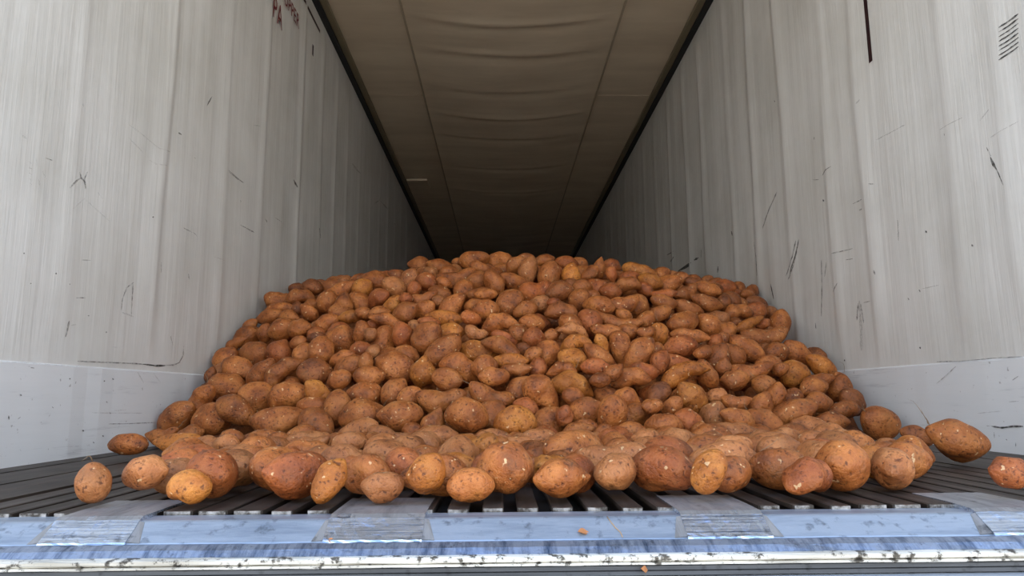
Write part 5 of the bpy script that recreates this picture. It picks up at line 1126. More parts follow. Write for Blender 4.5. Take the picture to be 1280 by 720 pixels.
-0.5430 1.1504 0.0397 -0.651 0.759 0.000 0.1073 0.0734 -0.005 o r 377922 0 F|first reddish oval sweet potato from left wall in second row on floor
-0.3498 1.6073 0.0384 0.511 0.860 0.000 0.1029 0.0749 0.037 o p 917445 0 F|third dusty tan oval sweet potato from left wall in third row on floor
0.0001 1.0969 0.0348 0.960 0.280 0.000 0.0927 0.0690 0.001 t n 726284 0 F|first orange brown tapered sweet potato from left wall in front row on floor edge
-0.6623 1.3849 0.0380 -0.956 0.292 0.000 0.1224 0.0675 0.019 o r 10307 0 F|first reddish oval sweet potato from left wall in third row on floor
0.5782 1.3222 0.0356 -0.739 0.673 0.000 0.0731 0.0632 0.027 o y 420473 0 F|only golden round sweet potato in second row on floor
0.3516 1.3777 0.0430 0.600 0.800 0.000 0.1031 0.0799 0.015 o p 913458 0 F|second dusty tan round sweet potato from left wall in third row on floor
-0.6192 1.1969 0.0311 0.926 0.378 0.000 0.0756 0.0586 0.017 o p 116536 0 F|only small dusty tan round sweet potato in second row on floor
0.3676 1.0920 0.0298 0.805 0.593 0.000 0.0996 0.0610 0.100 k r 819954 0 F|only reddish knobbly sweet potato in front row on floor edge
-0.4628 1.2033 0.0422 0.215 0.977 0.000 0.1120 0.0751 -0.033 o n 581778 0 F|first orange brown oval sweet potato from left wall in second row on floor
1.0000 3.4281 0.6666 -0.873 0.479 -0.091 0.1262 0.0921 -0.034 o r 635052 0 S|only large reddish oval sweet potato just under heap crest"""
HEAP = """-0.986 3.130 0.540 0.18 0.03 0.98 0.075 0.057 -0.01 143470 d o
-0.752 3.301 0.702 0.93 -0.18 0.31 0.096 0.054 0.00 816102 n o
-0.569 3.217 0.706 0.92 -0.16 -0.37 0.078 0.054 0.04 190506 d o
-0.295 3.550 0.822 0.98 0.02 -0.18 0.086 0.052 0.02 562191 n o
-0.182 3.186 0.733 0.94 0.11 -0.33 0.100 0.065 0.02 215225 n o
-0.476 2.891 0.552 0.98 0.20 0.03 0.061 0.050 0.01 833024 r o
-0.343 2.900 0.541 0.76 0.22 -0.61 0.060 0.050 0.03 551509 p o
-0.571 2.816 0.481 0.97 0.17 0.19 0.098 0.063 -0.00 922641 n o
-0.182 2.827 0.502 0.93 -0.23 -0.29 0.111 0.083 0.03 502821 n o
-0.174 2.927 0.574 0.99 -0.10 0.07 0.121 0.065 -0.03 412786 n o
0.050 3.515 0.835 0.95 0.21 -0.23 0.110 0.052 0.04 181873 n o
0.130 3.475 0.818 0.97 -0.00 0.26 0.110 0.072 0.00 756790 n o
0.243 3.503 0.811 0.98 0.09 -0.17 0.123 0.078 -0.01 433903 r o
0.320 3.564 0.818 0.76 0.05 -0.65 0.092 0.072 -0.02 913601 n o
0.366 3.227 0.736 0.18 -0.21 0.96 0.107 0.072 0.02 763054 n t
0.336 3.042 0.613 0.84 -0.17 -0.52 0.121 0.090 -0.04 931452 r o
0.072 2.866 0.524 0.93 -0.36 -0.06 0.107 0.078 -0.00 558867 p r
0.253 2.987 0.608 0.99 -0.00 0.17 0.099 0.072 0.03 391917 n o
0.299 2.933 0.558 0.71 0.47 -0.53 0.082 0.059 0.03 729173 n o
0.122 2.802 0.519 1.00 0.02 -0.00 0.060 0.050 -0.01 42036 r o
0.478 3.550 0.804 0.93 -0.04 -0.35 0.099 0.079 -0.00 495981 r o
0.672 3.291 0.713 0.85 0.13 0.51 0.097 0.079 0.03 988534 n o
0.497 3.189 0.684 0.98 -0.07 0.16 0.096 0.070 -0.03 850882 r r
0.542 3.078 0.613 0.83 -0.21 -0.52 0.091 0.068 0.02 591932 r o
0.814 3.290 0.675 0.94 0.13 -0.33 0.085 0.061 -0.01 570150 d o
0.393 2.759 0.466 0.94 0.05 -0.34 0.071 0.050 -0.03 565310 n o
0.908 3.128 0.562 0.18 0.09 0.98 0.082 0.064 -0.01 751969 d o
0.958 3.192 0.575 0.84 -0.14 -0.52 0.105 0.083 0.02 427192 d o
1.017 2.972 0.448 0.87 -0.14 0.48 0.067 0.050 -0.04 438168 r o
-1.182 3.111 0.469 0.86 0.10 0.51 0.075 0.051 -0.03 71376 n o
-1.076 2.995 0.423 0.18 -0.14 0.97 0.086 0.065 0.01 286548 n o
-1.174 2.938 0.374 0.85 -0.26 0.45 0.110 0.059 0.03 975680 n t
-1.165 2.675 0.240 0.35 -0.14 0.93 0.068 0.050 0.00 665177 d o
-0.638 2.850 0.487 0.93 0.18 -0.32 0.074 0.053 0.02 868272 n o
-0.585 2.762 0.431 0.94 0.21 0.28 0.066 0.050 -0.03 263988 r o
-0.539 2.513 0.312 0.49 0.14 0.86 0.060 0.050 0.04 454295 p o
-0.803 2.760 0.383 0.94 0.03 0.34 0.070 0.055 -0.03 982197 d o
-0.361 2.688 0.431 0.98 0.09 -0.17 0.092 0.054 -0.02 375384 r o
-0.015 2.470 0.314 0.97 -0.26 -0.04 0.065 0.050 0.01 635997 d r
0.093 2.572 0.369 0.92 0.14 0.36 0.074 0.056 0.04 861254 n o
0.391 2.652 0.392 0.97 0.18 -0.15 0.086 0.068 -0.03 878075 n o
0.464 2.532 0.317 0.96 0.27 0.04 0.067 0.050 -0.00 471195 n o
0.714 2.667 0.351 0.48 -0.40 0.78 0.074 0.058 0.03 678801 r r
0.771 2.730 0.360 0.46 0.51 -0.72 0.078 0.064 -0.02 382233 n o
1.035 2.525 0.204 0.95 -0.28 0.12 0.113 0.056 -0.02 537423 n o
1.151 2.608 0.202 0.49 0.27 -0.83 0.075 0.052 0.00 372160 n o
-0.788 1.766 0.049 0.98 -0.20 -0.03 0.076 0.050 -0.10 940283 p k
-0.651 2.016 0.046 0.86 0.06 0.51 0.102 0.061 -0.01 856970 n o
-0.740 1.953 0.047 0.96 -0.19 0.23 0.113 0.052 -0.01 139238 n o
-0.664 1.879 0.050 1.00 0.00 -0.00 0.060 0.050 -0.04 179605 n o
-0.339 2.027 0.062 0.96 -0.23 0.13 0.061 0.050 0.00 763898 n o
-0.103 1.766 0.051 0.96 -0.19 -0.21 0.104 0.050 0.02 9080 p o
0.047 1.638 0.051 0.97 0.23 0.03 0.082 0.050 -0.10 765338 p k
0.146 2.031 0.065 0.96 -0.28 -0.05 0.084 0.050 0.04 376757 n o
0.186 1.979 0.055 0.76 -0.22 0.61 0.063 0.050 0.03 882018 n o
0.172 1.763 0.052 0.99 -0.13 -0.02 0.060 0.050 -0.00 859288 r o
0.097 1.698 0.054 0.99 0.11 0.01 0.086 0.050 -0.00 183984 p o
0.327 1.712 0.049 0.99 -0.03 -0.10 0.115 0.055 -0.01 473203 p o
0.468 2.024 0.050 0.18 0.09 0.98 0.068 0.054 0.02 417827 n o
0.604 1.749 0.048 0.96 0.23 -0.14 0.083 0.050 0.10 857495 p k
0.527 1.714 0.051 0.98 -0.20 -0.04 0.060 0.050 -0.03 779818 p o
0.720 1.763 0.030 -1.00 0.02 0.00 0.098 0.060 -0.04 837337 p t
0.713 1.432 0.035 0.19 0.98 0.00 0.109 0.066 -0.03 673993 n t
0.507 1.360 0.040 -0.44 0.90 0.00 0.083 0.072 0.03 182006 r o
-0.473 1.792 0.037 -0.56 0.83 0.00 0.112 0.063 0.03 462240 p o
0.201 1.452 0.040 -0.28 0.96 0.00 0.087 0.076 -0.04 791004 p o
0.408 1.536 0.036 -0.98 0.22 0.00 0.114 0.069 0.01 993172 n t
0.502 1.585 0.039 1.00 0.06 0.00 0.126 0.073 0.00 776453 p r
-0.564 1.397 0.036 1.00 0.04 0.00 0.077 0.065 0.00 613106 n o
-0.631 1.485 0.035 -1.00 0.00 0.00 0.109 0.065 0.02 828433 p t
0.218 1.914 0.041 0.25 0.97 0.00 0.097 0.073 -0.02 951606 r o
0.147 1.860 0.032 0.84 0.54 0.00 0.082 0.062 0.02 91024 p o
-0.271 1.889 0.048 0.52 0.85 0.00 0.136 0.079 -0.02 310631 n o
0.641 1.383 0.035 0.95 0.31 0.00 0.075 0.064 -0.01 660760 n o
0.390 1.298 0.033 -0.06 1.00 0.00 0.091 0.067 -0.02 374797 n t
0.370 1.864 0.037 -0.40 0.92 0.00 0.108 0.071 0.02 270367 y t
0.356 1.962 0.039 0.39 0.92 0.00 0.091 0.073 0.00 887164 n o
-0.355 1.749 0.034 0.89 0.45 0.00 0.082 0.064 -0.02 587784 n t
-0.195 1.864 0.032 0.95 0.30 0.00 0.087 0.062 0.03 431975 y r
-0.182 1.749 0.031 -0.23 0.97 0.00 0.077 0.058 -0.03 283024 p o
0.563 1.866 0.030 -0.08 1.00 0.00 0.084 0.059 -0.04 225791 r t
-0.460 1.494 0.033 0.68 0.74 0.00 0.087 0.057 -0.02 781312 p r
-0.198 1.567 0.031 -0.75 0.66 0.00 0.084 0.055 0.01 649553 n r
0.079 1.787 0.031 -0.91 0.42 0.00 0.071 0.060 -0.03 210057 y o
-0.177 1.941 0.032 -0.62 0.79 0.00 0.078 0.060 -0.02 782182 p o
-0.329 1.205 0.035 -0.84 0.55 0.00 0.082 0.062 0.03 979456 r o
0.042 1.849 0.031 -0.00 1.00 0.00 0.070 0.056 0.01 727254 p r
0.225 1.588 0.035 0.35 0.94 0.00 0.082 0.066 0.02 745957 y o
-0.416 1.863 0.039 -0.07 1.00 0.00 0.142 0.077 0.00 100383 n t
0.449 1.818 0.029 1.00 0.09 0.00 0.086 0.055 0.03 55260 p o
0.505 1.770 0.035 1.00 0.02 0.00 0.087 0.061 -0.03 820298 n r
-0.545 1.462 0.030 -0.73 0.68 0.00 0.065 0.054 0.01 166448 n r
0.008 1.340 0.033 -0.18 0.98 0.00 0.117 0.063 0.02 291269 n t
0.629 1.890 0.037 -0.89 0.45 0.00 0.086 0.075 -0.01 757426 n t
0.229 1.804 0.033 0.07 1.00 0.00 0.108 0.061 0.00 130013 r o
0.160 1.578 0.030 -0.20 0.98 0.00 0.088 0.054 -0.00 917352 y o
0.176 1.690 0.040 0.19 0.98 0.00 0.092 0.071 -0.03 497537 n o
0.724 1.659 0.042 0.80 0.60 0.00 0.115 0.064 -0.10 973130 n k
0.698 1.817 0.031 0.95 0.30 0.00 0.067 0.055 -0.01 838981 p o
0.027 1.945 0.042 -0.05 1.00 0.00 0.112 0.077 -0.01 223939 r o
-0.444 1.307 0.031 -0.13 0.99 0.00 0.068 0.055 0.01 475019 n r
-0.169 1.267 0.030 -1.00 0.06 0.00 0.102 0.058 -0.03 61579 y o
-0.106 1.225 0.029 0.57 0.82 0.00 0.110 0.064 0.10 715789 r k
-0.479 1.417 0.028 0.33 0.94 0.00 0.071 0.056 0.02 510458 y t
-0.552 1.758 0.028 0.97 0.23 0.00 0.083 0.056 0.01 555855 r t
0.269 1.399 0.031 0.99 0.12 0.00 0.084 0.059 0.02 521454 p o
0.023 1.694 0.032 0.60 0.80 0.00 0.072 0.058 -0.02 671141 n o
-0.071 1.435 0.027 0.96 0.27 0.00 0.090 0.055 0.03 779993 n t
0.105 1.571 0.029 -0.08 1.00 0.00 0.075 0.056 0.01 692034 p t
0.707 1.876 0.027 0.97 0.23 0.00 0.063 0.054 0.01 580584 p t
-0.657 1.935 0.032 -0.93 0.38 0.00 0.067 0.058 0.01 488108 p o
-0.028 1.619 0.030 0.67 0.74 0.00 0.078 0.057 0.02 551021 n o
-0.049 1.288 0.029 -0.99 0.15 0.00 0.075 0.055 0.01 47958 n t
-0.264 1.362 0.034 0.33 0.95 0.00 0.079 0.061 -0.02 943551 p o
-0.105 1.582 0.036 0.08 1.00 0.00 0.116 0.072 0.10 804965 n k
-0.041 1.866 0.030 0.38 0.92 0.00 0.102 0.060 0.04 850514 p o
-0.388 1.393 0.029 -0.35 0.94 0.00 0.102 0.059 -0.01 206674 n t
0.457 1.687 0.032 0.96 0.27 0.00 0.094 0.056 -0.03 5266 n o
-0.626 1.552 0.032 -0.89 0.46 0.00 0.084 0.059 0.01 103984 r o
-0.640 1.789 0.033 -0.97 0.23 0.00 0.081 0.059 0.02 623787 n o
-0.538 1.952 0.035 -0.83 0.55 0.00 0.083 0.065 0.04 53808 n t
-0.212 1.209 0.031 0.58 0.82 0.00 0.069 0.055 -0.01 886582 n r
-0.525 1.518 0.029 -0.98 0.22 0.00 0.065 0.054 -0.03 430509 r o
0.634 2.035 0.040 -0.98 0.20 0.00 0.110 0.072 0.01 668313 n o
-0.602 2.069 0.031 -0.98 0.20 0.00 0.081 0.061 -0.04 668178 p o
-0.009 1.228 0.037 0.53 0.85 0.00 0.090 0.057 -0.10 470570 y k
0.653 1.694 0.037 0.99 0.12 0.00 0.090 0.075 0.00 704064 p t
0.018 1.563 0.031 -0.05 1.00 0.00 0.069 0.058 -0.04 256493 n o
-0.243 1.478 0.034 0.81 0.59 0.00 0.088 0.060 -0.03 133540 n o
-0.292 1.732 0.031 0.41 0.91 0.00 0.071 0.058 0.02 443763 n r
0.559 1.417 0.036 -0.89 0.45 0.00 0.092 0.065 0.01 471998 n o
-0.181 1.654 0.041 0.17 0.99 0.00 0.110 0.067 -0.03 552591 n o
-0.505 1.331 0.037 0.37 0.93 0.00 0.086 0.066 -0.03 39605 n o
-0.626 1.719 0.036 0.82 0.58 0.00 0.079 0.065 -0.00 659016 p r
-0.109 1.911 0.029 0.87 0.49 0.00 0.079 0.055 -0.01 876801 n t
0.144 1.506 0.031 -0.85 0.53 0.00 0.066 0.056 0.02 117018 n o
0.416 1.749 0.036 0.65 0.76 0.00 0.085 0.069 0.01 881954 p r
-0.476 1.998 0.029 0.53 0.85 0.00 0.083 0.062 0.04 320193 p t
-0.341 1.825 0.028 -0.78 0.63 0.00 0.082 0.054 -0.03 759538 y o
0.575 1.681 0.032 0.36 0.93 0.00 0.081 0.064 0.02 89988 p t
-0.589 1.326 0.035 0.82 0.58 0.00 0.079 0.064 -0.00 794492 n o
0.096 1.901 0.031 0.93 0.36 0.00 0.081 0.055 -0.02 976415 n o
-0.434 1.697 0.042 0.51 0.86 0.00 0.095 0.078 -0.00 500637 n o
-0.386 1.474 0.026 -0.99 0.15 0.00 0.084 0.055 -0.10 600916 p k
-0.049 1.952 0.030 -0.75 0.66 0.00 0.077 0.058 -0.04 271063 n r
0.433 1.360 0.031 -0.15 0.99 0.00 0.074 0.058 -0.03 154694 p o
0.753 2.077 0.035 -0.93 0.37 0.00 0.103 0.068 -0.03 815670 n o
0.274 1.528 0.033 -0.16 0.99 0.00 0.080 0.061 -0.02 773132 p o
0.624 1.816 0.033 0.97 0.26 0.00 0.073 0.059 -0.02 594202 n o
0.772 1.912 0.031 0.75 0.66 0.00 0.074 0.058 0.02 774448 p o
0.292 1.867 0.038 0.50 0.86 0.00 0.084 0.069 -0.01 633337 y r
0.079 1.348 0.032 -0.82 0.57 0.00 0.077 0.059 -0.01 932780 n o
0.391 1.643 0.032 -0.91 0.42 0.00 0.091 0.055 0.04 109152 p r
0.363 1.786 0.028 0.98 0.20 0.00 0.064 0.054 0.00 22164 n t
-0.321 1.327 0.028 -0.70 0.72 0.00 0.075 0.054 0.00 204250 p t
-0.425 1.569 0.030 0.54 0.84 0.00 0.075 0.056 0.01 97934 n r
0.771 1.833 0.038 0.11 0.99 0.00 0.084 0.073 -0.04 672211 p t
-0.056 1.377 0.030 -0.96 0.27 0.00 0.069 0.054 -0.01 544888 r o
-0.487 1.883 0.030 0.41 0.91 0.00 0.077 0.057 0.02 857634 p r
-0.129 1.985 0.037 -0.64 0.77 0.00 0.099 0.067 0.01 909548 n o
-0.119 1.835 0.036 -0.42 0.91 0.00 0.088 0.062 0.03 390791 p o
-0.118 1.684 0.026 -0.26 0.97 0.00 0.083 0.055 -0.10 531257 r k
-0.241 1.995 0.038 0.83 0.55 0.00 0.091 0.070 -0.00 848529 n o
0.524 1.498 0.030 -0.80 0.60 0.00 0.081 0.058 -0.02 708229 p o
0.766 1.602 0.030 -0.96 0.27 0.00 0.080 0.056 -0.03 473193 p o
0.229 2.293 0.061 -0.04 0.95 -0.31 0.123 0.098 -0.02 223428 n o
0.133 3.718 0.798 -0.59 0.80 0.11 0.131 0.078 -0.03 462832 d o
1.054 2.638 0.149 -0.86 0.49 -0.13 0.132 0.082 -0.00 38713 r o
-0.701 2.996 0.435 -0.61 0.70 -0.36 0.111 0.093 -0.01 638128 p o
1.047 2.718 0.221 -0.07 0.98 0.18 0.133 0.082 0.02 84083 d o
0.158 2.971 0.451 0.15 0.98 0.10 0.115 0.098 0.02 709992 n o
-0.683 3.945 0.781 -0.70 0.70 0.16 0.110 0.076 0.00 912407 n o
0.732 2.718 0.271 -0.53 0.84 0.11 0.149 0.089 0.01 801020 r o
-0.182 3.009 0.519 0.37 0.93 -0.03 0.134 0.082 -0.00 389368 n o
-0.064 2.368 0.130 -0.86 0.46 0.22 0.133 0.095 -0.02 561073 p o
-0.141 3.483 0.738 -0.90 0.42 0.06 0.100 0.071 0.00 639513 r o
0.430 3.383 0.734 0.83 0.54 -0.16 0.125 0.088 0.01 660919 r o
-0.494 2.592 0.286 0.16 0.98 -0.10 0.138 0.100 0.04 435511 n o
1.068 3.966 0.760 -0.93 0.36 -0.00 0.108 0.081 0.03 195297 r o
-0.199 3.746 0.791 -0.75 0.67 -0.03 0.138 0.095 -0.03 168877 d o
-0.447 3.389 0.733 -0.65 0.72 0.25 0.111 0.093 0.01 161577 n o
0.333 2.504 0.184 0.07 1.00 0.02 0.117 0.089 -0.03 22367 d o
-0.674 4.188 0.810 0.65 0.68 -0.33 0.106 0.079 0.01 809760 p o
-0.201 3.567 0.757 0.90 0.41 -0.14 0.117 0.091 0.03 423215 p o
-0.028 4.078 0.807 -0.73 0.65 0.20 0.139 0.090 0.02 223626 p o
-0.132 2.758 0.398 -0.41 0.87 -0.28 0.107 0.074 -0.03 836292 d o
-0.524 3.688 0.766 0.29 0.95 -0.07 0.117 0.076 -0.01 436966 n o
0.990 3.919 0.676 -0.49 0.87 0.08 0.106 0.090 -0.02 764188 n o
-0.648 4.119 0.754 0.51 0.78 -0.35 0.118 0.097 0.01 884929 p o
0.747 4.082 0.724 -0.49 0.86 0.14 0.154 0.100 0.02 331694 n o
1.032 3.115 0.463 0.98 0.06 0.18 0.119 0.080 0.02 146729 r o
0.447 2.624 0.296 0.47 0.83 -0.32 0.157 0.096 -0.01 136409 r o
-0.135 4.086 0.822 -0.52 0.81 0.27 0.136 0.078 0.01 678708 n o
-0.804 3.683 0.737 0.63 0.70 0.33 0.117 0.091 -0.02 609757 p o
0.108 3.838 0.816 -0.74 0.67 0.09 0.096 0.073 0.03 248459 n o
-0.456 3.248 0.598 0.59 0.78 0.20 0.143 0.084 0.04 645977 d o
0.608 2.424 0.118 0.32 0.88 -0.35 0.147 0.092 -0.04 625952 p o
1.114 3.418 0.631 0.64 0.77 -0.02 0.124 0.076 0.01 885223 n o
0.572 4.085 0.810 -0.02 0.95 -0.32 0.119 0.078 0.02 816530 d o
-0.878 3.961 0.749 0.98 0.21 0.08 0.141 0.084 -0.02 317932 r o
0.035 2.420 0.133 0.65 0.72 0.24 0.111 0.093 -0.04 820448 d o
-0.080 2.717 0.322 0.99 0.13 -0.09 0.135 0.099 -0.04 622528 n o
-0.934 3.042 0.357 -0.44 0.89 -0.14 0.151 0.099 0.02 777611 n o
0.168 3.572 0.734 -0.15 0.96 -0.23 0.147 0.088 -0.04 919839 r o
0.306 3.796 0.805 -0.67 0.74 -0.08 0.111 0.074 -0.01 517901 r o
-0.574 2.414 0.142 -0.18 0.94 -0.30 0.138 0.086 0.02 115111 d o
0.803 4.050 0.801 0.82 0.57 -0.02 0.097 0.071 -0.04 543592 d o
-0.799 2.834 0.312 0.19 0.94 -0.28 0.140 0.086 0.02 890409 d o
1.181 3.529 0.668 0.55 0.81 0.22 0.123 0.073 -0.01 171927 n o
-1.140 3.872 0.744 -0.49 0.87 0.01 0.108 0.075 -0.01 242510 r o
-0.884 2.692 0.253 0.60 0.72 -0.35 0.124 0.081 -0.00 116673 n o
-0.406 3.585 0.723 -0.72 0.69 -0.07 0.110 0.078 -0.01 818567 n o
-0.853 2.626 0.186 0.88 0.44 0.17 0.155 0.088 0.03 747907 d o
1.133 3.349 0.581 0.90 0.30 -0.31 0.128 0.074 0.01 402080 d o
0.952 3.156 0.494 0.13 0.99 0.05 0.109 0.072 -0.01 52233 n o
0.532 3.345 0.665 -0.83 0.55 -0.07 0.125 0.100 -0.03 932306 p o
0.889 4.353 0.757 -0.93 0.17 0.34 0.113 0.078 0.00 932734 p o
-0.304 4.123 0.756 -0.72 0.69 -0.02 0.115 0.082 0.04 295342 r o
-0.279 2.576 0.310 -0.71 0.70 0.05 0.088 0.074 0.03 185794 r o
0.401 3.679 0.790 0.63 0.76 -0.15 0.100 0.077 -0.03 885754 r o
-0.264 2.267 0.063 0.93 0.32 0.16 0.113 0.089 -0.01 720075 p o
-0.235 3.088 0.559 -0.34 0.94 0.07 0.107 0.078 -0.00 377746 p o
0.293 4.306 0.813 -0.07 0.99 0.08 0.116 0.099 -0.01 447650 n o
0.508 2.334 0.148 0.99 0.11 0.04 0.092 0.080 -0.03 663415 n o
0.941 2.700 0.222 0.98 0.03 -0.20 0.123 0.076 -0.03 612746 n o
1.109 4.083 0.700 0.51 0.79 -0.35 0.108 0.089 0.00 151661 d o
-0.838 4.043 0.787 0.94 0.26 0.23 0.109 0.080 0.02 756602 n o
0.355 2.934 0.488 0.68 0.73 0.07 0.108 0.089 0.02 237172 p o
0.763 3.223 0.608 -0.89 0.32 -0.33 0.099 0.086 0.01 296110 d o
-0.820 3.388 0.685 0.14 0.96 -0.25 0.157 0.094 0.01 838033 p o
0.822 4.256 0.798 0.30 0.94 -0.15 0.132 0.077 -0.04 825266 n o
0.457 2.859 0.374 0.54 0.83 -0.17 0.166 0.096 -0.02 710841 d o
-1.033 4.272 0.773 -0.04 1.00 0.00 0.104 0.087 -0.01 755323 d o
-0.146 4.204 0.815 0.89 0.46 -0.07 0.121 0.098 -0.02 206001 p o
0.244 3.485 0.716 -0.78 0.50 -0.36 0.112 0.087 -0.01 580314 d o
-0.047 4.254 0.834 0.22 0.97 0.13 0.102 0.086 -0.01 86809 n o
0.121 2.446 0.184 -0.46 0.85 -0.25 0.114 0.085 -0.01 574208 n o
0.932 4.199 0.787 -0.89 0.42 -0.17 0.123 0.085 -0.04 752478 r o
-0.518 3.476 0.750 -0.92 0.22 -0.34 0.123 0.080 0.03 384067 d o
0.712 2.942 0.447 0.96 0.21 -0.19 0.112 0.081 0.04 619849 r o
-0.893 3.413 0.519 -0.91 0.33 0.24 0.177 0.099 0.01 969136 p o
-0.789 4.219 0.805 -0.92 0.37 0.10 0.130 0.076 -0.02 287402 n o
-0.732 2.832 0.413 0.89 0.38 0.23 0.097 0.079 -0.00 387570 r o
0.166 2.574 0.299 -0.49 0.86 -0.17 0.106 0.083 0.03 457168 p o
-0.108 3.972 0.821 0.54 0.79 0.30 0.125 0.077 0.01 241030 n o
-0.240 2.814 0.417 0.92 0.28 -0.28 0.153 0.096 0.02 513456 n o
-0.991 2.768 0.150 0.91 0.32 0.24 0.119 0.088 0.02 558281 d o
0.677 3.031 0.426 -0.40 0.92 -0.06 0.111 0.074 0.04 422191 d o
-0.237 2.908 0.454 -0.73 0.66 0.18 0.111 0.073 0.01 921008 d o
-0.607 4.284 0.788 0.26 0.94 0.22 0.131 0.092 -0.03 888224 r o
0.333 3.424 0.719 0.10 0.99 -0.03 0.147 0.085 0.00 925945 n o
-0.508 4.077 0.805 0.27 0.91 0.33 0.127 0.079 0.03 560249 d o
-1.123 4.281 0.772 0.01 0.94 -0.34 0.106 0.088 -0.03 578117 d o
0.206 3.828 0.793 -0.20 0.91 -0.37 0.134 0.098 -0.04 89477 d o
0.917 3.279 0.556 0.59 0.75 0.30 0.131 0.079 -0.04 392136 n o
0.602 2.665 0.303 0.59 0.80 0.04 0.110 0.074 -0.03 342593 p o
0.180 4.272 0.832 0.91 0.29 0.29 0.138 0.084 -0.03 747129 p o
0.194 3.951 0.809 0.97 0.18 0.17 0.161 0.094 0.02 795479 d o
0.204 3.243 0.634 0.82 0.57 -0.11 0.113 0.098 0.01 559035 n o
0.816 2.964 0.463 -0.46 0.87 -0.17 0.140 0.085 0.02 22279 p o
-0.068 3.885 0.801 0.19 0.98 -0.09 0.104 0.088 0.00 822782 n o
0.181 3.060 0.532 0.28 0.95 0.09 0.135 0.099 -0.01 512634 d o
0.433 2.724 0.345 -0.98 0.11 -0.17 0.138 0.094 0.02 833239 d o
-0.881 3.761 0.747 -0.34 0.94 0.01 0.134 0.079 -0.03 320943 d o
1.091 3.917 0.683 -0.94 0.35 -0.02 0.098 0.079 -0.01 702304 n o
-0.884 2.830 0.349 -0.40 0.86 0.32 0.110 0.077 -0.01 756391 r o
-0.726 2.711 0.194 0.96 0.27 0.01 0.152 0.085 0.01 972824 d o
1.004 2.506 0.106 0.51 0.80 0.32 0.118 0.078 0.02 917152 n o
0.921 4.008 0.692 1.00 0.00 -0.09 0.129 0.098 0.01 648674 n o
1.076 3.595 0.703 -0.90 0.24 0.35 0.115 0.072 0.01 81761 r o
0.854 3.814 0.691 -0.63 0.73 -0.28 0.098 0.081 -0.02 974758 p o
-0.229 4.310 0.802 -0.97 0.16 -0.17 0.129 0.087 0.01 266417 n o
-1.177 3.983 0.706 -0.63 0.70 -0.34 0.140 0.088 0.03 651948 d o
-0.956 2.850 0.305 -0.67 0.73 0.12 0.106 0.072 -0.00 404684 d o
-0.227 3.008 0.434 -0.67 0.73 -0.12 0.161 0.092 0.02 218357 p o
-1.042 3.461 0.613 -0.74 0.63 -0.25 0.115 0.099 0.00 903483 r o
0.068 3.157 0.587 0.33 0.93 0.17 0.159 0.100 0.00 627639 r o
-0.124 2.591 0.240 0.62 0.76 -0.20 0.119 0.081 0.01 345051 d o
0.817 3.798 0.767 -0.95 0.30 -0.11 0.125 0.080 -0.03 767761 n o
0.148 2.714 0.243 0.85 0.40 0.35 0.159 0.090 -0.02 974490 d o
0.648 3.214 0.532 -0.60 0.78 -0.19 0.131 0.096 -0.03 423157 p o
0.011 3.343 0.679 -0.77 0.59 0.24 0.090 0.076 0.00 338218 n o
-0.415 3.279 0.722 -0.24 0.97 0.09 0.115 0.073 0.01 167780 p o
0.536 2.731 0.283 0.96 0.27 0.03 0.128 0.092 0.02 346599 p o
0.966 3.932 0.772 0.67 0.72 0.16 0.118 0.072 -0.02 351719 p o
-0.322 2.299 0.139 -0.57 0.81 0.11 0.127 0.085 -0.01 923183 n o
-0.307 3.361 0.745 0.13 0.99 0.05 0.124 0.080 -0.03 781536 p o
-1.151 2.769 0.253 0.97 0.23 0.12 0.107 0.077 0.01 417269 p o
-0.312 2.770 0.355 0.64 0.75 0.17 0.100 0.074 -0.01 207675 d o
0.246 2.610 0.311 -0.67 0.69 -0.28 0.132 0.079 -0.02 686989 d o
0.715 4.305 0.795 -0.98 0.05 0.19 0.152 0.088 -0.02 11396 n o
-0.323 3.248 0.703 0.30 0.88 -0.36 0.132 0.098 0.04 620879 n o
-0.155 3.668 0.707 -0.52 0.86 -0.03 0.122 0.077 -0.00 879027 p o
-0.743 2.505 0.124 0.96 0.28 -0.03 0.118 0.092 0.04 442824 p o
0.698 3.782 0.764 -0.43 0.87 -0.24 0.167 0.098 -0.01 971761 n o
0.751 3.478 0.718 -0.85 0.50 -0.16 0.148 0.092 -0.02 715296 p o
0.050 2.324 0.163 0.03 0.99 -0.10 0.100 0.080 0.02 868906 p o
-0.171 3.839 0.763 -0.97 0.05 -0.22 0.144 0.090 0.03 372184 n o
-0.963 2.550 0.131 -0.69 0.66 0.28 0.119 0.099 -0.03 801208 r o
0.029 3.722 0.798 -0.02 0.97 -0.24 0.115 0.083 0.03 408135 r o
-0.439 4.294 0.800 -0.94 0.18 -0.28 0.104 0.080 0.01 729644 n o
1.114 3.826 0.662 0.78 0.55 -0.30 0.128 0.089 0.03 377791 p o
-0.308 2.611 0.231 -0.98 0.03 0.17 0.146 0.098 0.04 551433 n o
-0.853 3.000 0.440 -0.98 0.17 -0.13 0.088 0.075 -0.01 36373 p o
-0.945 3.236 0.566 -0.61 0.77 -0.19 0.097 0.084 0.04 651834 n o
0.655 2.745 0.343 -0.49 0.79 0.36 0.125 0.086 -0.03 912191 p o
-0.993 2.768 0.242 0.80 0.56 -0.20 0.094 0.077 -0.00 746365 p o
1.084 3.515 0.632 0.55 0.83 -0.09 0.153 0.096 -0.00 281581 r o
-0.424 2.561 0.216 0.65 0.76 -0.02 0.112 0.093 -0.02 328599 r o
0.412 3.221 0.642 0.83 0.53 -0.15 0.112 0.092 -0.00 968219 p o
0.589 4.278 0.805 0.58 0.78 0.24 0.106 0.090 0.02 205258 n o
0.955 3.065 0.415 -0.39 0.88 0.28 0.111 0.080 -0.03 668501 n o
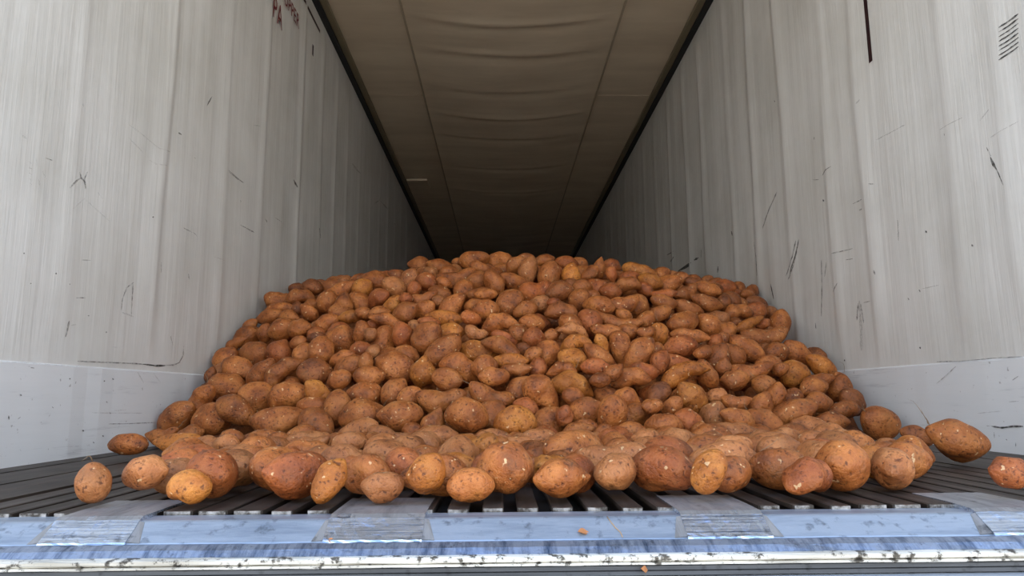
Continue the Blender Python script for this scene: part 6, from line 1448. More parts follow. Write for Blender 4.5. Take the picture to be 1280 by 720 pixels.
-0.867 3.874 0.767 0.97 0.22 -0.11 0.159 0.089 -0.00 693949 n o
0.650 3.306 0.629 -0.41 0.90 0.15 0.102 0.072 0.00 641259 r o
-0.747 4.183 0.729 -0.10 0.94 -0.32 0.136 0.084 -0.02 603469 r o
-0.190 2.274 0.131 0.95 0.06 -0.30 0.136 0.081 0.01 979672 p o
0.062 2.563 0.286 0.74 0.62 0.28 0.117 0.078 -0.02 990364 d o
-1.086 3.989 0.757 -0.88 0.42 0.23 0.125 0.079 0.01 388738 p o
0.020 3.869 0.812 0.06 0.99 -0.13 0.111 0.084 0.01 414578 d o
0.597 3.788 0.763 0.36 0.93 -0.03 0.093 0.074 0.02 235830 r o
1.072 4.269 0.751 0.66 0.75 -0.10 0.146 0.092 0.03 414073 d o
-1.184 3.794 0.722 0.54 0.83 -0.14 0.094 0.078 0.03 917944 r o
0.964 3.825 0.720 0.73 0.62 0.29 0.134 0.089 0.00 122077 p o
0.566 2.871 0.394 0.37 0.92 -0.13 0.097 0.075 -0.02 120171 r o
-0.263 2.673 0.300 0.50 0.86 -0.10 0.110 0.079 -0.02 14918 n o
0.250 2.820 0.430 -0.04 1.00 -0.03 0.127 0.076 0.02 315679 n o
0.546 3.887 0.790 -0.62 0.74 -0.26 0.150 0.094 0.02 139277 p o
0.397 3.546 0.686 -0.41 0.87 0.26 0.115 0.093 0.02 677439 r o
0.129 2.351 0.124 -0.54 0.82 -0.20 0.134 0.090 0.03 592015 n o
0.481 3.491 0.732 -0.98 0.17 0.06 0.109 0.092 0.01 890186 p o
-0.139 2.923 0.464 0.67 0.74 -0.11 0.112 0.086 0.03 963821 n o
0.670 2.627 0.302 0.75 0.55 -0.36 0.103 0.071 0.01 277849 d o
-0.469 2.931 0.466 -0.90 0.29 0.33 0.096 0.081 0.01 113262 d o
-0.755 2.583 0.220 -0.47 0.85 0.22 0.102 0.081 0.03 931666 r o
-0.606 2.830 0.377 0.15 0.95 0.26 0.128 0.091 0.01 160049 p o
-0.523 4.310 0.826 0.26 0.96 0.12 0.091 0.077 0.02 79354 n o
0.491 3.809 0.793 -0.27 0.96 -0.00 0.094 0.078 0.03 681888 n o
-0.063 3.604 0.739 0.04 1.00 -0.04 0.124 0.084 -0.01 761350 n o
-0.667 2.908 0.396 0.39 0.92 0.00 0.104 0.079 0.02 302112 r o
0.430 4.241 0.812 0.15 0.99 -0.07 0.137 0.096 -0.02 520713 r o
-0.691 3.323 0.619 -0.98 0.20 -0.07 0.117 0.088 -0.00 45649 n o
-0.253 3.924 0.806 -0.84 0.50 -0.21 0.171 0.098 0.03 309003 n o
-1.120 2.814 0.193 -0.55 0.83 -0.10 0.125 0.072 0.04 887664 n o
0.823 3.710 0.765 -0.97 0.22 0.10 0.136 0.080 0.04 783367 n o
0.948 4.129 0.732 -0.91 0.40 0.13 0.097 0.080 0.02 149017 n o
-0.611 2.993 0.474 0.46 0.85 -0.24 0.138 0.079 0.03 930404 p o
-0.331 4.285 0.828 -0.93 0.08 -0.37 0.111 0.077 0.03 436363 n o
-0.462 3.758 0.793 -0.83 0.48 -0.27 0.128 0.073 0.01 311581 p o
0.148 3.357 0.741 0.72 0.68 -0.16 0.111 0.079 -0.02 754556 r o
-0.732 4.052 0.756 -0.57 0.82 -0.01 0.134 0.097 -0.04 322052 n o
-0.386 4.213 0.821 -0.97 0.17 -0.16 0.122 0.080 0.02 780011 n o
0.564 3.698 0.715 -0.57 0.74 0.36 0.170 0.095 0.02 13455 n o
-1.005 2.666 0.126 0.94 0.05 0.33 0.152 0.092 0.02 955797 n o
0.711 4.002 0.788 0.11 0.96 0.26 0.126 0.092 0.01 776237 p o
0.710 3.608 0.756 0.35 0.92 0.20 0.146 0.084 0.01 592530 n o
0.328 2.298 0.117 -0.11 0.95 -0.30 0.133 0.086 0.02 975058 r o
1.050 2.913 0.320 0.21 0.96 0.17 0.124 0.074 0.00 148016 d o
0.755 2.953 0.367 -0.54 0.78 0.31 0.120 0.071 0.01 69631 n o
0.616 3.964 0.799 0.46 0.81 -0.37 0.114 0.081 -0.02 80446 n o
-0.901 3.609 0.732 0.62 0.77 -0.11 0.126 0.083 0.00 518527 n o
-0.074 3.147 0.661 -0.93 0.31 -0.18 0.125 0.083 0.01 643072 p o
0.056 3.341 0.749 0.00 0.98 -0.20 0.129 0.073 0.01 383744 n o
0.753 3.180 0.514 -0.09 0.98 0.19 0.118 0.097 -0.02 535342 p o
1.019 3.277 0.558 -0.22 0.97 0.04 0.124 0.088 -0.03 861000 n o
0.772 3.573 0.683 -0.75 0.66 -0.03 0.117 0.098 0.01 249194 d o
-0.022 3.797 0.763 0.03 0.96 0.27 0.095 0.071 -0.03 154146 p o
-0.431 3.008 0.485 -0.91 0.36 -0.20 0.154 0.090 0.02 164990 n o
0.530 3.249 0.635 -0.95 0.32 -0.02 0.135 0.082 -0.03 819924 n o
0.170 2.850 0.382 -0.66 0.70 -0.27 0.122 0.074 0.02 350263 d o
-0.615 3.704 0.765 -0.01 0.99 -0.11 0.167 0.097 -0.01 927100 p o
-0.821 2.843 0.396 0.35 0.88 -0.33 0.097 0.077 0.03 287925 r o
-0.068 3.392 0.750 -0.93 0.35 0.11 0.160 0.090 -0.02 602823 n o
-0.150 3.645 0.792 -0.99 0.06 0.08 0.117 0.079 -0.03 354565 d o
0.085 3.629 0.790 0.98 0.06 -0.20 0.134 0.079 0.01 415574 d o
-0.590 4.089 0.819 -0.23 0.96 0.16 0.095 0.071 0.02 351387 n o
0.648 2.484 0.182 0.88 0.35 -0.33 0.131 0.077 -0.01 224603 r o
0.003 4.165 0.744 -0.07 0.99 0.15 0.139 0.092 -0.00 752524 n o
0.246 2.290 0.151 -0.77 0.63 0.11 0.093 0.073 0.01 412693 n o
-1.021 4.061 0.770 -0.29 0.96 0.04 0.143 0.081 -0.02 461597 p o
0.770 3.218 0.422 -0.32 0.94 -0.11 0.113 0.090 -0.01 530842 p o
-0.854 2.792 0.251 0.86 0.35 -0.36 0.128 0.078 0.01 847857 n o
-0.645 2.530 0.175 -0.81 0.46 0.37 0.110 0.094 -0.02 439534 d o
0.636 3.370 0.711 -0.67 0.73 0.14 0.084 0.071 -0.03 502041 r o
-0.508 3.891 0.801 0.93 0.35 0.12 0.109 0.076 0.03 537619 n o
-0.711 3.618 0.757 -0.67 0.74 0.08 0.134 0.085 -0.03 290457 n o
-0.726 3.406 0.711 0.16 0.94 -0.29 0.097 0.073 0.04 25965 r o
0.384 3.519 0.770 0.79 0.61 0.02 0.114 0.081 0.03 924267 n o
0.185 4.061 0.831 -0.99 0.03 -0.12 0.124 0.071 -0.00 96381 n o
0.796 3.268 0.546 -0.88 0.36 -0.30 0.122 0.079 0.03 651436 p o
0.806 3.623 0.750 -0.54 0.79 -0.29 0.117 0.071 -0.03 825253 r o
0.407 2.323 0.156 -0.41 0.91 0.00 0.152 0.085 0.01 843003 r o
0.877 3.534 0.714 -0.24 0.97 0.02 0.145 0.095 -0.01 363524 n o
-0.396 2.768 0.410 0.73 0.59 -0.36 0.133 0.084 -0.02 232960 p o
0.872 3.432 0.651 0.95 0.32 -0.03 0.133 0.092 0.03 38397 n o
0.045 3.253 0.695 -0.39 0.92 -0.01 0.101 0.081 -0.04 973272 d o
0.490 2.306 0.050 -0.71 0.70 -0.10 0.115 0.087 0.03 917920 p o
1.188 4.003 0.677 -0.14 0.97 0.18 0.152 0.090 0.01 196836 r o
1.152 3.661 0.703 -0.23 0.95 0.21 0.097 0.074 -0.02 374761 n o
-0.847 4.160 0.784 -0.71 0.70 -0.01 0.144 0.080 0.00 947135 n o
0.324 3.620 0.743 -0.97 0.19 -0.16 0.135 0.097 0.03 251086 n o
1.038 4.071 0.768 -0.59 0.79 0.16 0.128 0.075 0.02 891406 d o
0.130 2.875 0.448 -0.92 0.30 -0.26 0.139 0.081 -0.03 98835 d o
-0.411 3.650 0.785 -0.30 0.89 -0.34 0.103 0.071 -0.02 440323 n o
1.011 4.364 0.770 -0.74 0.67 -0.04 0.120 0.096 -0.00 32879 n o
-0.731 2.789 0.258 0.32 0.89 -0.33 0.168 0.098 0.02 373108 n o
1.174 2.866 0.304 -0.58 0.82 -0.01 0.115 0.077 -0.04 196001 d o
-0.569 4.166 0.798 -0.79 0.61 -0.08 0.114 0.070 0.03 980685 n o
-0.632 3.376 0.709 0.02 0.94 0.35 0.148 0.091 0.03 309850 r o
0.814 3.076 0.454 -0.98 0.17 0.12 0.120 0.090 0.04 280833 p o
-0.502 4.220 0.821 0.91 0.33 -0.24 0.109 0.073 -0.02 530655 d o
-0.394 3.861 0.793 -0.93 0.03 -0.36 0.146 0.091 -0.02 342405 n o
0.562 3.569 0.735 0.94 0.25 0.21 0.109 0.091 0.03 397977 p o
-1.135 2.946 0.321 0.47 0.85 0.24 0.119 0.073 0.00 375272 d o
0.607 3.022 0.467 -0.54 0.83 -0.13 0.137 0.077 -0.02 45415 n o
0.798 2.477 0.134 -0.94 0.05 -0.33 0.132 0.098 -0.04 374059 d o
-0.521 2.584 0.196 0.73 0.62 -0.30 0.105 0.089 -0.02 144403 p o
-0.032 2.313 0.044 -0.02 0.99 0.12 0.136 0.077 0.01 52474 r o
-0.967 2.674 0.220 -0.96 0.25 0.10 0.087 0.075 0.02 18409 p o
0.597 2.909 0.458 -0.94 0.15 0.32 0.135 0.075 -0.01 572277 d o
0.031 2.183 0.053 -0.34 0.88 -0.33 0.112 0.090 0.03 40425 d o
-1.157 3.497 0.621 -0.74 0.62 0.26 0.129 0.080 0.00 330974 d o
0.833 3.349 0.581 0.97 0.13 -0.18 0.170 0.098 0.00 297456 p o
-0.755 3.910 0.789 -0.71 0.67 -0.22 0.090 0.071 -0.01 406326 p o
1.099 3.638 0.632 0.62 0.70 0.36 0.103 0.083 -0.01 638523 n o
0.529 2.438 0.192 0.86 0.37 -0.36 0.123 0.092 -0.01 472141 n o
0.835 3.976 0.775 0.81 0.57 -0.12 0.148 0.090 0.03 153324 n o
0.949 4.286 0.788 -0.91 0.19 0.37 0.138 0.083 -0.00 981146 n o
0.408 2.446 0.189 0.60 0.72 -0.36 0.122 0.084 -0.02 883580 n o
0.567 3.429 0.731 0.73 0.68 0.08 0.119 0.095 -0.01 453745 d o
0.247 4.170 0.808 0.27 0.94 -0.19 0.167 0.096 0.03 987320 d o
0.890 3.668 0.689 0.61 0.77 -0.20 0.134 0.096 0.01 272476 r o
0.814 2.431 0.052 0.75 0.63 -0.18 0.127 0.083 -0.03 615046 d o
-0.112 3.242 0.712 -0.20 0.98 0.04 0.105 0.074 -0.01 979081 n o
0.846 2.966 0.373 0.09 0.98 0.16 0.113 0.090 -0.00 48325 d o
0.639 3.687 0.773 -0.21 0.97 0.13 0.129 0.077 -0.04 157857 r o
-0.244 4.063 0.815 0.37 0.93 0.02 0.162 0.096 0.04 181575 d o
-0.781 3.566 0.718 -0.69 0.71 0.15 0.121 0.097 0.03 853323 p o
0.968 2.779 0.239 -0.77 0.63 -0.13 0.091 0.078 -0.03 510991 n o
0.255 2.518 0.247 -0.63 0.75 -0.20 0.149 0.094 0.00 441503 r o
0.866 4.125 0.787 -0.60 0.79 0.08 0.156 0.089 -0.01 934898 n o
-0.186 2.369 0.147 0.23 0.97 0.01 0.110 0.085 -0.02 598823 n o
0.339 3.744 0.732 -0.34 0.92 -0.19 0.140 0.088 -0.02 981905 n o
-0.304 3.812 0.751 0.94 0.03 0.35 0.125 0.098 -0.04 997654 n o
0.221 3.757 0.720 0.72 0.69 -0.04 0.153 0.088 0.02 736809 d o
0.498 3.667 0.778 -0.39 0.90 0.20 0.148 0.083 -0.01 32138 p o
-0.928 3.455 0.685 -0.91 0.26 -0.33 0.153 0.098 0.02 890323 n o
0.876 3.875 0.755 -0.59 0.78 -0.20 0.127 0.089 0.03 248937 p o
0.393 2.903 0.417 0.79 0.56 0.26 0.090 0.078 0.01 97128 p o
-0.523 2.874 0.425 -0.84 0.41 0.35 0.151 0.088 -0.01 186451 p o
0.862 3.178 0.508 0.82 0.51 0.27 0.120 0.089 -0.03 507227 d o
0.578 3.516 0.651 0.84 0.53 0.09 0.151 0.100 0.01 610123 n o
0.030 2.752 0.359 -0.83 0.56 -0.07 0.152 0.087 0.01 478262 n o
0.742 3.891 0.759 -0.95 0.31 -0.01 0.141 0.093 0.02 547480 d o
-0.518 3.297 0.695 0.29 0.93 -0.24 0.116 0.081 -0.03 216625 n o
0.408 2.265 0.055 -0.38 0.89 0.24 0.147 0.084 -0.04 103808 d o
-0.276 4.180 0.821 0.79 0.52 -0.33 0.148 0.084 0.03 564077 p o
0.890 2.568 0.134 0.72 0.60 0.35 0.150 0.085 0.01 758477 n o
0.157 2.750 0.378 0.95 0.13 -0.27 0.114 0.097 -0.03 562949 n o
0.222 3.628 0.784 -0.40 0.84 -0.36 0.131 0.084 0.02 622842 n o
1.022 2.844 0.257 0.77 0.63 -0.14 0.088 0.077 -0.04 971506 n o
-0.107 2.619 0.329 0.98 0.10 -0.18 0.126 0.086 0.01 379363 r o
-1.089 3.521 0.682 0.50 0.86 -0.10 0.136 0.084 0.00 67011 d o
0.077 4.033 0.825 0.95 0.11 0.29 0.096 0.080 0.02 271563 d o
-0.891 3.108 0.436 0.89 0.46 -0.08 0.147 0.095 -0.03 299171 n o
1.104 2.713 0.139 -0.97 0.05 0.25 0.128 0.074 0.03 666233 r o
-0.727 2.922 0.334 -0.95 0.10 0.31 0.151 0.088 0.04 171087 n o
-0.371 3.092 0.559 0.93 0.21 -0.30 0.110 0.074 0.04 651690 p o
-0.885 3.303 0.546 -0.63 0.76 0.13 0.145 0.090 0.02 223100 n o
0.089 3.525 0.747 -0.67 0.70 -0.24 0.093 0.072 -0.02 485553 n o
-0.611 2.617 0.239 0.17 0.97 -0.18 0.150 0.095 0.04 318356 r o
0.727 3.325 0.655 -0.53 0.77 0.36 0.143 0.083 0.01 773546 p o
0.974 2.974 0.366 0.96 0.28 -0.02 0.155 0.091 0.02 368904 p o
0.659 3.435 0.648 0.09 0.95 0.31 0.137 0.098 0.01 360854 p o
0.787 2.581 0.204 0.78 0.62 -0.05 0.107 0.080 -0.02 957450 r o
-0.778 3.788 0.758 0.92 0.16 -0.37 0.120 0.099 0.03 73029 n o
-1.023 3.362 0.587 0.71 0.69 0.15 0.101 0.079 0.01 328400 d o
-1.075 3.886 0.683 0.79 0.60 0.12 0.113 0.087 -0.02 325645 n o
-0.403 2.326 0.090 -0.12 0.96 0.26 0.146 0.084 -0.01 483882 p o
0.251 2.978 0.460 0.03 0.98 0.18 0.135 0.085 -0.03 210755 r o
-0.402 3.950 0.781 -0.98 0.19 0.06 0.139 0.082 -0.01 165880 n o
-0.916 3.592 0.642 -0.91 0.42 -0.01 0.120 0.090 0.04 15591 d o
0.261 3.710 0.800 -0.37 0.92 -0.07 0.085 0.073 -0.01 220592 n o
-0.095 3.736 0.739 -0.71 0.59 -0.37 0.174 0.098 -0.01 693010 n o
0.159 4.166 0.834 0.32 0.94 -0.07 0.108 0.072 0.02 216763 n o
0.125 2.670 0.317 -0.98 0.15 -0.13 0.143 0.091 -0.03 254365 n o
-0.219 3.298 0.696 0.17 0.98 0.10 0.133 0.094 -0.03 568900 d o
-0.927 2.923 0.350 -0.35 0.87 0.35 0.094 0.073 0.02 496403 n o
0.023 2.641 0.345 -0.61 0.79 0.05 0.134 0.081 -0.03 300783 d o
0.304 3.112 0.528 -0.92 0.16 0.36 0.158 0.090 0.01 279956 r o
-0.891 2.721 0.152 -0.31 0.89 -0.34 0.125 0.093 0.03 277839 d o
-0.671 2.433 0.167 0.72 0.64 0.28 0.103 0.072 0.01 17485 p o
-0.255 3.664 0.768 0.77 0.63 0.09 0.103 0.087 -0.03 523609 n o
0.336 2.825 0.418 -0.38 0.86 -0.35 0.118 0.078 -0.02 489771 d o
-0.506 3.976 0.813 0.81 0.57 0.15 0.098 0.072 0.00 16425 n o
0.930 3.334 0.641 0.59 0.78 0.22 0.134 0.077 0.04 362729 n o
-0.068 2.835 0.395 -0.14 0.93 -0.34 0.164 0.097 0.01 863432 n o
-0.123 2.483 0.189 0.29 0.95 -0.11 0.159 0.100 0.02 537497 r o
-0.968 3.730 0.744 -0.61 0.79 -0.08 0.129 0.090 0.01 51451 p o
-0.813 2.509 0.190 0.18 0.95 0.25 0.086 0.072 -0.01 583873 n o
0.055 4.265 0.829 -0.52 0.85 0.07 0.165 0.095 0.01 411373 n o
0.228 3.071 0.619 0.69 0.64 -0.33 0.116 0.084 -0.04 862498 d o
0.559 2.963 0.406 0.94 0.12 0.33 0.126 0.075 -0.01 988557 n o
0.315 3.020 0.521 0.93 0.02 -0.36 0.139 0.082 0.02 158148 r o
-0.455 2.497 0.143 -0.99 0.05 0.14 0.101 0.086 -0.02 167986 r o
-0.991 3.565 0.703 -0.63 0.68 0.37 0.137 0.086 0.01 779235 n o
1.140 2.788 0.181 0.39 0.87 0.30 0.106 0.076 0.02 45022 n o
0.531 2.781 0.372 -0.87 0.39 0.30 0.111 0.094 -0.03 636019 r o
0.403 3.295 0.711 -0.91 0.25 -0.35 0.103 0.080 0.03 485868 n o
0.200 2.454 0.225 -0.64 0.75 0.16 0.112 0.073 -0.02 65088 p o
0.146 3.224 0.712 0.78 0.58 0.24 0.148 0.083 0.04 630591 r o
0.500 4.005 0.802 -0.97 0.24 -0.08 0.127 0.098 -0.01 768228 d o
1.064 3.048 0.407 -0.29 0.93 -0.20 0.105 0.087 0.01 382340 p o
-0.310 2.471 0.191 -0.63 0.74 -0.25 0.155 0.099 0.04 159984 n o
1.075 2.597 0.069 0.18 0.98 -0.02 0.121 0.082 0.03 220103 n o
-0.204 3.405 0.736 0.19 0.93 -0.31 0.099 0.078 -0.00 90860 p o
0.015 3.660 0.732 -0.77 0.63 -0.13 0.103 0.073 -0.02 690991 r o
0.778 3.377 0.709 -0.74 0.67 0.02 0.100 0.071 0.01 517690 n o
1.167 3.294 0.518 0.20 0.91 -0.36 0.147 0.086 0.01 589746 p o
-0.496 3.085 0.551 0.58 0.72 0.37 0.152 0.098 -0.03 559896 p o
-0.600 2.973 0.391 -0.61 0.78 0.15 0.098 0.080 -0.01 347049 r o
0.975 3.621 0.728 -0.39 0.91 -0.15 0.113 0.078 0.03 830855 p o
-0.021 2.611 0.257 0.22 0.91 0.36 0.147 0.097 0.00 615662 n o
-0.295 3.471 0.732 -0.69 0.68 0.25 0.126 0.077 -0.03 273461 d o
-0.607 3.195 0.586 0.97 0.06 -0.24 0.131 0.097 0.01 840031 r o
0.902 2.449 0.103 0.20 0.96 0.18 0.146 0.091 -0.00 211789 d o
0.142 2.222 0.084 0.66 0.73 -0.18 0.108 0.070 0.03 514724 r o
-0.897 3.204 0.475 0.46 0.89 0.09 0.102 0.086 -0.00 130237 d o
1.150 3.730 0.624 0.97 0.11 -0.22 0.149 0.085 -0.04 387807 n o
0.954 2.804 0.318 -0.66 0.75 0.08 0.114 0.075 -0.03 711389 d o
-1.051 2.529 0.108 -0.43 0.90 -0.05 0.085 0.070 -0.03 615723 n o
-0.986 3.910 0.740 -0.33 0.94 0.10 0.140 0.081 0.04 878936 r o
-0.593 3.944 0.802 -0.69 0.71 -0.13 0.107 0.076 -0.01 504992 r o
-0.339 4.091 0.825 -0.92 0.34 -0.18 0.100 0.076 -0.01 149514 p o
1.177 3.766 0.706 0.76 0.62 0.20 0.124 0.095 0.04 98757 n o
-0.837 2.564 0.116 0.96 0.17 -0.24 0.133 0.085 -0.02 961519 n o
-0.806 3.336 0.593 -0.45 0.89 -0.10 0.165 0.099 0.01 903191 n o
0.703 3.687 0.692 -0.46 0.88 0.15 0.145 0.085 0.04 867728 r o
1.016 3.709 0.714 -0.82 0.57 -0.05 0.163 0.097 0.03 124251 n o
1.173 3.931 0.739 -0.80 0.49 -0.34 0.124 0.075 -0.03 126653 r o
-0.171 3.199 0.620 0.79 0.62 0.04 0.156 0.097 -0.00 742595 r o
0.399 4.128 0.820 -0.73 0.67 0.14 0.131 0.084 -0.02 907200 d o
-1.197 3.884 0.687 -0.03 1.00 0.07 0.095 0.075 0.02 433280 p o
1.037 3.219 0.446 0.91 0.21 -0.36 0.139 0.095 -0.02 692087 d o
-0.194 2.619 0.285 0.08 0.98 -0.19 0.101 0.080 -0.03 783444 p o
1.068 3.847 0.746 -0.25 0.97 -0.03 0.135 0.082 -0.02 911824 p o
-1.192 2.736 0.182 0.07 1.00 -0.03 0.113 0.079 -0.03 523015 d o
0.962 4.037 0.775 -0.45 0.86 -0.23 0.107 0.080 0.02 820734 n o
0.644 3.506 0.745 -0.12 0.98 -0.16 0.107 0.082 -0.02 820634 r o
0.701 3.103 0.472 -0.32 0.91 -0.28 0.133 0.079 -0.01 627422 n o
-0.001 4.167 0.832 -1.00 0.07 -0.06 0.115 0.080 -0.02 469891 r o
0.901 2.995 0.442 0.23 0.92 -0.31 0.093 0.077 -0.01 14980 d o
-0.744 2.421 0.093 0.94 0.29 0.19 0.127 0.075 -0.02 247157 r o
-0.411 3.480 0.707 -0.68 0.65 0.34 0.115 0.093 -0.01 103821 n o
0.325 2.224 0.061 -0.82 0.52 -0.23 0.123 0.075 0.02 770331 r o
0.281 2.412 0.146 -0.96 0.26 0.08 0.165 0.099 -0.03 844526 d o
0.625 2.313 0.082 -0.92 0.27 0.29 0.142 0.090 0.01 827553 p o
-0.146 3.332 0.743 -0.59 0.74 0.31 0.092 0.075 -0.01 286491 d o
-0.009 3.229 0.610 0.40 0.88 0.27 0.140 0.092 -0.03 502584 p o
-0.345 4.024 0.752 -0.81 0.46 0.36 0.157 0.094 -0.03 373336 d o
-0.012 2.491 0.197 -0.37 0.86 -0.35 0.164 0.092 0.03 929075 d o
-1.120 2.696 0.144 0.38 0.92 0.01 0.162 0.094 -0.04 222085 d o
0.052 2.811 0.430 -0.88 0.44 -0.18 0.122 0.096 -0.02 707542 r o
0.094 3.438 0.753 -0.93 0.12 0.35 0.131 0.074 0.03 338435 r o
0.286 3.301 0.724 0.90 0.37 0.24 0.123 0.096 -0.03 932629 n o
-1.006 3.216 0.485 -0.76 0.53 -0.37 0.141 0.086 -0.02 402313 r o
0.847 4.124 0.691 0.68 0.67 0.31 0.130 0.093 -0.02 195441 d o
-0.200 2.718 0.356 -0.57 0.82 0.10 0.145 0.091 0.03 355396 p o
0.584 2.549 0.238 -0.87 0.46 0.17 0.136 0.078 -0.03 943502 r o
1.057 4.166 0.774 0.99 0.06 -0.08 0.122 0.078 0.04 460579 n o
-0.348 3.717 0.776 -0.55 0.83 -0.10 0.121 0.097 -0.03 767653 p o
-0.005 3.970 0.815 0.92 0.16 0.37 0.107 0.093 0.01 105614 n o
0.185 2.421 0.069 -0.28 0.94 -0.20 0.144 0.095 0.02 942780 r o
-0.784 3.124 0.488 0.56 0.78 -0.27 0.127 0.095 0.00 440844 p o
0.080 2.960 0.511 0.64 0.73 -0.23 0.109 0.073 0.00 349971 p o
-0.380 3.196 0.607 -0.89 0.40 -0.20 0.095 0.082 -0.00 247501 n o
0.959 4.222 0.698 -0.67 0.69 0.27 0.138 0.097 -0.02 555992 r o
-0.702 4.276 0.814 0.71 0.67 -0.22 0.115 0.073 0.04 703609 r o
1.003 3.526 0.703 0.87 0.48 -0.07 0.115 0.078 -0.01 894320 n o
-1.112 3.304 0.542 0.94 0.04 0.33 0.116 0.088 0.01 522652 r o
-0.226 2.536 0.228 0.69 0.69 0.22 0.117 0.086 0.01 672439 n o
-0.528 2.304 0.072 -0.62 0.72 -0.32 0.113 0.085 0.04 790387 n o
-0.218 2.724 0.220 -0.81 0.48 0.34 0.123 0.095 -0.02 289012 n o
0.272 4.124 0.712 0.18 0.92 0.36 0.148 0.096 -0.03 764095 n o
1.057 3.391 0.533 0.91 0.38 -0.19 0.146 0.091 0.03 289136 p o
-1.051 4.196 0.673 0.84 0.45 -0.29 0.154 0.100 0.00 464900 n o
-0.957 3.278 0.422 0.56 0.82 -0.16 0.112 0.094 0.01 946300 r o
0.133 3.165 0.513 0.33 0.93 -0.16 0.141 0.082 0.01 514830 r o
0.773 3.942 0.687 0.11 0.93 0.35 0.096 0.075 0.02 671363 p o
0.271 3.182 0.600 0.84 0.54 0.05 0.143 0.080 0.03 761486 n o
0.733 3.750 0.626 -1.00 0.06 0.04 0.108 0.082 0.02 52901 p o
0.719 3.844 0.668 -0.45 0.82 0.36 0.122 0.087 -0.04 938445 d o
0.676 3.939 0.647 0.84 0.52 0.16 0.136 0.093 0.03 258723 r o
0.776 4.189 0.722 -0.40 0.88 0.25 0.091 0.075 -0.04 463239 n o
-0.965 3.671 0.669 0.91 0.40 -0.13 0.112 0.079 0.03 556934 n o
0.395 4.000 0.699 -0.96 0.12 -0.23 0.102 0.087 -0.04 483594 d o
0.033 3.195 0.505 -0.39 0.92 -0.03 0.115 0.080 0.02 189541 n o
-0.543 2.520 0.107 -0.31 0.95 0.01 0.109 0.082 0.01 661830 n o
0.464 3.746 0.659 -0.93 0.19 -0.30 0.123 0.089 -0.04 465841 r o
0.702 2.591 0.164 -0.44 0.83 0.35 0.139 0.082 0.02 393412 n o
-0.909 2.870 0.234 -0.12 0.92 0.37 0.112 0.093 0.01 667680 d o
-0.477 2.648 0.113 -0.26 0.92 -0.30 0.141 0.095 -0.03 463408 r o
0.326 3.337 0.641 0.17 0.94 -0.29 0.087 0.073 0.03 84186 n o
-0.390 2.699 0.305 0.04 0.99 0.14 0.109 0.079 0.01 995495 n o
0.765 3.415 0.633 0.50 0.86 -0.04 0.101 0.073 -0.00 253776 n o
0.941 2.770 0.153 0.64 0.75 0.17 0.130 0.081 0.04 688912 p o
-0.768 3.886 0.687 -0.72 0.62 0.31 0.124 0.087 -0.02 880722 r o
-0.798 4.294 0.727 0.66 0.72 -0.19 0.109 0.070 -0.03 45770 n o
0.305 2.650 0.225 0.84 0.50 -0.21 0.162 0.091 0.03 40887 r o
0.233 2.533 0.151 -0.55 0.77 0.31 0.117 0.079 -0.03 514029 n o
0.936 3.446 0.572 0.71 0.69 0.14 0.133 0.075 0.03 111518 d o
0.462 4.078 0.734 0.92 0.17 -0.35 0.161 0.090 -0.02 511856 n o
0.158 2.576 0.217 -0.25 0.97 -0.08 0.093 0.072 0.03 819995 n o
0.641 2.710 0.219 0.02 0.99 -0.11 0.158 0.096 -0.01 826603 d o
0.824 2.988 0.292 0.67 0.69 -0.27 0.099 0.073 0.01 676419 n o
-0.764 3.460 0.584 0.09 1.00 0.00 0.132 0.083 0.01 927368 n o
-0.148 2.779 0.278 0.70 0.68 -0.22 0.135 0.080 -0.01 471422 n o
-0.355 3.668 0.675 0.42 0.90 0.12 0.145 0.095 0.00 585256 d o
-0.569 3.321 0.609 0.89 0.44 0.09 0.128 0.091 0.01 859071 d o
0.096 4.242 0.742 -0.11 0.94 0.33 0.089 0.074 -0.03 375366 d o
0.328 2.395 0.048 0.94 0.23 -0.25 0.118 0.090 0.03 208528 n o
-0.675 3.028 0.318 0.01 1.00 0.03 0.140 0.083 0.03 952229 r o
0.823 3.100 0.371 0.99 0.10 0.08 0.103 0.071 -0.02 5528 p o
-1.022 2.929 0.309 0.95 0.29 0.13 0.127 0.074 -0.02 111129 r o
-0.519 3.096 0.450 0.64 0.68 -0.36 0.105 0.080 -0.01 812310 p o
0.709 2.888 0.321 -0.82 0.56 0.10 0.128 0.084 0.02 644822 d o
-0.439 2.866 0.338 0.07 0.95 0.30 0.151 0.100 0.00 637633 r o
0.646 4.138 0.720 1.00 0.03 0.06 0.083 0.072 -0.01 699144 r o
0.134 3.301 0.652 0.70 0.71 0.04 0.121 0.070 0.02 336825 n o
-0.403 3.416 0.617 -0.91 0.40 0.09 0.127 0.100 -0.02 818781 p o
-1.168 3.932 0.625 -0.46 0.87 0.16 0.094 0.077 0.02 579338 n o
0.890 2.828 0.242 0.80 0.60 0.11 0.108 0.079 0.02 308291 p o
0.203 4.231 0.722 -0.94 0.30 -0.18 0.127 0.078 -0.03 81423 d o
0.996 3.547 0.603 0.61 0.73 -0.30 0.114 0.089 0.01 329789 n o
0.590 3.075 0.371 0.95 0.31 -0.10 0.160 0.098 0.01 312802 d o
0.210 4.035 0.757 0.62 0.76 -0.20 0.103 0.081 0.04 915622 n o
-0.023 3.943 0.669 -0.21 0.97 0.14 0.124 0.099 -0.02 568485 n o
-0.844 2.930 0.320 0.51 0.83 0.24 0.105 0.076 -0.00 803141 r o
0.075 3.059 0.470 0.50 0.86 -0.14 0.140 0.080 0.03 844545 n o
0.401 2.791 0.276 0.88 0.44 0.19 0.115 0.092 -0.03 746737 r o
-0.597 3.958 0.717 0.75 0.62 0.21 0.099 0.081 0.03 316594 n o
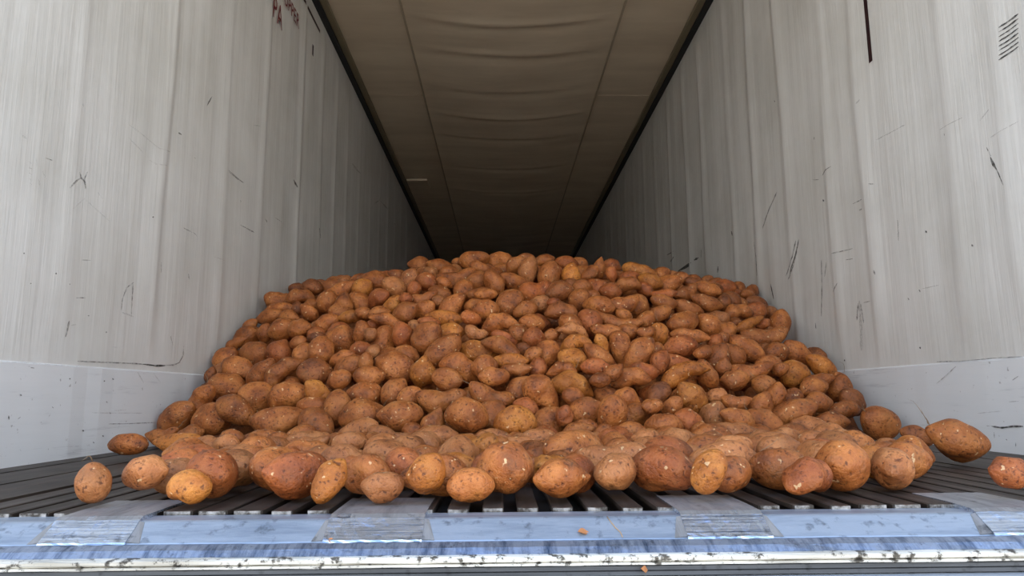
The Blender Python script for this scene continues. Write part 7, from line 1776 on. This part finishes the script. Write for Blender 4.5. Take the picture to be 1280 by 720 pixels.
-0.504 2.993 0.397 -0.67 0.66 0.36 0.147 0.095 -0.01 201097 d o
0.895 2.929 0.303 0.49 0.82 -0.28 0.094 0.076 -0.01 60866 n o
0.646 2.967 0.377 -0.30 0.95 -0.05 0.123 0.071 0.04 270194 r o
-0.074 4.026 0.739 -0.33 0.94 0.04 0.127 0.088 -0.01 88140 n o
-0.598 3.084 0.401 0.75 0.59 -0.30 0.148 0.085 -0.02 284367 d o
-0.113 3.377 0.671 1.00 0.06 0.04 0.126 0.080 -0.02 306356 n o
0.944 4.113 0.643 0.73 0.67 -0.16 0.156 0.087 0.02 237563 n o
0.029 3.764 0.698 -0.57 0.79 -0.22 0.099 0.083 0.01 626233 r o
-0.417 3.123 0.497 -0.26 0.95 0.18 0.092 0.078 -0.02 858123 n o
-0.504 3.965 0.738 -0.67 0.74 -0.07 0.111 0.070 -0.00 705251 n o
-0.853 3.492 0.608 0.58 0.77 -0.26 0.124 0.084 -0.02 686876 d o
0.038 2.953 0.429 0.99 0.14 0.04 0.141 0.085 0.03 694776 p o
0.112 2.634 0.157 -0.38 0.91 0.16 0.123 0.082 -0.01 453851 p o
0.394 4.320 0.748 0.85 0.42 -0.32 0.119 0.090 0.01 874920 d o
0.428 3.371 0.633 0.11 0.98 -0.19 0.124 0.088 0.03 745536 n o
0.829 2.741 0.253 0.63 0.77 0.07 0.097 0.081 -0.02 681791 d o
0.813 3.437 0.509 -0.82 0.56 -0.14 0.158 0.092 0.04 960193 n o
-0.689 3.418 0.622 0.85 0.53 -0.01 0.116 0.077 -0.00 670647 r o
0.062 2.612 0.219 -0.87 0.47 -0.13 0.084 0.072 0.01 382921 p o
-0.166 3.827 0.669 -0.15 0.96 0.23 0.111 0.076 -0.02 594049 p o
-0.100 3.037 0.477 -0.56 0.81 0.18 0.112 0.074 0.02 747741 p o
-0.314 2.356 0.056 -0.92 0.15 -0.35 0.114 0.098 0.02 666557 n o
-0.511 3.822 0.624 0.32 0.88 -0.36 0.167 0.095 0.01 655636 r o
0.539 2.831 0.270 0.99 0.15 -0.00 0.167 0.097 0.03 730461 p o
-0.677 2.668 0.266 0.26 0.89 -0.37 0.100 0.072 -0.00 64252 d o
1.040 2.817 0.162 0.08 1.00 -0.05 0.136 0.076 -0.04 976064 r o
-0.238 3.979 0.718 0.59 0.73 -0.33 0.095 0.074 0.03 983557 p o
-0.042 3.083 0.545 0.65 0.76 0.02 0.142 0.097 0.01 179596 d o
-0.236 2.447 0.115 0.69 0.68 0.24 0.157 0.090 0.01 186958 n o
-0.116 3.299 0.637 -0.84 0.48 -0.26 0.112 0.075 0.01 643076 n o
-0.802 2.787 0.158 -0.89 0.43 0.16 0.131 0.084 -0.04 5948 d o
-0.038 3.362 0.600 -0.01 0.96 -0.28 0.152 0.095 -0.02 124308 n o
-0.217 3.902 0.695 0.71 0.63 -0.31 0.133 0.076 -0.03 759500 r o
0.679 2.517 0.083 -0.80 0.52 -0.30 0.134 0.095 0.01 206068 r o
0.528 2.722 0.188 -0.63 0.69 0.37 0.117 0.090 0.03 175331 r o
-0.431 3.925 0.679 0.76 0.65 0.05 0.164 0.096 0.01 926698 n o
-0.930 2.630 0.070 0.24 0.96 -0.11 0.115 0.087 0.03 847611 r o
-1.048 3.636 0.635 -0.88 0.30 0.36 0.126 0.070 -0.01 404767 n o
1.014 4.030 0.620 -0.87 0.43 0.25 0.122 0.093 -0.04 757804 n o
-0.232 3.776 0.695 0.42 0.86 0.30 0.103 0.072 -0.01 567143 n o
-0.767 3.262 0.509 -0.82 0.51 0.25 0.125 0.080 -0.03 259974 p o
-0.863 3.657 0.661 -0.77 0.60 0.21 0.091 0.071 -0.02 211662 d o
-1.084 3.715 0.635 0.94 0.06 -0.35 0.130 0.079 -0.02 553900 r o
0.447 2.997 0.427 0.87 0.38 -0.33 0.132 0.086 -0.03 510027 r o
-0.326 2.948 0.447 0.17 0.98 -0.07 0.098 0.077 0.02 440638 d o
1.033 4.121 0.689 0.73 0.67 -0.13 0.104 0.071 0.01 24385 n o
0.886 3.725 0.606 -0.95 0.14 -0.29 0.125 0.078 0.03 569966 n o
-0.178 4.060 0.741 -0.98 0.21 0.07 0.109 0.080 0.04 580834 r o
0.320 2.483 0.090 0.93 0.24 0.29 0.122 0.086 -0.02 614073 p o
-0.473 3.819 0.714 0.96 0.15 -0.24 0.140 0.083 0.04 954223 p o
-1.002 2.865 0.240 -0.33 0.94 0.09 0.100 0.079 0.02 216628 r o
0.045 2.746 0.265 0.74 0.67 0.05 0.114 0.095 0.01 687259 n o
-1.091 3.854 0.590 -0.75 0.64 -0.20 0.135 0.099 0.04 357954 n o
-1.007 2.743 0.067 -0.40 0.91 0.05 0.127 0.071 0.00 665470 d o
0.338 2.629 0.131 0.21 0.96 -0.17 0.156 0.097 -0.04 619300 d o
-0.934 4.061 0.723 0.98 0.21 0.04 0.117 0.078 -0.03 554878 n o
-0.556 3.510 0.668 0.72 0.67 -0.15 0.138 0.080 -0.01 375087 p o
0.844 3.935 0.648 0.27 0.95 0.14 0.118 0.079 0.02 320343 p o
-0.666 3.779 0.691 0.55 0.83 -0.13 0.115 0.091 0.01 662315 p o
-0.109 3.177 0.535 -0.97 0.17 -0.16 0.138 0.098 0.01 773804 d o
0.474 2.521 0.129 -0.55 0.83 -0.12 0.142 0.095 -0.04 944356 r o
0.461 2.475 0.045 -0.97 0.22 -0.12 0.144 0.085 -0.02 388525 r o
-0.961 3.858 0.656 -0.73 0.67 -0.10 0.148 0.083 0.00 367728 n o
0.112 3.443 0.657 -0.98 0.16 -0.08 0.147 0.097 0.01 336580 d o
-0.274 3.231 0.594 -0.10 0.98 0.19 0.132 0.082 -0.01 846103 r o
0.150 4.066 0.697 0.93 0.06 -0.36 0.159 0.093 -0.02 547458 d o
0.302 3.998 0.740 0.06 1.00 0.03 0.133 0.096 -0.02 343101 r o
-0.080 4.216 0.699 -0.51 0.79 0.34 0.131 0.096 0.02 974816 n o
-0.330 3.827 0.640 0.91 0.25 0.32 0.162 0.094 0.02 841155 r o
-0.613 3.145 0.507 -0.60 0.78 0.19 0.112 0.073 -0.02 734109 d o
-0.872 3.748 0.669 0.72 0.66 0.21 0.092 0.071 0.04 814804 p o
0.807 3.338 0.475 -0.92 0.36 -0.18 0.158 0.095 -0.04 674625 r o
-0.337 3.183 0.525 -0.81 0.56 -0.15 0.145 0.087 -0.02 222851 d o
0.577 3.378 0.589 0.98 0.07 -0.20 0.093 0.078 -0.00 128060 n o
-0.709 2.637 0.128 0.28 0.92 -0.29 0.164 0.095 0.02 838013 r o
0.408 2.565 0.217 -0.46 0.84 0.28 0.142 0.087 0.01 808158 n o
-1.097 2.906 0.224 0.98 0.17 -0.03 0.116 0.088 0.01 278798 p o
0.534 2.396 0.048 0.82 0.54 0.21 0.102 0.082 0.04 422827 n o
1.144 3.935 0.614 -0.20 0.94 -0.26 0.112 0.078 -0.01 582050 p o
-0.495 3.721 0.689 0.73 0.67 -0.13 0.131 0.073 -0.03 628466 r o
-0.979 3.986 0.664 -0.09 0.99 -0.09 0.113 0.095 -0.01 668038 n o
-0.387 4.188 0.737 0.66 0.74 0.12 0.129 0.077 0.01 560869 p o
-0.163 2.918 0.375 0.92 0.20 -0.33 0.133 0.086 -0.03 502677 d o
-0.581 3.285 0.514 0.53 0.84 -0.12 0.140 0.100 -0.04 785458 d o
-1.111 3.789 0.674 -0.82 0.53 -0.20 0.091 0.074 0.02 8993 d o
-0.356 4.092 0.677 -0.62 0.73 -0.28 0.123 0.097 0.04 32077 n o
0.341 3.468 0.622 0.31 0.92 -0.25 0.153 0.092 0.03 942712 p o
-0.123 4.134 0.739 -0.93 0.25 0.28 0.129 0.083 -0.01 97607 n o
0.542 3.096 0.511 0.25 0.95 0.16 0.126 0.077 -0.00 138394 r o
0.659 4.025 0.717 -0.44 0.90 0.08 0.128 0.075 0.03 281213 n o
-0.594 2.637 0.128 -0.60 0.79 -0.12 0.145 0.089 0.04 478917 n o
0.617 4.221 0.733 0.60 0.71 0.35 0.109 0.077 -0.01 202474 n o
-1.096 3.982 0.625 -0.53 0.84 -0.10 0.127 0.093 0.04 61481 n o
-0.181 4.023 0.659 -0.24 0.97 -0.10 0.140 0.084 0.02 681501 p o
0.962 4.281 0.615 -0.35 0.88 0.32 0.148 0.095 -0.03 732934 n o
0.774 3.651 0.596 -0.44 0.84 -0.31 0.138 0.096 -0.00 116752 r o
-0.770 3.793 0.652 -0.76 0.62 -0.21 0.107 0.083 -0.04 90774 p o
-0.558 3.870 0.700 0.57 0.76 0.32 0.148 0.084 -0.01 92378 d o
-0.442 2.680 0.234 -0.51 0.85 0.15 0.134 0.089 0.00 233716 n o
-1.156 3.480 0.527 0.01 0.95 0.32 0.133 0.088 0.02 529800 n o
-0.503 4.042 0.699 -0.95 0.18 -0.27 0.120 0.075 -0.01 866581 n o
-0.171 3.451 0.658 0.98 0.01 -0.18 0.139 0.079 0.01 66365 p o
-0.387 2.435 0.132 0.78 0.60 -0.19 0.092 0.079 0.01 118619 d o
-0.290 3.474 0.647 0.86 0.47 -0.21 0.114 0.083 0.00 794159 p o
0.896 2.673 0.154 -0.91 0.37 0.16 0.103 0.079 0.01 440761 n o
-0.342 3.322 0.619 0.83 0.49 -0.29 0.135 0.098 -0.00 329657 p o
0.428 3.939 0.754 0.81 0.48 0.34 0.097 0.071 0.01 849585 n o
-1.009 3.566 0.564 0.93 0.35 -0.07 0.165 0.100 -0.00 302379 n o
0.040 4.008 0.733 0.14 0.97 0.22 0.110 0.093 0.03 868742 p o
0.389 4.190 0.712 -0.22 0.96 -0.15 0.168 0.099 -0.03 597223 r o
0.320 3.603 0.637 0.61 0.78 -0.13 0.167 0.096 0.03 217326 d o
0.132 4.156 0.747 0.85 0.46 0.26 0.133 0.093 0.02 976159 n o
0.939 3.633 0.607 -0.25 0.92 0.32 0.111 0.079 -0.04 869328 d o
0.699 3.351 0.570 0.66 0.72 0.21 0.119 0.084 0.02 283080 n o
0.280 4.302 0.726 0.94 0.30 -0.15 0.130 0.072 -0.01 625367 d o
0.488 3.157 0.566 -0.40 0.89 -0.21 0.136 0.082 0.00 225932 d o
-0.019 3.447 0.668 -0.65 0.70 -0.28 0.133 0.089 0.00 227615 r o
-1.093 3.162 0.404 -0.95 0.09 -0.30 0.141 0.083 0.02 368316 n o
-0.249 2.600 0.141 -0.31 0.94 -0.15 0.150 0.086 -0.00 333646 p o
-0.389 2.966 0.406 0.07 0.99 0.12 0.111 0.073 0.01 779190 p o
0.189 3.076 0.429 -0.71 0.70 0.10 0.114 0.092 -0.02 287186 n o
0.963 3.794 0.614 -0.90 0.34 0.28 0.144 0.099 -0.03 933426 p o
0.134 3.965 0.710 0.91 0.41 -0.07 0.115 0.094 0.01 630949 n o
0.354 3.061 0.424 0.94 0.31 -0.13 0.161 0.096 0.04 154182 r o
0.891 3.545 0.633 0.92 0.39 0.00 0.110 0.070 -0.03 79091 d o
-0.984 3.766 0.635 -0.85 0.40 -0.33 0.151 0.085 0.03 29888 d o
0.350 3.869 0.723 0.68 0.70 -0.23 0.126 0.078 -0.01 923368 n o
-0.484 4.186 0.734 0.04 0.99 0.15 0.110 0.077 0.01 305776 n o
1.086 3.159 0.354 -0.47 0.85 -0.25 0.118 0.096 -0.02 354689 d o
0.822 2.865 0.308 -0.96 0.29 0.01 0.102 0.085 0.02 320761 d o
0.420 2.413 0.098 -0.81 0.49 0.32 0.134 0.086 -0.01 743766 p o
-0.504 3.612 0.687 -0.75 0.58 0.33 0.122 0.087 0.02 747459 n o
0.349 3.277 0.577 -0.97 0.01 -0.25 0.128 0.096 -0.02 727324 n o
-0.350 2.868 0.367 0.42 0.85 -0.31 0.105 0.073 -0.01 680607 n o
0.272 2.712 0.320 0.26 0.90 -0.35 0.124 0.075 0.01 779264 d o
0.241 3.903 0.714 -0.76 0.61 0.23 0.138 0.095 -0.03 747258 d o
0.292 3.724 0.656 -0.07 0.98 0.19 0.133 0.081 0.04 189235 n o
-1.034 3.802 0.700 -0.27 0.93 0.25 0.101 0.071 0.01 392766 p o
-1.023 3.316 0.500 0.50 0.86 0.11 0.095 0.080 0.04 196968 r o
-1.025 4.091 0.668 0.78 0.57 0.26 0.172 0.099 -0.03 428538 n o
-1.156 4.104 0.667 0.22 0.93 -0.31 0.134 0.081 0.02 745175 r o
1.082 3.802 0.577 -0.70 0.70 0.16 0.119 0.091 -0.02 941902 r o
-0.651 2.558 0.084 0.11 0.98 0.14 0.135 0.078 -0.03 874617 n o
-0.438 4.093 0.740 -0.35 0.90 0.27 0.092 0.071 -0.00 48349 d o
0.744 3.504 0.608 0.98 0.19 0.11 0.127 0.091 -0.00 311147 p o
-1.112 4.300 0.683 0.92 0.18 0.36 0.115 0.075 0.00 21331 n o
-1.140 3.373 0.475 0.94 0.02 -0.35 0.128 0.095 -0.00 423167 n o
0.592 2.938 0.312 -0.28 0.93 -0.23 0.151 0.097 -0.02 16870 n o
-0.651 4.231 0.705 -0.79 0.59 0.17 0.141 0.099 0.01 802460 n o
-0.695 3.541 0.644 0.41 0.85 -0.33 0.177 0.099 -0.02 816931 n o
1.075 2.801 0.081 -0.70 0.63 -0.32 0.146 0.095 -0.02 956871 d o
-0.312 3.958 0.658 -0.29 0.90 -0.34 0.157 0.097 0.02 517791 n o
0.969 3.293 0.468 0.73 0.67 0.10 0.150 0.088 0.01 241477 n o
0.548 4.005 0.713 -0.92 0.24 -0.30 0.112 0.089 0.02 694887 p o
-0.662 3.897 0.681 -0.81 0.57 0.12 0.120 0.088 0.03 196041 p o
-0.613 3.684 0.666 -0.07 0.98 0.17 0.113 0.094 0.03 653516 n o
-0.220 4.145 0.687 -0.88 0.46 0.13 0.118 0.092 -0.02 634410 d o
-0.191 2.355 0.063 -0.73 0.68 -0.01 0.135 0.079 0.04 812974 n o
1.101 3.329 0.442 -0.40 0.90 0.15 0.166 0.099 0.00 404050 n o
0.588 3.917 0.701 0.68 0.66 0.32 0.111 0.080 0.00 529881 p o
0.937 2.631 0.076 -0.99 0.08 0.14 0.101 0.082 -0.02 879152 d o
0.330 2.866 0.327 -0.88 0.46 -0.12 0.160 0.092 -0.01 328586 d o
0.053 4.143 0.660 -0.08 0.96 0.26 0.142 0.085 0.00 858652 n o
-0.104 2.458 0.095 0.88 0.40 0.26 0.178 0.099 -0.04 112046 n o
0.027 3.859 0.714 1.00 0.01 -0.03 0.134 0.081 0.02 920727 n o
-0.218 2.852 0.323 -0.80 0.49 0.35 0.140 0.086 -0.01 411074 n o
0.207 2.668 0.195 0.75 0.66 0.03 0.105 0.077 0.02 347621 p o
0.087 2.530 0.212 -0.99 0.09 0.06 0.093 0.070 0.02 195113 n o
-1.039 3.033 0.334 0.29 0.93 -0.22 0.113 0.091 0.01 455371 d o
0.089 3.683 0.667 1.00 0.03 -0.05 0.147 0.093 -0.03 926316 r o
-0.580 2.862 0.297 -0.95 0.15 0.29 0.092 0.075 0.01 983119 n o
-0.372 4.311 0.722 -0.59 0.80 -0.09 0.143 0.098 -0.01 763139 n o
0.243 2.964 0.362 -0.77 0.54 0.33 0.121 0.097 0.02 954849 d o"""
GROUPS = {'S': 'sweet potatoes on the heap', 'F': 'sweet potatoes in the front layer by the sill', 'L': 'loose sweet potatoes beside the right wall'}


def root_hair(o, start, dirv, length, seed, thick=0.0011):
    rg = np.random.default_rng(seed)
    P = [np.array(start)]
    d = np.array(dirv, float)
    d /= np.linalg.norm(d)
    for i in range(8):
        d = d + rg.normal(size=3) * .22 + np.array([0, 0, -.02 * i])
        d /= np.linalg.norm(d)
        P.append(P[-1] + d * length / 8)
    V, F = [], []
    for i, p in enumerate(P):
        rad = thick * (1 - i / 9.5)
        a = np.cross(d, [0.3, .8, .5])
        a /= np.linalg.norm(a)
        b_ = np.cross(d, a)
        for k in range(4):
            V.append(p + rad * (math.cos(k * math.pi / 2) * a + math.sin(k * math.pi / 2) * b_))
    for i in range(8):
        for k in range(4):
            F.append((4 * i + k, 4 * i + (k + 1) % 4, 4 * i + 4 + (k + 1) % 4, 4 * i + 4 + k))
    F.append((3, 2, 1, 0))
    F.append((32, 33, 34, 35))
    link('root', mesh_np('root', V, F, [m_root]), o)


for ln in POTATOES.split('\n'):
    dat, lab = ln.split('|')
    f = dat.split()
    c = tuple(float(q) for q in f[0:3])
    ax = np.array([float(q) for q in f[3:6]])
    ax /= np.linalg.norm(ax)
    L, W, bs = (float(q) for q in f[6:9])
    sh, sk, seed, root, grp = f[9], f[10], int(f[11]), f[12], f[13]
    big = W / c[1] > 0.034
    nu, nv = (30, 28) if big else (20, 18)
    V = potato_verts(ax, L, W, bs, sh, seed, nu, nv)
    o = link('sweet_potato', mesh_np('sweet_potato', V, faces(nu, nv), [SK[sk]]), None, c)
    o['label'] = lab
    o['category'] = 'sweet potato'
    o['group'] = GROUPS[grp]
    if root != '0':
        # fine roots left on the skin, growing from the upper end
        e = ax * (L / 2) * (1 if ax[2] >= 0 else -1)
        nrm = np.array([0, -.25, 1.0])
        for k in range(int(root)):
            root_hair(o, e * .86 + nrm * W * .16, e / L + nrm * .6 + np.array([.3 * k - .1, 0, 0]), .05 + .02 * k, seed + k)

# the rest of the load, packed under and between the ones above
VV, FF, MI = [], [], []
off = 0
sk_i = {k: i for i, k in enumerate('ndpyr')}
fa = faces(12, 12)
for ln in HEAP.split('\n'):
    f = ln.split()
    c = np.array([float(q) for q in f[0:3]])
    ax = np.array([float(q) for q in f[3:6]])
    ax /= np.linalg.norm(ax)
    V = potato_verts(ax, float(f[6]), float(f[7]), float(f[8]), f[11], int(f[9]), 12, 12) + c
    VV.append(V)
    FF.append(fa + off)
    MI += [sk_i[f[10]]] * len(fa)
    off += len(V)
# lumpy body of the load below them, running on to the front of the trailer
gx = np.linspace(-1.22, 1.22, 70)
gy = np.concatenate([np.arange(2.25, 5.0, 0.035), np.linspace(5.0, 14.4, 120)])
TY = [2.0, 2.3, 2.6, 2.9, 3.2, 3.5, 4.0, 4.5, 15]
TZ = [.09, .25, .42, .59, .77, .835, .88, .86, .80]
GX, GY = np.meshgrid(gx, gy, indexing='ij')
Q = np.minimum(np.abs(GX) / 1.2, 1.05) ** 2
GZ = np.interp(GY - .35 * Q, TY, TZ) * (1 - .06 * Q) - .19
GZ = GZ + .022 * np.sin(GX * 61 + 3 * np.sin(GY * 17)) * np.sin(GY * 57 + 2 * np.sin(GX * 23))
GZ = np.maximum(GZ, -.02)
ng = len(gy)
i_, j_ = np.meshgrid(np.arange(len(gx) - 1), np.arange(ng - 1), indexing='ij')
a = (i_ * ng + j_).ravel()
tri = np.vstack([np.stack([a, a + ng, a + ng + 1], -1), np.stack([a, a + ng + 1, a + 1], -1)])
VV.append(np.stack([GX, GY, GZ], -1).reshape(-1, 3))
FF.append(tri + off)
MI += [1] * len(tri)  # dark skin here puts the shade of the gaps into the colour
heap = link('sweet_potato_heap', mesh_np('sweet_potato_heap', np.vstack(VV), np.vstack(FF), [SK[k] for k in 'ndpyr'], MI))
heap['kind'] = 'stuff'
heap['label'] = 'packed sweet potatoes underneath and behind the visible heap'
heap['category'] = 'sweet potatoes'

# ---------------------------------------------------------------- bits of dry leaf and straw on the sill
def leaf(loc, size, rot, mt, label, cat='leaf'):
    V, F = [], []
    n = 7
    for i in range(n):
        u = i / (n - 1)
        w = size * .32 * math.sin(math.pi * min(u * .96 + .03, 1)) + size * .01
        z = size * .10 * math.sin(u * 5)
        V += [(size * (u - .5), -w, z + size * .05), (size * (u - .5), 0, z), (size * (u - .5), w, z + size * .09)]
    for i in range(n - 1):
        a = 3 * i
        F += [(a, a + 3, a + 4, a + 1), (a + 1, a + 4, a + 5, a + 2)]
    k = len(V)
    V += [(x_, y_, z_ - size * .03) for (x_, y_, z_) in V]
    F += [tuple(q + k for q in f[::-1]) for f in F]
    o = link('dry_leaf', mesh_np('dry_leaf', V, F, [mt]), None, loc)
    o.rotation_euler = rot
    o['label'] = label
    o['category'] = cat
    return o

SL = math.atan2(0.021, 0.032)
leaf((0.0165, 0.9755, -0.0215), 0.015, (SL, 0.05, 0.2), m_leaf, 'small orange brown dry leaf on the sky tinted sill right of centre')
leaf((0.086, 0.9260, -0.0580), 0.013, (1.2, 0.3, 0.6), m_leaf, 'crumpled brown leaf scrap stuck on the grey bumper below the rub rail')
leaf((-0.312, 0.9640, -0.0270), 0.010, (SL, 0.2, -0.2), m_leaf, 'reddish leaf crumb below the shiny plate under the heap')


def straw(pts, rad, label):
    V, F = [], []
    for i, p in enumerate(pts):
        for k in range(5):
            an = k * 2 * math.pi / 5
            V.append((p[0] + rad * math.cos(an), p[1] + rad * math.sin(an) * .7, p[2] + rad * math.sin(an)))
    for i in range(len(pts) - 1):
        for k in range(5):
            F.append((5 * i + k, 5 * i + (k + 1) % 5, 5 * i + 5 + (k + 1) % 5, 5 * i + 5 + k))
    F.append((4, 3, 2, 1, 0))
    F.append(tuple(5 * (len(pts) - 1) + k for k in range(5)))
    o = link('straw_stem', mesh_np('straw_stem', V, F, [m_straw]))
    o['label'] = label
    o['category'] = 'straw'

straw([(0.052, 0.9995, -0.0065), (0.056, 0.991, -0.0122), (0.060, 0.983, -0.0175), (0.0655, 0.9755, -0.0222), (0.067, 0.969, -0.0268)], 0.0007, 'thin bent straw lying down the sill face right of centre')
